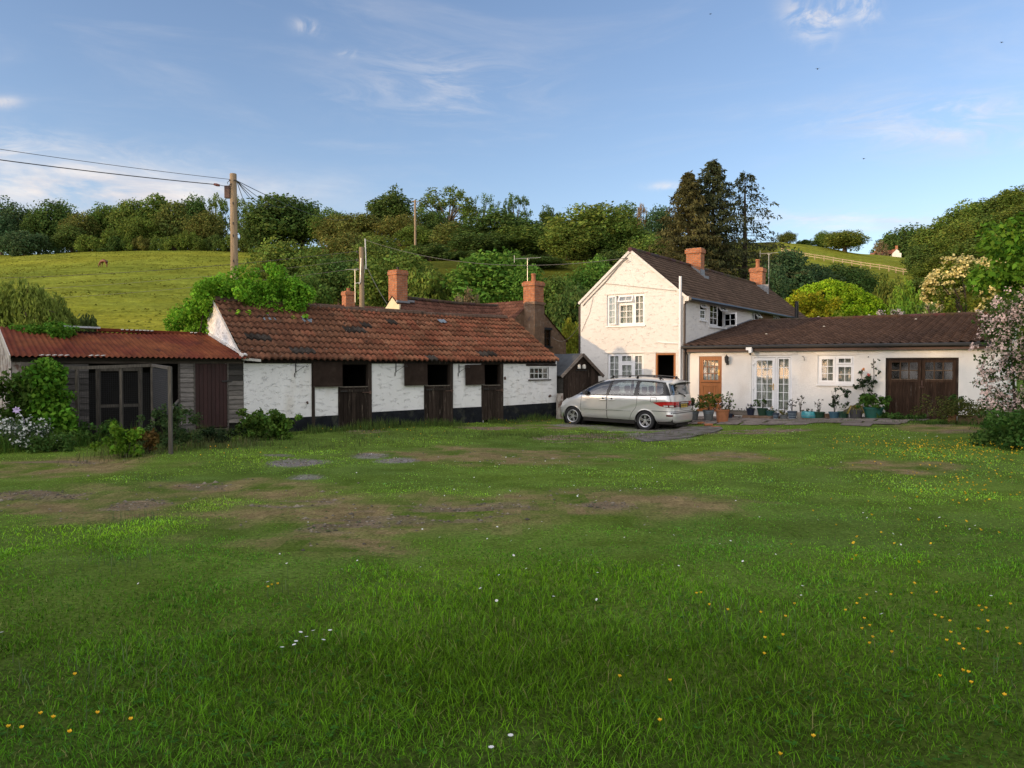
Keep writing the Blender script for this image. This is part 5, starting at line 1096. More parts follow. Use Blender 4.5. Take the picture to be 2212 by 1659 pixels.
for i, px in enumerate(range(196, 540, 30)):
    tree(px + rnd.uniform(-6, 6), 508 + rnd.uniform(-8, 8), 24 + rnd.uniform(-4, 8), 230, 'bush', rnd.choice(['mid_green', 'olive', 'brown_olive', 'olive', 'dark_green']), 'low hedge bush along the top edge of the sunlit pasture', 'bush', group='hedge bushes along the pasture edge')
tree(226, 537, 10, 226, 'bush', 'dark_green', 'small lone dark bush at the pasture edge above the horse', 'bush')
for a in ((605, 520, 66, 84, 'dome', 'olive', 'olive tree behind the ivy covered stable roof'),
          (690, 534, 66, 80, 'dome', 'mid_green', 'dense green tree left of the pole with the aerial'),
          (575, 560, 34, 78, 'bush', 'olive', 'olive bush at the pasture foot right of the tall timber pole'),
          (735, 560, 60, 72, 'dome', 'dark_green', 'dark tree behind the small rear chimney'),
          (650, 590, 60, 66, 'bush', 'mid_green', 'green bush showing over the stable ridge behind the ivy'),
          (858, 546, 80, 66, 'dome', 'olive', 'rounded olive tree behind the left orange chimney'),
          (930, 580, 50, 62, 'bush', 'olive', 'olive bush right of the left orange chimney'),
          (745, 505, 60, 120, 'dome', 'brown_olive', 'brownish tree behind the pole with the aerial'),
          (808, 508, 50, 130, 'dome', 'olive', 'olive tree right of the pole with the aerial'),
          (808, 520, 44, 105, 'dome', 'mid_green', 'green tree low behind the pole with the aerial')):
    tree(*a)
gm = 'trees on the wooded middle slope'
for a in ((845, 412, 46, 236, 'tall', 'dark_green', 'tall oak on the crest left of the far pole'),
          (968, 405, 60, 236, 'airy', 'mid_green', 'wide airy ash on the crest with bare limbs showing'),
          (1042, 421, 33, 238, 'airy', 'mid_green', 'smaller airy tree right of the wide airy ash'),
          (1114, 423, 27, 236, 'airy', 'dark_green', 'small lone tree on the crest in the middle'),
          (775, 465, 48, 210, 'dome', 'brown_olive', 'brown olive tree under the crest oak'),
          (866, 466, 44, 205, 'dome', 'brown_olive', 'brownish rounded tree left of the far pole foot'),
          (928, 455, 40, 215, 'dome', 'dark_green', 'dark shaded tree right of the far pole'),
          (905, 490, 40, 195, 'dome', 'olive', 'olive tree in front of the far pole'),
          (988, 482, 46, 185, 'dome', 'brown_olive', 'brown olive bush tree below the wide airy ash'),
          (1085, 463, 88, 172, 'dome', 'dark_green', 'broad spreading dark tree in the middle of the slope'),
          (1130, 490, 66, 165, 'dome', 'mid_green', 'green tree in front of the broad dark tree'),
          (1040, 505, 60, 160, 'dome', 'dark_green', 'dark tree low in the middle of the slope'),
          (1188, 447, 24, 180, 'tall', 'dark_green', 'narrow dark tree between the two broad trees'),
          (1280, 444, 84, 152, 'dome', 'olive', 'big rounded sunlit tree left of the white house'),
          (1225, 490, 55, 146, 'dome', 'olive', 'sunlit tree on the left flank of the big rounded tree'),
          (1335, 480, 60, 150, 'dome', 'mid_green', 'green tree on the right flank of the big rounded tree'),
          (1350, 443, 30, 175, 'tall', 'mid_green', 'upright tree behind the big rounded tree'),
          (1424, 452, 40, 170, 'dome', 'blue_green', 'rounded pale green tree left of the conifers'),
          (1386, 442, 12, 172, 'airy', 'dry', 'bare brownish tree between two rounded trees'),
          (1400, 512, 52, 112, 'dome', 'olive', 'olive tree above the white gable'),
          (1330, 545, 50, 105, 'dome', 'dark_green', 'dark tree behind the white gable'),
          (1155, 555, 60, 120, 'dome', 'dark_green', 'dark tree behind the bright green maple'),
          (930, 530, 52, 150, 'bush', 'dark_green', 'low dark bush left of the small field patch'),
          (1010, 545, 40, 150, 'bush', 'dark_green', 'low dark bush over the small field patch')):
    tree(*a, group=gm)
for a in ((1072, 548, 86, 62, 'dome', 'bright_green', 'bright green maple behind the old cottage'),
          (1135, 575, 50, 60, 'dome', 'bright_green', 'bright green tree left of the right orange chimney'),
          (1200, 598, 52, 58, 'dome', 'mid_green', 'green tree right of the right orange chimney'),
          (1285, 558, 56, 66, 'dome', 'bright_green', 'bright green tree against the white gable'),
          (1240, 620, 50, 52, 'bush', 'dark_green', 'dark laurel bush between cottage and white house'),
          (1295, 610, 46, 56, 'bush', 'mid_green', 'green bush against the left side of the white gable'),
          (1010, 628, 34, 54, 'scrub', 'dry', 'dry twiggy shrub over the cottage ridge')):
    tree(*a)
tree(1232, 690, 26, 46, 'bush', 'yellow_green', 'yellow green laurel between the cottage wing and the white house', 'shrub')
for a in ((1700, 545, 50, 78, 'dome', 'blue_green', 'dark tree right below the conifers'),
          (1660, 575, 45, 70, 'dome', 'blue_green', 'dark shaded tree behind the far house chimney'),
          (1750, 575, 55, 84, 'dome', 'blue_green', 'dark tree left above the bright hedge mound'),
          (1810, 572, 58, 88, 'dome', 'dark_green', 'dark tree above the bright hedge mound'),
          (1855, 588, 40, 84, 'dome', 'dark_green', 'dark tree right above the bright hedge mound'),
          (1822, 500, 46, 232, 'dome', 'olive', 'rounded tree alone in the far fenced field'),
          (1774, 502, 20, 262, 'dome', 'mid_green', 'small tree left of the tree in the far field'),
          (1698, 503, 20, 258, 'dome', 'brown_olive', 'brown bush on the far crest right of the conifers'),
          (1735, 520, 18, 262, 'bush', 'dark_green', 'low hedge bush on the far crest'),
          (1955, 493, 58, 330, 'dome', 'dark_green', 'broad dark tree above the far farmhouse'),
          (1925, 505, 36, 335, 'dome', 'dark_green', 'dark tree left end behind the far farmhouse'),
          (1900, 520, 13, 320, 'airy', 'dry', 'bare tree beside the far farmhouse'),
          (1915, 598, 36, 62, 'bush', 'olive', 'olive bush right of the bright hedge mound'),
          (1965, 610, 40, 52, 'scrub', 'lime', 'loose lime green bush left of the flowering elder'),
          (2010, 640, 46, 46, 'bush', 'mid_green', 'green bush under the flowering elder'),
          (1950, 650, 36, 46, 'scrub', 'lime', 'loose lime green weeds behind the annexe ridge')):
    tree(*a)
gr = 'trees of the wooded hill on the right'
for i, a in enumerate(((2020, 487, 42, 165), (2052, 462, 44, 162), (2092, 437, 48, 160), (2138, 432, 46, 160), (2186, 412, 50, 158), (2250, 396, 55, 155), (2320, 380, 60, 155), (2400, 370, 65, 155),
                       (1992, 530, 34, 140), (2040, 512, 46, 138), (2085, 478, 50, 138), (2140, 466, 52, 136), (2200, 450, 55, 134), (2262, 440, 60, 130), (2010, 565, 40, 112), (2060, 545, 48, 110), (2125, 515, 55, 106), (2190, 500, 60, 104), (2255, 490, 60, 102), (1990, 600, 34, 90), (2050, 590, 42, 84), (2120, 570, 50, 80), (2190, 555, 56, 76))):
    tree(*a, 'dome', ('olive', 'mid_green', 'olive', 'dark_green', 'olive')[i % 5], 'leafy green tree in the dense wood on the right hill', group=gr)
# trees on the west side of the lawn, behind the viewer's left shoulder: they shade the yard in the evening
for i, p in enumerate(np.linspace(-31, 16, 15)):
    a_ = -52 - 5 * (i % 2); X = a_ * .9 + p * .436; Y = a_ * .436 - p * .9
    top = [9.5, 10.5, 13.6, 16.6, 17.4, 17.6, 17.4, 16.6, 16.0, 16.0, 16.0, 16.0, 16, 16, 16][i]
    tree(0, 0, 0, Y, 'dome', 'dark_green', 'tall dark tree on the west side of the lawn', X=X, ztop=top + (0.9 if i % 2 else 0), zb=-.2, rx=4.2, group='trees west of the lawn')

# ------------------------------------------------------------------ conifers
def conifer(px, ptop, Y, rbase, seed, label, tone, zlow, dens=1.0, power=.8, lean=0.0):
    rg = np.random.default_rng(seed); X = at(px, Y); zb = zt(X, Y) - .2; H = zpix(ptop, Y) - zb
    root = empty('spruce_tree', (X, Y, zb), label, 'conifer', 0, 'tall conifers behind the house')
    tb = MB(); tb.tube([(0, 0, -.3), (.05, 0, H * .5), (0, 0, H)], [.38, .22, .02], 8)
    Cs, Os, Sz, Kc = [], [], [], []
    nb = int(190 * dens)
    for i in range(nb):
        f = (i + rg.uniform(0, 1)) / nb; z = zlow + (H - zlow) * f; L = rbase * (1 - f) ** power * rg.uniform(.6, 1.12) + .12
        a = i * 2.39996 + rg.uniform(-.4, .4); d = np.array([math.cos(a), math.sin(a), 0]); s = np.array([-d[1], d[0], 0])
        rise = rg.uniform(.0, .35); pts = []
        for t in np.linspace(0, 1, 6): pts.append(d * L * t + np.array([0, 0, z + L * (rise * t - .42 * t ** 2 + (.22 * t ** 3))]))
        tb.tube([tuple(p) for p in pts[::2]], [.05 * (1 - f) + .012, .03 * (1 - f) + .01, .006], 4, cap=False)
        m = int(48 * (L / rbase + .35) * dens ** .8 + 14); t = rg.uniform(.12, 1.0, m) ** .8
        base = np.stack([np.interp(t, np.linspace(0, 1, 6), [p[q] for p in pts]) for q in range(3)], 1)
        spread = (1.1 - t) * L * .20 + .10
        base += s * (rg.normal(0, 1, m) * spread * .6)[:, None]; base[:, 2] -= np.abs(rg.normal(0, .16, m)) + .05
        Cs.append(base); o = np.tile(d * .5, (m, 1)) + np.array([0, 0, .5]); Os.append(o); Kc.append(np.full(m, rg.uniform(.7, 1.3)))
    C = np.concatenate(Cs); O = np.concatenate(Os); K = np.concatenate(Kc)
    n = len(C); t = O * .8 + rg.normal(0, .35, (n, 3)); t[:, 2] -= .9; t /= np.linalg.norm(t, axis=1, keepdims=True); r = rg.normal(0, 1, (n, 3)); b = np.cross(t, r); b /= np.linalg.norm(b, axis=1, keepdims=True)
    L = rg.uniform(.22, .50, n)[:, None]; w = L * .32
    V = np.stack([C - b * w * .3, C + t * L * .5 - b * w * .5, C + t * L, C + t * L * .5 + b * w * .5], 1).reshape(-1, 3)
    cols = np.array(tone) * (K * rg.uniform(.7, 1.35, n))[:, None]
    tb.build('trunk', m_bark, root); obj('crown', npmesh('crown', V, np.arange(4 * n).reshape(-1, 4), cols), m_needle, root)
    return root
m_needle = leafmat('needle', (1, 1, 1), .15, 0)
conifer(1486, 373, 77, 5.3, 1, 'leftmost brown green conifer behind the house chimney', (.090, .086, .030), 1.0, 1.5, .70)
conifer(1537, 347, 78, 4.5, 2, 'tallest dense dark conifer, middle of the three behind the house', (.054, .066, .028), 1.0, 1.4, .58)
conifer(1606, 372, 80, 7.6, 3, 'thin open dark conifer on the right with bare branch ends', (.050, .060, .026), 1.0, .66, .66)
# ------------------------------------------------------------------ climbing plants, hedge mound, elder, rose, willow
def plant(name, loc, label, cat, blobs, per, size, col, lm=None, stems=(), stem_r=.03, seed=1, part='foliage', flowers=None, rz=0.0, shell=.55, group=None, kw=None):
    rg = np.random.default_rng(seed); root = empty(name, loc, label, cat, rz, group)
    C, O, cols = cloud(rg, blobs, per, None, col, shell=shell)
    o = obj(part, leafmesh(part, C, O, size, cols, rg, **(kw or {})), lm or m_leaf, root)
    if stems:
        tb = MB()
        for s in stems: tb.tube(s, list(np.linspace(stem_r, stem_r * .35, len(s))), 6)
        tb.build('stem', m_bark, root)
    return root, (C, O, rg)
m_leaf = leafmat('leaf_plain', (1, 1, 1), .28, 0)
m_petal = mat('petal', attr=True, rough=.7, var=0, trans=.3)
def petals(root, C, O, size, cols, rg, name='blossom', asp=.95, k=1):
    V = leaf_quads(C, O, size, rg, asp=asp, flat=1.0, up=.3); return obj(name, npmesh(name, V, np.arange(len(V)).reshape(-1, 4), cols), m_petal, root)
# ivy heaped over the left end of the stable roof (stable frame)
sO = Vector((-7.75, 22.2, .05)); sX = Vector((.8, .6, 0)); sY = Vector((-.6, .8, 0))
rg = np.random.default_rng(77); B = []
for i in range(150):
    x = rg.uniform(-.5, 2.95); hmx = .15 + 1.12 * math.sin(min(1, max(0, (x + .8) / 4.1)) * math.pi) ** .6
    y = 2.8 + rg.uniform(-.10 if x < .5 else -.55, 1.3); z = 4.02 - abs(y - 2.8) * .62 + rg.uniform(-.05, 1) * hmx
    B.append((x, y, z, rg.uniform(.16, .32)))
for i in range(80): yy_ = rg.uniform(3.5, 5.6); B.append((rg.uniform(-.85, .3), yy_, rg.uniform(2.2, 4.25 - (yy_ - 3.7) * .35), rg.uniform(.16, .3)))
for i in range(10): x = rg.uniform(.2, 2.7); B.append((x, 1.9 + rg.uniform(-.1, .3), 3.5 + rg.uniform(-.05, .12), .09))
plant('ivy', tuple(sO), 'thick bright green ivy heaped over the left end of the stable roof', 'ivy', B, 2300, .105, (.15, .34, .025), stems=[[(-.5, 5.6, 0), (-.45, 5.2, 1.5), (-.3, 4.0, 3.4)], [(-.3, 4.6, 0), (-.3, 4.4, 1.6), (-.2, 3.4, 3.6)]], stem_r=.05, seed=5, rz=RZ_ST)
# ivy column on the pen, creeper on the shed's left end, ivy on the shed ridge
q = shp(-5.0, -.75); rg = np.random.default_rng(3)
B = [(rg.uniform(-.40, .40) * (1.1 - .3 * z / 2), rg.uniform(-.3, .3), z, rg.uniform(.16, .28)) for z in np.linspace(.35, 2.0, 75)] + [(rg.uniform(-.2, .75), rg.uniform(-.2, .2), rg.uniform(.3, 1.15), .2) for _ in range(14)]
plant('ivy', (q.x, q.y, 0.0), 'leafy ivy column swallowing the left end of the pen', 'ivy', B, 1500, .13, (.095, .23, .02), stems=[[(0, 0, 0), (.05, 0, .9), (0, 0, 1.7)]], seed=6)
q = shp(-5.5, -.45); B = [(rg.uniform(-.45, .45), rg.uniform(-.2, .3), rg.uniform(.3, 1.75), rg.uniform(.14, .26)) for _ in range(50)] + [(rg.uniform(.1, .9), rg.uniform(.15, .35), rg.uniform(1.75, 1.95), .13) for _ in range(12)]
plant('climbing_plant', (q.x, q.y, 0.05), 'dark leafy climber on the corner of the iron roof shed', 'climber', B, 1300, .12, (.065, .125, .02), stems=[[(0, 0, 0), (.05, .1, .8), (0, .1, 1.6)]], seed=7)
q = shp(-6.7, .1); B = [(rg.uniform(-1.1, .8), rg.uniform(-.5, .5), rg.uniform(.2, 1.6), rg.uniform(.2, .34)) for _ in range(60)]
plant('shrub', (q.x, q.y, 0.05), 'dark shrub at the left edge beside the iron roof shed', 'shrub', B, 900, .11, (.045, .085, .018), stems=[[(0, 0, 0), (.1, .1, .8)]], seed=8)
q = shp(-4.7, 2.9); B = [(rg.uniform(-.85, .8), rg.uniform(-.4, .4), rg.uniform(-.1, .28) - .05, rg.uniform(.14, .24)) for _ in range(44)]
plant('ivy', (q.x, q.y, 2.88), 'small clump of green ivy on the rusty iron roof', 'ivy', B, 1700, .10, (.09, .22, .02), stems=[[(0, .3, -.4), (0, .2, 0)]], seed=9)
# white flowering clump, mauve clematis, weeds in the pen
x, y, _ = hit(48, 972); q = Vector((x, y, 0)); z0 = zt(q.x, q.y)
B = [(rg.uniform(-.8, .55), rg.uniform(-.45, .45), rg.uniform(.1, .6), rg.uniform(.12, .2)) for _ in range(40)]
wf, (C, O, r2) = plant('flowering_plant', (q.x, q.y, z0), 'white flowered clump at the left edge before the shed', 'flowering plant', B, 1500, .06, (.06, .095, .05), stems=[[(0, 0, 0), (.05, 0, .3)]], seed=10)
pick = r2.permutation(len(C))[:380]; petals(wf, C[pick] * 1.06 + [0, -.05, .05], O[pick], .06, np.array([.70, .72, .70]) * r2.uniform(.75, 1.1, (380, 1)), r2)
cl = MB(); ctr = Vector((at(36, 17.6), 17.6, zpix(886, 17.6)))
for i in range(7): a = i * .9; cl.poly([tuple(ctr + Vector((0, 0, 0))), tuple(ctr + Vector((math.cos(a) * .06 - math.sin(a) * .025, -.03, math.sin(a) * .05 + math.cos(a) * .025))), tuple(ctr + Vector((math.cos(a) * .11, -.02, math.sin(a) * .09))), tuple(ctr + Vector((math.cos(a) * .06 + math.sin(a) * .025, -.03, math.sin(a) * .05 - math.cos(a) * .025)))], (0, .004, 0))
cl.tube([tuple(ctr), tuple(ctr + Vector((.02, .2, -.2))), tuple(ctr + Vector((0, .35, -.75)))], .006, 4)
tag(cl.build('clematis_flower', mat('mauve_petal', (.52, .42, .68), .7, .1, 9)), 'single mauve clematis flower in the climber at the left', 'flower')
def weeds(px, py, label, w, h, col, seed, n=26, size=.09, name='weed_plant', cat='weeds', dy=0.0, per=1500):
    x, y, z = hit(px, py); y += dy; r_ = np.random.default_rng(seed); B = [(r_.normal(0, w * .5), r_.normal(0, w * .3), h * r_.uniform(.15, 1) ** 1.1, r_.uniform(.06, .13) * (1 + h * .4)) for _ in range(n)]
    return plant(name, (x, y, float(gz(x, y))), label, cat, B, per * 2.2, size, col, stems=[[(b[0] * .2, b[1] * .2, 0), (b[0], b[1], b[2])] for b in B[:8]], stem_r=.008, seed=seed, shell=.2)
weeds(555, 950, 'ferny plant against the left end of the stable wall', .5, .75, (.08, .15, .025), 20, 40, .10, 'fern', 'fern')
weeds(600, 948, 'spiky green fern beside the ferny plant by the stable', .45, .62, (.09, .18, .025), 21, 34, .10, 'fern', 'fern', .1)
weeds(310, 985, 'tall weeds growing inside the wire pen', .6, 1.0, (.06, .105, .035), 22, 44, .07, dy=1.2)
weeds(270, 990, 'bright leafy sapling in front of the wire pen', .3, .7, (.12, .24, .02), 23, 24, .09, 'sapling', 'sapling')
weeds(320, 985, 'reddish brown leaved weed beside the pen corner post', .22, .5, (.13, .085, .025), 24, 14, .09)
weeds(450, 955, 'dark bramble patch before the maroon door', .7, .32, (.03, .055, .022), 25, 34, .08, 'bramble', 'bramble')
weeds(180, 960, 'rank green weeds at the foot of the ivy column', .9, .5, (.07, .15, .03), 26, 44, .08)
weeds(110, 975, 'low weeds left of the ivy column', .6, .35, (.07, .14, .03), 27, 30, .07)
wd, (C, O, r2) = weeds(1150, 903, 'pale daisy clump at the right end of the stable plinth', .55, .28, (.07, .10, .035), 28, 26, .05, 'daisy_clump', 'flowers', 0.3)
pick = r2.permutation(len(C))[:130]; petals(wd, C[pick] * 1.05 + [0, -.02, .03], O[pick], .04, np.array([.62, .52, .50]) * r2.uniform(.8, 1.2, (130, 1)), r2)
# clipped hedge mound behind the annexe
rg = np.random.default_rng(9); B = []
for _ in range(430):
    u = rg.uniform(-1, 1); t_ = rg.uniform(0, math.pi); hh = math.sqrt(max(0.02, 1 - u * u)) * (1 - .25 * max(0, u))
    B.append((u * 3.9, -math.cos(t_) * 2.0 * hh, 1.0 + math.sin(t_) * 2.85 * hh, rg.uniform(.22, .36)))
Y = 54; X = at(1800, Y); ztp = zpix(606, Y)
plant('hedge', (X, Y, ztp - 4.1), 'big rounded bright green hedge mound behind the annexe roof', 'hedge', B, 1100, .14, (.26, .42, .02), stems=[[(0, 0, -1), (0, 0, 1.5)]], stem_r=.1, seed=11, shell=.8)
B = [(rg.normal(0, .75), rg.normal(0, .5), rg.uniform(.4, 3.0), rg.uniform(.25, .45)) for _ in range(60)]
X = at(1742, 51.5); plant('shrub', (X, 51.5, zpix(640, 51.5) - 2.9), 'yellow green shrub for the sunlit left side of the hedge mound', 'shrub', B, 800, .17, (.28, .30, .018), stems=[[(0, 0, -1), (0, 0, 1.5)]], stem_r=.08, seed=12)  # yellow leaf colour stands for sun on the mound's left side
# elder with cream flower heads
def flower_shrub(name, px, Y, ptop, hwm, hm, label, cat, col, fcol, nfl, fs, seed, size, per=900, nb=60, cl=10, cr=.10, zb=None, flat=.35):
    r_ = np.random.default_rng(seed); X = at(px, Y); zb = zpix(ptop, Y) - hm if zb is None else zb
    B = [(hwm * .8 * b[0], hwm * .8 * b[1], hm * .52 + hm * .42 * b[2] * r_.uniform(.6, 1), r_.uniform(.22, .42) * hm / 4) for b in sph(r_, nb)]
    root, (C, O, r2) = plant(name, (X, Y, zb), label, cat, B, per * (4 / hm) ** 2 if hm > 4 else per, size, col, stems=[[(0, 0, -.3), (b[0] * .4, b[1] * .4, b[2] * .5), b[:3]] for b in B[:7]], stem_r=.06, seed=seed)
    k = r2.permutation(len(C)); out = C[k]; oo = O[k]
    rad = np.linalg.norm((out - [0, 0, hm * .5]) / [hwm, hwm, hm * .5], axis=1); sel = np.argsort(-rad)[:nfl * 3]; sel = r2.permutation(sel)[:nfl]
    hc = out[sel] * 1.03; ho = oo[sel]
    Cc = np.repeat(hc, cl, 0) + r2.normal(0, cr, (nfl * cl, 3)) * np.array([1, 1, flat]); Oo = np.repeat(ho * .4 + [0, 0, .6], cl, 0)
    petals(root, Cc, Oo, fs, np.array(fcol) * np.repeat(r2.uniform(.75, 1.15, (nfl, 1)), cl, 0) * r2.uniform(.85, 1.1, (nfl * cl, 1)), r2)
    return root
flower_shrub('elder_tree', 2090, 36, 545, 2.1, 3.6, 'elder tree covered in flat cream flower heads behind the annexe', 'tree', (.12, .17, .02), (.85, .74, .32), 560, .12, 14, .16, 700, 70, 9, .10)
flower_shrub('flowering_shrub', 1921, 41, 661, .75, 1.3, 'small shrub with pale lilac blossom over the annexe ridge', 'shrub', (.07, .10, .03), (.70, .58, .60), 60, .08, 15, .09, 1500, 20, 8, .07, flat=1)
flower_shrub('flowering_shrub', 2012, 36, 655, .45, .8, 'little cream plumed shrub at the annexe ridge', 'shrub', (.07, .10, .03), (.72, .62, .42), 26, .07, 16, .08, 1500, 12, 8, .06, flat=1)
# sycamore spray reaching in from the right edge
r_ = np.random.default_rng(18); B = [(r_.normal(0, 1.0), r_.normal(0, .8), 3.2 + r_.normal(0, .75), r_.uniform(.25, .45)) for _ in range(55)] + [(-1.3 + r_.normal(0, .45), r_.normal(0, .4), 2.5 + r_.normal(0, .35), .28) for _ in range(14)]
plant('sycamore_tree', (at(2262, 24), 24, zpix(480, 24) - 4.2), 'bright green sycamore reaching in at the right edge', 'tree', B, 620, .2, (.10, .22, .02), stems=[[(0, 0, -2.2), (0, 0, 1.5), (0, 0, 3.2)], [(0, 0, 1.5), (-.8, 0, 2.3), (-1.4, 0, 2.6)]], stem_r=.14, seed=18)
# the big rose: blossom clusters over a dark bush
r_ = np.random.default_rng(19)
B = [(.55 + r_.normal(0, .62), r_.normal(0, .5), r_.uniform(.3, 3.6), r_.uniform(.2, .36)) for _ in range(95)]
B = [b for b in B if b[0] > -.25 - .45 * math.sin(max(0, min(1, b[2] / 3.4)) * math.pi) + .12 * max(0, b[2] - 2.6)]
Yr = 19.0; X = at(2165, Yr); zb = zt(X, Yr)
rose, (C, O, r2) = plant('rose_bush', (X, Yr, zb), 'tall rambling rose with clusters of pale pink blossom at the right edge', 'rose bush', B, 1100, .085, (.055, .10, .022), stems=[[(.4, 0, 0), (.3, 0, 1.2), (.2, 0, 2.6)], [(.5, .1, 0), (.7, 0, 1.5), (.8, 0, 3.0)]], stem_r=.05, seed=19)
front = np.nonzero((O[:, 1] < .25) & (C[:, 2] > .75) & (C[:, 2] < 3.9))[0]; sel = r2.permutation(front)[:800]; hc = C[sel] * [1, 1, 1] + O[sel] * .06; cl = 9
Cc = np.repeat(hc, cl, 0) + r2.normal(0, .042, (len(hc) * cl, 3)); petals(rose, Cc, np.repeat(O[sel], cl, 0), .052, np.array([.82, .61, .55]) * np.repeat(r2.uniform(.75, 1.2, (len(hc), 1)), cl, 0) * r2.uniform(.8, 1.15, (len(hc) * cl, 1)), r2)
sp = [(x0 + r_.normal(0, .05), -.1 + r_.normal(0, .1), z0) for x0, z0 in ((-.75, 2.35), (-.62, 1.65), (-.55, 1.25), (-.45, 3.05), (-.35, .95), (-.2, 3.45))]
sb = MB(); pc_ = []
for p in sp: sb.tube([(0.1, 0, p[2] - .25), ((p[0] + .1) / 2, p[1] / 2, p[2] + .02), p], .008, 4); pc_ += [np.array(p) + r2.normal(0, .06, 3) for _ in range(26)]
sb.build('rose_stem', m_bark, rose); pc_ = np.array(pc_); petals(rose, pc_, sph(r2, len(pc_)) * .5 + [0, -.6, .2], .055, np.array([.82, .61, .55]) * r2.uniform(.75, 1.2, (len(pc_), 1)), r2)
B = [(r_.normal(.4, .42), r_.normal(0, .35), r_.uniform(.1, .7), r_.uniform(.16, .28)) for _ in range(50)]
plant('fern', (at(2165, 17.6), 17.6, zt(at(2165, 17.6), 17.6)), 'dark fern and nettle clump under the rose at the right edge', 'fern', B, 1300, .10, (.06, .13, .025), stems=[[(.2, 0, 0), (.25, 0, .5)]], seed=21)
B = [(r_.normal(0, .62), r_.normal(0, .28), r_.uniform(.12, .62), r_.uniform(.14, .24)) for _ in range(44)]
X, Y = 13.75, 23.25; plant('heather_bush', (X, Y, zt(X, Y) + .05), 'low rusty green bush against the annexe wall beside the garage door', 'shrub', B, 1900, .06, (.085, .10, .025), stems=[[(0, 0, -.1), (.1, 0, .3)]], seed=22)
# weeping willow behind the shed
def willow(px, Y, ptop, hw, label, seed, nstr, lo, col):
    r_ = np.random.default_rng(seed); X = at(px, Y); zb = zt(X, Y); H = zpix(ptop, Y) - zb; root = empty('willow_tree', (X, Y, zb), label, 'willow')
    tb = MB(); tb.tube([(0, 0, -.2), (0, 0, H * .45), (.1, 0, H * .7)], [.2, .16, .08], 7); Cs = []; Ts = []
    for i in range(nstr):
        a = r_.uniform(0, 6.283); R_ = hw * math.sqrt(r_.uniform(.02, 1)); x, y = R_ * math.cos(a), R_ * .6 * math.sin(a)
        zs = H * (1 - .42 * (R_ / hw) ** 2) * r_.uniform(.86, 1.0); ln = r_.uniform(.5, lo)
        if i < 12: tb.tube([(0, 0, H * .5), (x * .5, y * .5, H * .75), (x, y, zs)], [.06, .04, .01], 4, cap=False)
        m = int(ln * 26); t = np.sort(r_.uniform(0, 1, m)); sw = r_.normal(0, .12, 2)
        Cs.append(np.stack([x * (1 + .10 * t) + sw[0] * t + r_.normal(0, .035, m), y + sw[1] * t + r_.normal(0, .035, m), zs - ln * t], 1))
    C = np.concatenate(Cs); n = len(C); t = r_.normal(0, .3, (n, 3)); t[:, 2] -= 1; t /= np.linalg.norm(t, axis=1, keepdims=True); b = np.cross(t, r_.normal(0, 1, (n, 3))); b /= np.linalg.norm(b, axis=1, keepdims=True)
    L = r_.uniform(.14, .28, n)[:, None]; w = L * .30; V = np.stack([C, C + t * L * .5 - b * w * .5, C + t * L, C + t * L * .5 + b * w * .5], 1).reshape(-1, 3)
    tb.build('trunk', m_bark, root); obj('crown', npmesh('crown', V, np.arange(4 * n).reshape(-1, 4), np.array(col) * r_.uniform(.65, 1.3, (n, 1))), m_leaf, root)
willow(45, 31, 590, 2.1, 'pale weeping willow behind the rusty roof at the left', 31, 620, 1.5, (.19, .25, .045)); willow(105, 33, 618, 1.6, 'greener willow with long hanging fronds right of the pale willow', 32, 440, 1.4, (.15, .21, .04)); willow(185, 34, 664, 1.05, 'small dark willow shrub with drooping fronds by the pasture', 33, 260, .7, (.09, .13, .04))
# ------------------------------------------------------------------ car (local: x forward from the rear axle, y left, z up)
m_silver = mat('silver_paint', (.68, .68, .67), .28, .03, 3, metal=.5, coat=.6, spec=.5)
m_trimblk = mat('gloss_black_trim', (.014, .013, .013), .18, .1, 3)
m_rubber = mat('rubber', (.018, .018, .019), .75, .2, 9)
m_alloy = mat('alloy', (.62, .62, .64), .32, .05, 5, metal=.75)
m_red = mat('red_lens', (.42, .008, .012), .15, .15, 9, coat=.8); m_redd = mat('dark_red_lens', (.09, .008, .010), .15, .15, 9, coat=.8)
m_clear = mat('clear_lens', (.55, .55, .52), .15, .1, 9, coat=.8)
m_seat = mat('grey_seat', (.045, .047, .052), .9, .2, 9); m_autoglass = glass('car_glass', (.62, .70, .68), .07); m_rearglass = mat('rear_glass', (.02, .03, .04), .04, .1, 3, spec=.9, coat=1.0)
m_plate = mat('yellow_plate', (.62, .42, .07), .4, .05, 9); m_plastic = mat('grey_plastic', (.06, .058, .06), .6, .1, 9)
cdir = Vector((-.803, .596, 0)); car = empty('parked_car', (4.40 + .596 * .885, 25.5 + .803 * .885, -.15), 'silver people carrier parked on the concrete by the stable end', 'car', math.atan2(.596, -.803))
car.rotation_euler.y = -math.atan2(.05, 2.83)
OUT = [(3.43, .22), (3.50, .38), (3.515, .60), (3.44, .74), (3.24, .90), (2.92, 1.045), (2.62, 1.19), (2.2, 1.43), (1.75, 1.615), (1.3, 1.70), (.6, 1.742), (0, 1.738), (-.45, 1.712), (-.76, 1.665), (-.85, 1.48), (-.935, 1.20), (-.975, .95), (-.99, .70), (-1.02, .62), (-1.035, .45), (-.99, .28), (-.6, .22), (.45, .20), (1.6, .20), (2.4, .20), (3.1, .20)]
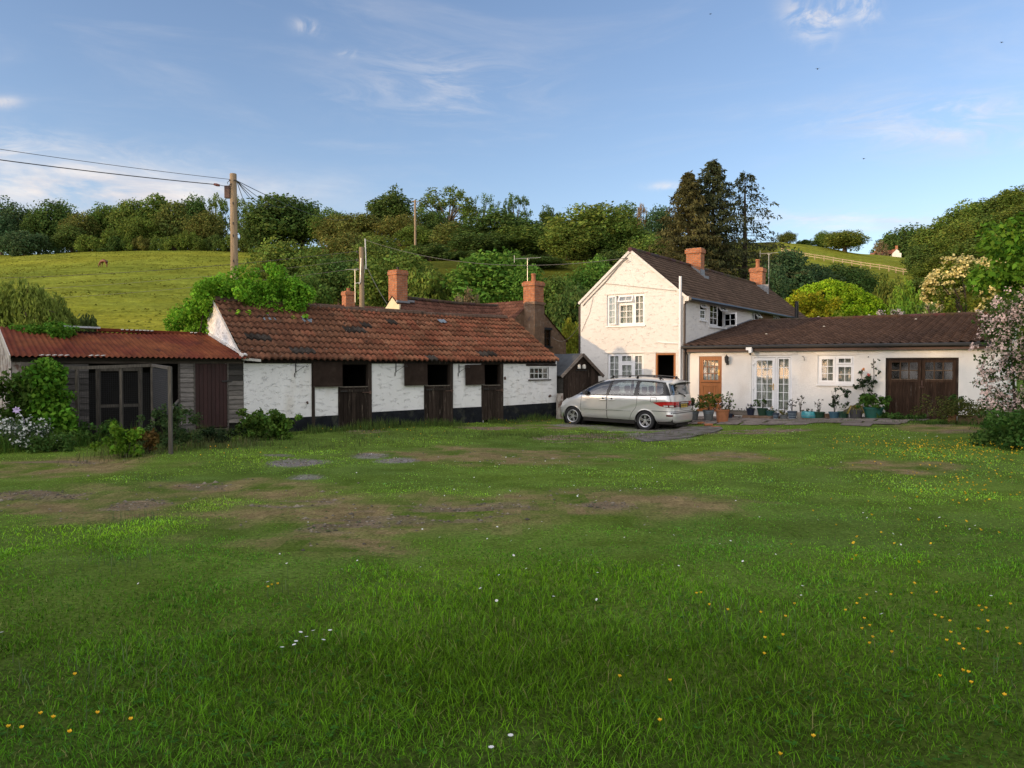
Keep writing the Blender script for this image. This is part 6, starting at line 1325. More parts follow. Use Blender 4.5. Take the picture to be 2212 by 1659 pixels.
def catmull(P, m):
    P = np.array(P); n = len(P); Q = []
    for i in range(n):
        p0, p1, p2, p3 = P[i - 1], P[i], P[(i + 1) % n], P[(i + 2) % n]
        for t in np.linspace(0, 1, 24, endpoint=False): Q.append(.5 * ((2 * p1) + (p2 - p0) * t + (2 * p0 - 5 * p1 + 4 * p2 - p3) * t * t + (-p0 + 3 * p1 - 3 * p2 + p3) * t ** 3))
    Q = np.array(Q + [Q[0]]); s = np.concatenate([[0], np.cumsum(np.linalg.norm(np.diff(Q, axis=0), axis=1))]); u = np.linspace(0, s[-1], m, endpoint=False)
    return np.stack([np.interp(u, s, Q[:, k]) for k in (0, 1)], 1)
OL = catmull(OUT, 300); tg = np.roll(OL, -2, 0) - np.roll(OL, 2, 0); tg /= np.linalg.norm(tg, axis=1, keepdims=True); IN = np.stack([tg[:, 1], -tg[:, 0]], 1)
if np.mean(np.sum(IN * (np.array([1.2, .9]) - OL), 1)) < 0: IN = -IN
YD, YY = np.array([0, .004, .014, .038, .08, .14, .22, .40, 2]), np.array([.36, .50, .63, .735, .81, .855, .878, .892, .892])
def th(x, z):
    t = 1 - .155 * np.clip((z - 1.02) / .7, 0, 1) ** 1.15; t = t * (1 - .12 * np.clip((x - 2.5) / 1.0, 0, 1) ** 2) * (1 - .05 * np.clip((-.4 - x) / .7, 0, 1) ** 2) * (1 - .07 * np.clip((.42 - z) / .22, 0, 1))
    zl = np.interp(x, [-1.1, -.4, 0, .5, 1.0, 1.6, 3], [.97, .96, .93, .80, .64, .60, .60]); return t + .016 * sstep(-.03, .03, z - zl) * (z < 1.1) * np.clip((x + 1.1) * 2, 0, 1) - .010 * (z < 1.1)
def ysurf(x, z):
    x = np.asarray(x, float); z = np.asarray(z, float); d = np.min(np.hypot(x[:, None] - OL[None, :, 0], z[:, None] - OL[None, :, 1]), 1)
    return np.interp(d, YD, YY) * th(x, z)
ARC = [(0, .30), (2.83, .30)]; AR = .395
G = [(2.82, 1.095), (2.5, 1.262), (2.2, 1.405), (1.85, 1.545), (1.45, 1.625), (1.0, 1.653), (.4, 1.662), (-.2, 1.652), (-.66, 1.612), (-.78, 1.40), (-.86, 1.19), (.3, 1.14), (1.5, 1.112)]
WIN = {'front': [(2.30, 1.125), (1.50, 1.135), (1.37, 1.60), (1.62, 1.57), (1.92, 1.475), (2.22, 1.345)], 'mid': [(1.37, 1.145), (.44, 1.165), (.36, 1.63), (.8, 1.628), (1.25, 1.612)], 'rear': [(.25, 1.22), (.2, 1.19), (-.50, 1.205), (-.62, 1.24), (-.60, 1.54), (-.54, 1.58), (.2, 1.61), (.25, 1.58)], 'quarter': [(2.68, 1.12), (2.40, 1.122), (2.37, 1.285)]}
DOOR = {'front_door': [(2.46, 1.105), (1.46, 1.11), (1.46, .30), (2.40, .28), (2.50, .60)], 'sliding_door': [(1.44, 1.112), (.30, 1.137), (.30, .95), (.34, .75), (.50, .55), (.60, .30), (1.44, .30)], 'fuel_flap': [(-.20, 1.10), (-.20, .975), (-.22, .955), (-.40, .965), (-.42, .985), (-.42, 1.09), (-.40, 1.105), (-.22, 1.115)]}
def inpoly(px_, py_, poly):
    c = np.zeros(len(px_), bool); n = len(poly)
    for i in range(n):
        x1, y1 = poly[i]; x2, y2 = poly[(i + 1) % n]
        if y1 == y2: continue
        k = (y1 > py_) != (y2 > py_); c ^= k & (px_ < (x2 - x1) * (py_ - y1) / (y2 - y1) + x1)
    return c
dl_ = .075; L1 = OL + IN * dl_
def dense(poly, s=.05):
    q = []
    for (a, b), (c, d) in zip(poly, poly[1:] + poly[:1]):
        n = max(1, int(math.hypot(c - a, d - b) / s))
        q += [(a + (c - a) * i / n, b + (d - b) * i / n) for i in range(n)]
    return q
verts, edges = [], []
def addloop(q):
    b = len(verts); verts.extend(Vector((float(a), float(c))) for a, c in q); edges.extend((b + i, b + (i + 1) % len(q)) for i in range(len(q)))
addloop(L1); addloop(dense(G))
for w in list(WIN.values()) + list(DOOR.values()): addloop(dense(w))
for ax_, az_ in ARC: addloop([(ax_ + AR * math.cos(t), az_ + AR * math.sin(t)) for t in np.linspace(0, 2 * math.pi, 48, endpoint=False)])
gx, gz_ = np.meshgrid(np.arange(-1.0, 3.5, .055), np.arange(.25, 1.7, .05)); gx = gx.ravel(); gz_ = gz_.ravel(); k = inpoly(gx, gz_, [tuple(p) for p in OL + IN * .09])
verts.extend(Vector((float(a), float(b))) for a, b in zip(gx[k], gz_[k]))
cv, ce, cf, *_ = delaunay_2d_cdt(verts, edges, [], 0, 1e-5)
cv = np.array([(v.x, v.y) for v in cv]); cf = np.array([f for f in cf if len(f) == 3]); cen = cv[cf].mean(1)
ins = inpoly(cen[:, 0], cen[:, 1], [tuple(p) for p in L1])
for a in ARC: ins &= np.hypot(cen[:, 0] - a[0], cen[:, 1] - a[1]) > AR
cf, cen = cf[ins], cen[ins]; cls = np.array(['body'] * len(cf), dtype=object)
cls[inpoly(cen[:, 0], cen[:, 1], G)] = 'pillar'
for k_, w in WIN.items(): cls[inpoly(cen[:, 0], cen[:, 1], w)] = k_
for k_, w in DOOR.items(): cls[inpoly(cen[:, 0], cen[:, 1], w)] = k_
cy_ = ysurf(cv[:, 0], cv[:, 1])
def trimesh(name, sel, side, m, parent, off=0.0, join=None):
    V = np.stack([cv[:, 0], side * (cy_ + off), cv[:, 1]], 1); f = cf[sel]; u, inv = np.unique(f, return_inverse=True); f = inv.reshape(-1, 3); V = V[u]
    a, b, c = V[f[:, 0]], V[f[:, 1]], V[f[:, 2]]; flip = np.cross(b - a, c - a)[:, 1] * side < 0; f[flip] = f[flip][:, ::-1]
    return obj(name, npmesh(name, V, f, k=3, smooth=True), m, parent)
# outer shell rings + left and right side skins in one body mesh
bm_ = MB(); rings = [(0, -1), (0, 0)]; nO = len(OL)
lv = [(d, y) for d, y in zip(YD[:5], YY[:5])]; lv[-1] = (dl_, None)
def ring(d, y, side):
    p = OL + IN * d; yy = (np.interp(d, YD, YY) if y is None else y) * th(p[:, 0], p[:, 1]); yy = ysurf(p[:, 0], p[:, 1]) if y is None else yy
    return np.stack([p[:, 0], side * yy, p[:, 1]], 1)
strips = [ring(*lv[j], -1) for j in range(len(lv) - 1, -1, -1)] + [np.stack([OL[:, 0], np.zeros(nO), OL[:, 1]], 1)] + [ring(*lv[j], 1) for j in range(len(lv))]
V = [np.concatenate(strips)]; i = np.arange(nO); Fq = []
for j in range(len(strips) - 1): Fq.append(np.stack([j * nO + i, j * nO + (i + 1) % nO, (j + 1) * nO + (i + 1) % nO, (j + 1) * nO + i], 1))
Fq = np.concatenate(Fq); c_ = V[0][Fq].mean(1); kp = np.ones(len(Fq), bool)
for a in ARC: kp &= ~((np.hypot(c_[:, 0] - a[0], c_[:, 2] - a[1]) < AR) & (np.abs(c_[:, 1]) > .55))
Fq = Fq[kp]; tri = np.concatenate([Fq[:, [0, 1, 2]], Fq[:, [0, 2, 3]]]); n0 = len(V[0]); T_ = [tri]
for side in (1, -1):
    f = cf[cls == 'body']; u, inv = np.unique(f, return_inverse=True); f = inv.reshape(-1, 3); P = np.stack([cv[u, 0], side * cy_[u], cv[u, 1]], 1); V.append(P); T_.append(f + n0 if side < 0 else f[:, ::-1] + n0); n0 += len(P)
me = npmesh('body', np.concatenate(V), np.concatenate(T_), k=3, smooth=True)
b2 = bmesh.new(); b2.from_mesh(me); bmesh.ops.remove_doubles(b2, verts=b2.verts, dist=.002); bmesh.ops.recalc_face_normals(b2, faces=b2.faces); b2.to_mesh(me); b2.free()
body = obj('body', me, m_silver, car)
def strip3(name, pts, w, m, parent, side=1, off=.003):
    """thin band lying on the side skin along pts (x,z)"""
    q = np.array(dense(list(pts), .04)[:-1] if False else pts, float); s = MB(); pr = None
    P = [];
    for (a, b), (c, d) in zip(q, q[1:]):
        n = max(1, int(math.hypot(c - a, d - b) / .05)); P += [(a + (c - a) * i / n, b + (d - b) * i / n) for i in range(n)]
    P.append(tuple(q[-1])); P = np.array(P); t = np.gradient(P, axis=0); t /= np.linalg.norm(t, axis=1, keepdims=True) + 1e-9; nn = np.stack([-t[:, 1], t[:, 0]], 1) * w / 2
    A, B_ = P + nn, P - nn; ya, yb = ysurf(A[:, 0], A[:, 1]) + off, ysurf(B_[:, 0], B_[:, 1]) + off
    for i in range(len(P) - 1): s.quad((A[i, 0], side * ya[i], A[i, 1]), (B_[i, 0], side * yb[i], B_[i, 1]), (B_[i + 1, 0], side * yb[i + 1], B_[i + 1, 1]), (A[i + 1, 0], side * ya[i + 1], A[i + 1, 1]))
    return s.build(name, m, parent, smooth=True)
for side in (1, -1):
    trimesh('pillar_trim', cls == 'pillar', side, m_trimblk, car)
    for k_ in ('front_door', 'sliding_door', 'fuel_flap'):
        d = trimesh(k_, cls == k_, side, m_silver, car); p = DOOR[k_]
        strip3('door_gap', p + p[:1] if k_ == 'fuel_flap' else p + p[:1], .011, m_trimblk, d, side)
        if k_ != 'fuel_flap':
            hx = 1.60 if k_ == 'front_door' else 1.26; h_ = MB(); yy = float(ysurf([hx], [.96])[0]) * side
            h_.tube([(hx + .12, yy, .955), (hx + .10, yy + side * .025, .958), (hx - .10, yy + side * .025, .962), (hx - .12, yy, .962)], .017, 7); h_.build('handle', m_silver, d, smooth=True)
            h_ = MB(); h_.lathe([(.045, 0), (.04, .004 * side), (0, .006 * side)], 12, (hx, yy + side * .001, .985), axis='y'); h_.build('handle_recess', m_trimblk, d)
    for k_ in WIN: trimesh('side_window', cls == k_, side, m_autoglass if k_ != 'quarter' else m_rearglass, car)
    strip3('side_moulding', [(2.48, .615), (.52, .635)], .030, m_silver, car, side, .012); strip3('moulding_gap', [(2.48, .597), (.53, .617)], .010, m_trimblk, car, side, .005)
    strip3('sill_trim', [(2.44, .245), (.42, .235)], .07, m_plastic, car, side, .004); strip3('belt_line', [(2.80, 1.098), (1.5, 1.116), (.3, 1.145), (-.86, 1.194)], .018, m_trimblk, car, side, .006)
    for ax_, az_ in ARC:
        A_ = [t for t in np.linspace(-.16 * math.pi, 1.16 * math.pi, 30)]; tb = MB(); pts = [(ax_ + (AR + .004) * math.cos(t), 0, az_ + (AR + .004) * math.sin(t)) for t in A_]; pts = [p for p in pts if p[2] > .215]
        yy = ysurf([p[0] for p in pts], [p[2] for p in pts]); tb.tube([(p[0], side * (float(y_) - .004), p[2]) for p, y_ in zip(pts, yy)], .020, 6); tb.build('arch_lip', m_silver, car, smooth=True)
        wl = MB(); n = 24; ring_ = [(ax_ + (AR + .01) * math.cos(t), az_ + (AR + .01) * math.sin(t)) for t in np.linspace(0, 2 * math.pi, n, endpoint=False)]
        wl.add([(a, side * .84, b) for a, b in ring_] + [(a, side * .45, b) for a, b in ring_], [(i, (i + 1) % n, n + (i + 1) % n, n + i) for i in range(n)] + [tuple(range(n, 2 * n))]); wl.build('wheel_arch', m_dark, car)
# wheels
def wheel_meshes():
    t = MB(); t.lathe([(.215, -.08), (.24, -.098), (.30, -.102), (.322, -.085), (.327, -.05), (.327, .05), (.322, .085), (.30, .102), (.24, .098), (.215, .08)], 36, axis='y'); tyre = t.build('wheel', m_rubber, car, smooth=True)
    r = MB(); r.lathe([(.222, .086), (.212, .093), (.196, .085), (.19, .03), (.19, -.07)], 32, axis='y'); r.lathe([(.05, .062), (.045, .075), (0, .078)], 14, axis='y')
    for i in range(5):
        a = math.pi / 2 + i * 2 * math.pi / 5
        for o_ in (-.145, .145):
            b = a + o_; c1, s1 = math.cos(a), math.sin(a); r.bar((.035 * math.cos(a + o_ * 3), .062, .035 * math.sin(a + o_ * 3)), (.20 * math.cos(b), .078, .20 * math.sin(b)), .021, .022, up=(0, 1, 0))
    rim = r.build('rim', m_alloy, tyre); k_ = MB(); k_.lathe([(0, .0), (.19, .0)], 24, axis='y'); k_.lathe([(.06, .005), (.13, .02), (.13, .028), (.06, .028)], 20, axis='y'); br = k_.build('brake', m_dark, tyre)
    return tyre
wh = wheel_meshes(); wh.location = (0, .775, .325)
for x, y, rz in ((2.83, .775, 0), (0, -.775, math.pi), (2.83, -.775, math.pi)):
    c = dup(wh, car); c.location = (x, y, .325); c.rotation_euler = (0, .35 * x, rz)
mb = MB(); mb.box(-.95, 3.3, -.44, .44, .16, .5); mb.box(.42, 2.42, -.80, .80, .19, .45); mb.box(-.95, -.42, -.78, .78, .24, .5); mb.build('underbody', m_dark, car)
# rear face fittings
zr_, xr_ = [], []
rk = OL[(OL[:, 0] < -.5) & (OL[:, 1] > .24) & (OL[:, 1] < 1.70)]; o_ = np.argsort(rk[:, 1]); rzs, rxs = rk[o_, 1], rk[o_, 0]
def rear(y, z, off=.006):
    """point on the rear skin at lateral path value y (y beyond .89 runs forward along the flank)"""
    s = 1 if y >= 0 else -1; a = abs(y)
    if a < .875: yb = a; d = float(np.interp(a, YY[:7], YD[:7]))
    else: d = float(np.interp(.875, YY[:7], YD[:7])) + (a - .875); yb = float(np.interp(d, YD, YY))
    x = float(np.interp(z, rzs, rxs)) + d; return (x - off * (a < .8), s * (yb * float(th(np.array([x]), np.array([z]))[0]) + off * (a > .6)), z)
def rpatch(name, ys, zl, zh, m, parent=None, off=.006, nz=4):
    s = MB(); ys = list(ys)
    for i in range(len(ys) - 1):
        for j in range(nz):
            P = []
            for a, t in ((i, j), (i + 1, j), (i + 1, j + 1), (i, j + 1)):
                z = zl(ys[a]) + (zh(ys[a]) - zl(ys[a])) * t / nz; P.append(rear(ys[a], z, off))
            s.quad(*P)
    return s.build(name, m, parent or car, smooth=True)
lin = lambda *p: (lambda y: float(np.interp(abs(y), [q[0] for q in p], [q[1] for q in p])))
rg_ = rpatch('rear_window', np.linspace(-.80, .80, 27), lin((0, 1.215), (.6, 1.21), (.80, 1.205)), lin((0, 1.60), (.6, 1.595), (.80, 1.575)), m_rearglass, nz=6)
for s in (1, -1):
    tl = rpatch('tail_light', s * np.linspace(.40, 1.34, 30), lin((.40, .82), (.85, .79), (1.10, .83), (1.34, .93)), lin((.40, .985), (.85, .985), (1.1, .972), (1.34, .94)), m_red)
    rpatch('lower_lens', s * np.linspace(.46, 1.02, 18), lin((.46, .824), (.85, .796), (1.02, .82)), lin((.46, .872), (.85, .872), (1.02, .868)), m_redd, tl, .009); rpatch('reversing_lens', s * np.linspace(.74, .98, 8), lin((0, .802), (.74, .806), (1.0, .822)), lin((0, .862), (1.3, .862)), m_clear, tl, .012)
    rpatch('reflector', s * np.linspace(.80, .94, 6), lin((0, .50), (2, .50)), lin((0, .56), (2, .56)), m_redd)
rpatch('tailgate_garnish', np.linspace(-.42, .42, 12), lin((0, .80), (.42, .82)), lin((0, .985), (.42, .985)), m_redd, off=.004)
pr = rpatch('plate_recess', np.linspace(-.36, .36, 10), lin((0, .77), (.36, .79)), lin((0, .925), (.36, .925)), m_trimblk, off=.008)
rpatch('tailgate_handle', np.linspace(-.33, .33, 8), lin((0, .925), (1, .925)), lin((0, .948), (1, .948)), m_silver, off=.026); rpatch('tailgate_lip', np.linspace(-.30, .30, 10), lin((0, .69), (.2, .70), (.30, .765)), lin((0, .775), (.30, .785)), m_silver, off=.02)
rpatch('bumper_seam', np.linspace(-1.42, 1.42, 50), lin((0, .655), (2, .655)), lin((0, .672), (2, .672)), m_trimblk, off=.004, nz=1); rpatch('bumper_shelf', np.linspace(-.84, .84, 24), lin((0, .60), (2, .60)), lin((0, .632), (2, .632)), m_plastic, off=.004, nz=1)
for s in (1, -1): strip3('tailgate_gap', [(-.83, 1.2), (-.88, .98)], .01, m_trimblk, car, s, .004)
np_ = rpatch('number_plate', np.linspace(-.26, .26, 6), lin((0, .785), (1, .785)), lin((0, .90), (1, .90)), m_plate, off=.016)
def text(name, s, size, loc, rot, m, parent, align='CENTER', ext=.001):
    cu = bpy.data.curves.new(name, 'FONT'); cu.body = s; cu.size = size; cu.align_x = align; cu.align_y = 'CENTER'; cu.extrude = ext; cu.materials.append(m)
    t = bpy.data.objects.new(name, cu); me = bpy.data.meshes.new_from_object(t); bpy.data.objects.remove(t); o = obj(name, me, m, parent); o.location = loc; o.rotation_euler = rot; return o
xp = rear(0, .843, .019)[0]; text('plate_lettering', 'KP54 AEU', .095, (xp - .001, 0, .843), (R(90), 0, R(-90)), m_black, np_)
e = MB(); e.lathe([(.035, 0), (.028, -.008), (.0, -.01)], 14, (rear(0, 1.085)[0], 0, 1.085), axis='y'); 
mb = MB(); xb = rear(0, 1.08)[0]; mb.tube([(xb - .012, .05 * math.cos(t), 1.085 + .034 * math.sin(t)) for t in np.linspace(0, 2 * math.pi, 17)], .006, 5); mb.tube([(xb - .012, -.045, 1.095), (xb - .014, 0, 1.098), (xb - .012, .045, 1.095)], .005, 5); mb.tube([(xb - .013, 0, 1.115), (xb - .013, 0, 1.055)], .005, 5); mb.build('tailgate_badge', m_alloy, car)
mb = MB(); a = rear(-.12, 1.17, .02); b = rear(.28, 1.26, .02); mb.bar(a, b, .022, .02); mb.lathe([(.035, -.02), (.03, .02)], 10, (a[0], a[1], a[2] - .02)); mb.build('wiper', m_trimblk, car)
mb = MB(); N_ = 9; P = []
for i in range(N_): y = -.66 + 1.32 * i / (N_ - 1); q_ = (y / .66) ** 2; P.append((-.70 + .02 * q_, y, 1.702 - .075 * q_)); P.append((-1.04 + .13 * q_, y, 1.662 - .075 * q_))
for i in range(N_ - 1):
    a, b, c, d = P[2 * i], P[2 * i + 1], P[2 * i + 3], P[2 * i + 2]; dn = lambda p, h: (p[0], p[1], p[2] - h)
    mb.quad(a, d, c, b); mb.quad(dn(b, .025), dn(c, .025), dn(d, .08), dn(a, .08)); mb.quad(b, c, dn(c, .025), dn(b, .025))
mb.quad(P[0], P[1], dn(P[1], .025), dn(P[0], .08)); mb.quad(P[-2], dn(P[-2], .08), dn(P[-1], .025), P[-1]); mb.build('spoiler', m_silver, car, smooth=True)
for s in (1, -1):
    mb = MB(); yr = .615 * s; mb.tube([(1.42, yr, 1.70), (1.30, yr, 1.765), (.9, yr, 1.800), (.2, yr, 1.803), (-.35, yr, 1.78), (-.52, yr, 1.70)], .017, 6); 
    for x in (1.34, .40, -.44): mb.bar((x + .04, yr, 1.70), (x - .0, yr, 1.79), .03, .07)
    mb.build('roof_rail', m_trimblk, car, smooth=True)
    mb = MB(); mb.box(2.22, 2.34, min(.84 * s, 1.04 * s), max(.84 * s, 1.04 * s), 1.10, 1.25); mb.build('door_mirror', m_plastic, car, bevel=.03)
    hl = MB(); pts = [(3.40, .72), (3.44, .77), (3.22, .925), (3.06, .975), (3.10, .93)]
    yy = ysurf([p[0] for p in pts], [p[1] for p in pts]) + .012; hl.add([(p[0], s * float(y_), p[1]) for p, y_ in zip(pts, yy)], [(0, 1, 2, 3, 4)]); hl.build('headlight', m_clear, car)
ws = MB()
for i in range(12):
    for j in range(8):
        def wp(t, v): x = 2.66 + (1.72 - 2.66) * t; z = float(np.interp(-x, -OL[(OL[:, 1] > 1.0)][::1, 0][np.argsort(-OL[(OL[:, 1] > 1.0)][:, 0])], OL[(OL[:, 1] > 1.0)][:, 1][np.argsort(-OL[(OL[:, 1] > 1.0)][:, 0])])); return (x, v * .70, z + .006 - .02 * abs(v) ** 3)
        ws.quad(wp(j / 8, -1 + i / 6), wp((j + 1) / 8, -1 + i / 6), wp((j + 1) / 8, -1 + (i + 1) / 6), wp(j / 8, -1 + (i + 1) / 6))
ws.build('windscreen', m_rearglass, car, smooth=True)
for x, ys in ((1.42, (.38, -.38)), (.55, (.52, 0, -.52)), (-.42, (.5, -.5))):
    for y in ys:
        mb = MB(); mb.box(x - .12, x + .02, y - .22, y + .22, .5, 1.16, j=.01); mb.box(x - .13, x - .02, y - .13, y + .13, 1.21, 1.42); mb.bar((x - .07, y - .05, 1.14), (x - .07, y - .05, 1.24), .015, .015); mb.bar((x - .07, y + .05, 1.14), (x - .07, y + .05, 1.24), .015, .015); mb.box(x, x + .45, y - .22, y + .22, .5, .72); mb.build('car_seat', m_seat, car, bevel=.035)
mb = MB(); mb.box(2.1, 2.75, -.7, .7, .6, 1.08); mb.tube([(1.98 + .06 * math.sin(t), -.36 + .18 * math.cos(t), 1.05 + .17 * math.sin(t)) for t in np.linspace(0, 2 * math.pi, 20)], .015, 5); mb.build('dashboard', m_seat, car, bevel=.03)

# ------------------------------------------------------------------ poles and wires
def upole(px, Y, ptop, w, label, zbase=None):
    X = at(px, Y); zb = zt(X, Y) if zbase is None else zbase; H = zpix(ptop, Y) - zb
    root = empty('utility_pole', (X, Y, zb), label, 'pole'); mb = MB(); mb.tube([(0, 0, -.3), (-.01, 0, H * .5), (-.03, 0, H - .02), (-.03, 0, H)], [w * .56, w * .52, w * .46, w * .42], 14); mb.build('shaft', m_pole, root, smooth=True); return root, H
P1, H1 = upole(509, 31, 378, .29, 'tall timber pole behind the ivy with a junction box near its top')
mb = MB(); mb.box(-.34, -.12, -.16, .0, H1 - 1.0, H1 - .50); mb.build('junction_box', m_fascia, P1, bevel=.02)
mb = MB(); mb.bar((-.14, -.16, H1 - .5), (-.05, -.14, H1 - .42), .03, .03); mb.bar((-.16, -.10, H1 - .28), (.13, -.10, H1 - .28), .05, .03); mb.tube([(-.2, -.12, H1 - .45), (-.22, -.14, H1 - .38), (-.1, -.15, H1 - .3)], .012, 5); mb.build('bracket', m_iron_black, P1)
for i, z in enumerate((H1 - 1.15, H1 - 1.95, H1 - 2.45, H1 - 3.45)): mb = MB(); mb.bar((.12, -.06, z), (.20, -.12, z), .02, .02); mb.bar((.0, -.14, z), (.02, -.17, z - .1), .04, .015); mb.build('step_iron', m_iron_black, P1)
P2, H2 = upole(783, 42, 535, .27, 'grey timber pole behind the stable carrying an aerial and insulators')
mb = MB(); mb.tube([(.22, 0, H2 - 1.2), (.19, 0, H2 + .0), (.18, 0, H2 + .45)], .035, 8); mb.build('conduit', m_alu, P2)
for i, py in enumerate((545, 563, 582)):
    z = zpix(py, 42) - P2.location.z; mb = MB(); mb.bar((-.12, 0, z - .06), (-.26, 0, z - .06), .03, .03); mb.lathe([(.03, z - .06), (.055, z - .02), (.05, z + .03), (.03, z + .06), (0, z + .07)], 8, (-.26, 0, 0)); mb.build('insulator', m_plastic, P2)
yagi(P2, (-.36, -.1, H2 - 3.0), (-.36, -.1, H2 - 1.22), (-1, -.15, -.05), 1.0, 5); mb = MB(); mb.bar((-.40, -.08, H2 - 1.98), (-.02, -.05, H2 - 1.9), .03, .03); mb.tube([(-.02, -.13, H2 - .6), (-.05, -.14, H2 - 1.5), (-.06, -.14, H2 - 1.9), (-.14, -.14, H2 - 2.02)], .03, 6); mb.build('aerial_bracket', m_alu, P2)
P3, H3 = upole(898, 152, 434, .42, 'far pole with a cross arm on the wooded slope')
mb = MB(); mb.bar((-.75, 0, H3 - .25), (.75, 0, H3 - .25), .12, .12); mb.build('cross_arm', m_pole, P3)
def wire(name, p, q, sag, r, label, m=None, cat='wire', group='overhead wires'):
    p = Vector(p); q = Vector(q); n = 24; pts = [p.lerp(q, i / n) - Vector((0, 0, sag * 4 * (i / n) * (1 - i / n))) for i in range(n + 1)]
    return tag(MB().tube([tuple(v) for v in pts], r, 5).build(name, m or m_wire), label, cat, group)
def P(px, py, Y): return (at(px, Y), Y, zpix(py, Y))
wire('overhead_wire', P(-330, 272, 24), P(500, 390, 30.8), .10, .010, 'thin upper wire running left from the tall timber pole'); wire('overhead_wire', P(-330, 300, 24), P(470, 401, 30.8), .10, .018, 'thick lower cable running left from the tall timber pole')
mb = MB(); a = Vector(P(466, 400.5, 30.7)); b = Vector(P(478, 403, 30.7)); mb.tube([a, (a + b) / 2, b], [.045, .06, .045], 8); tag(mb.build('cable_insulator', mat('brown_glaze', (.12, .035, .03), .3, .1, 5)), 'brown insulator on the thick cable just left of the pole top', 'insulator')
wire('overhead_wire', P(478, 402, 30.7), P(505, 405, 30.8), .02, .012, 'short cable tail from the insulator to the pole top')
for px, py, Y, s, l in ((768, 467, 150, 1.2, 'longest wire fanning right from the tall pole towards the far pole'), (628, 442, 120, .8, 'second wire fanning right from the tall pole'), (592, 445, 110, .6, 'third wire fanning right from the tall pole'), (572, 446, 90, .4, 'fourth wire fanning right from the tall pole'), (542, 452, 70, .3, 'steepest wire fanning right from the tall pole')):
    wire('overhead_wire', P(515, 393, 30.9), P(px, py, Y), s, .016, l)
for py0, py1, l in ((545, 604, 'top one of three wires crossing the pasture'), (563, 632, 'middle one of three wires crossing the pasture'), (582, 655, 'lowest one of three wires crossing the pasture')):
    wire('service_wire', P(771, py0 - 1, 42), P(-160, py1, 47), .35, .013 if py0 == 545 else .009, l, m_wire_pale if py0 != 545 else m_wire)
hw_ = Matrix.Translation(house.location) @ Matrix.Rotation(RZ_H, 4, 'Z')
wire('service_wire', P(789, 519, 42), hw_ @ Vector((2.2, -.08, 6.25)), .75, .011, 'wire from the aerial pole to the peak of the white gable', m_wire_pale)
wire('service_wire', P(795, 580, 41.8), P(842, 664, 37.5), .12, .014, 'wire dropping from the aerial pole to the old cottage gable', m_wire_pale)
wire('service_wire', hw_ @ Vector((-.02, -.03, 3.6)), P(1192, 727, 41.3), .45, .012, 'pale wire between the white house corner and the cottage wing window', m_wire_pale)

# ------------------------------------------------------------------ grazing horse
hx, hy, hz = hit(224, 577); horse = empty('horse', (hx, hy, hz), 'bay horse grazing alone on the sunlit pasture', 'horse', math.pi - .35)
HJ = [(-.62, 0, 1.30), (-.25, 0, 1.28), (.15, 0, 1.22), (.55, 0, 1.28), (.85, 0, 1.05), (1.08, 0, .72), (1.22, 0, .46), (1.30, 0, .22), (1.33, 0, .06)]; HRd = [.30, .33, .34, .29, .20, .15, .13, .085, .06]
Ej = [(i, i + 1) for i in range(8)]
def leg(root, pts, rr):
    b = len(HJ); HJ.extend(pts); HRd.extend(rr); Ej.append((root, b)); Ej.extend((b + i, b + i + 1) for i in range(len(pts) - 1))
for s in (.16, -.16):
    d = .10 * (s > 0)
    leg(0, [(-.66 - d, s, .95), (-.58 - d, s, .72), (-.78 - d, s * .9, .50), (-.74 - d, s * .9, .14), (-.68 - d, s * .9, .0)], [.19, .12, .075, .05, .06]); leg(3, [(.56 + d, s, .90), (.57 + d, s, .55), (.55 + d, s, .14), (.60 + d, s, .0)], [.13, .08, .045, .06])
me = bpy.data.meshes.new('horse_body'); me.from_pydata(HJ, Ej, []); ho = obj('body', me, None, horse); me.materials.append(mat('bay_coat', (.14, .042, .018), .5, .3, 2, tones=[((.04, .02, .014), .52, .62, 1.1)], spec=.3))
sk = ho.modifiers.new('skin', 'SKIN'); ho.modifiers.new('sub', 'SUBSURF').levels = 2; ho.modifiers['sub'].render_levels = 2; sk.use_smooth_shade = True
for v, r_0 in zip(me.skin_vertices[0].data, HRd): v.radius = (r_0, r_0)
me.skin_vertices[0].data[0].use_root = True
mb = MB()
for s in (-.06, .06): mb.tube([(1.06, s, .80), (1.02, s * 1.3, .93)], [.035, .006], 5)
mb.build('ear', ho.data.materials[0], horse); mb = MB(); mb.tube([(.62, 0, 1.5), (.84, 0, 1.22), (1.03, 0, .86)], [.04, .06, .04], 6); mb.build('mane', m_black, horse); mb = MB(); mb.tube([(-.90, 0, 1.38), (-1.02, 0, 1.1), (-1.02, 0, .6)], [.05, .07, .02], 6); mb.build('tail', m_black, horse)

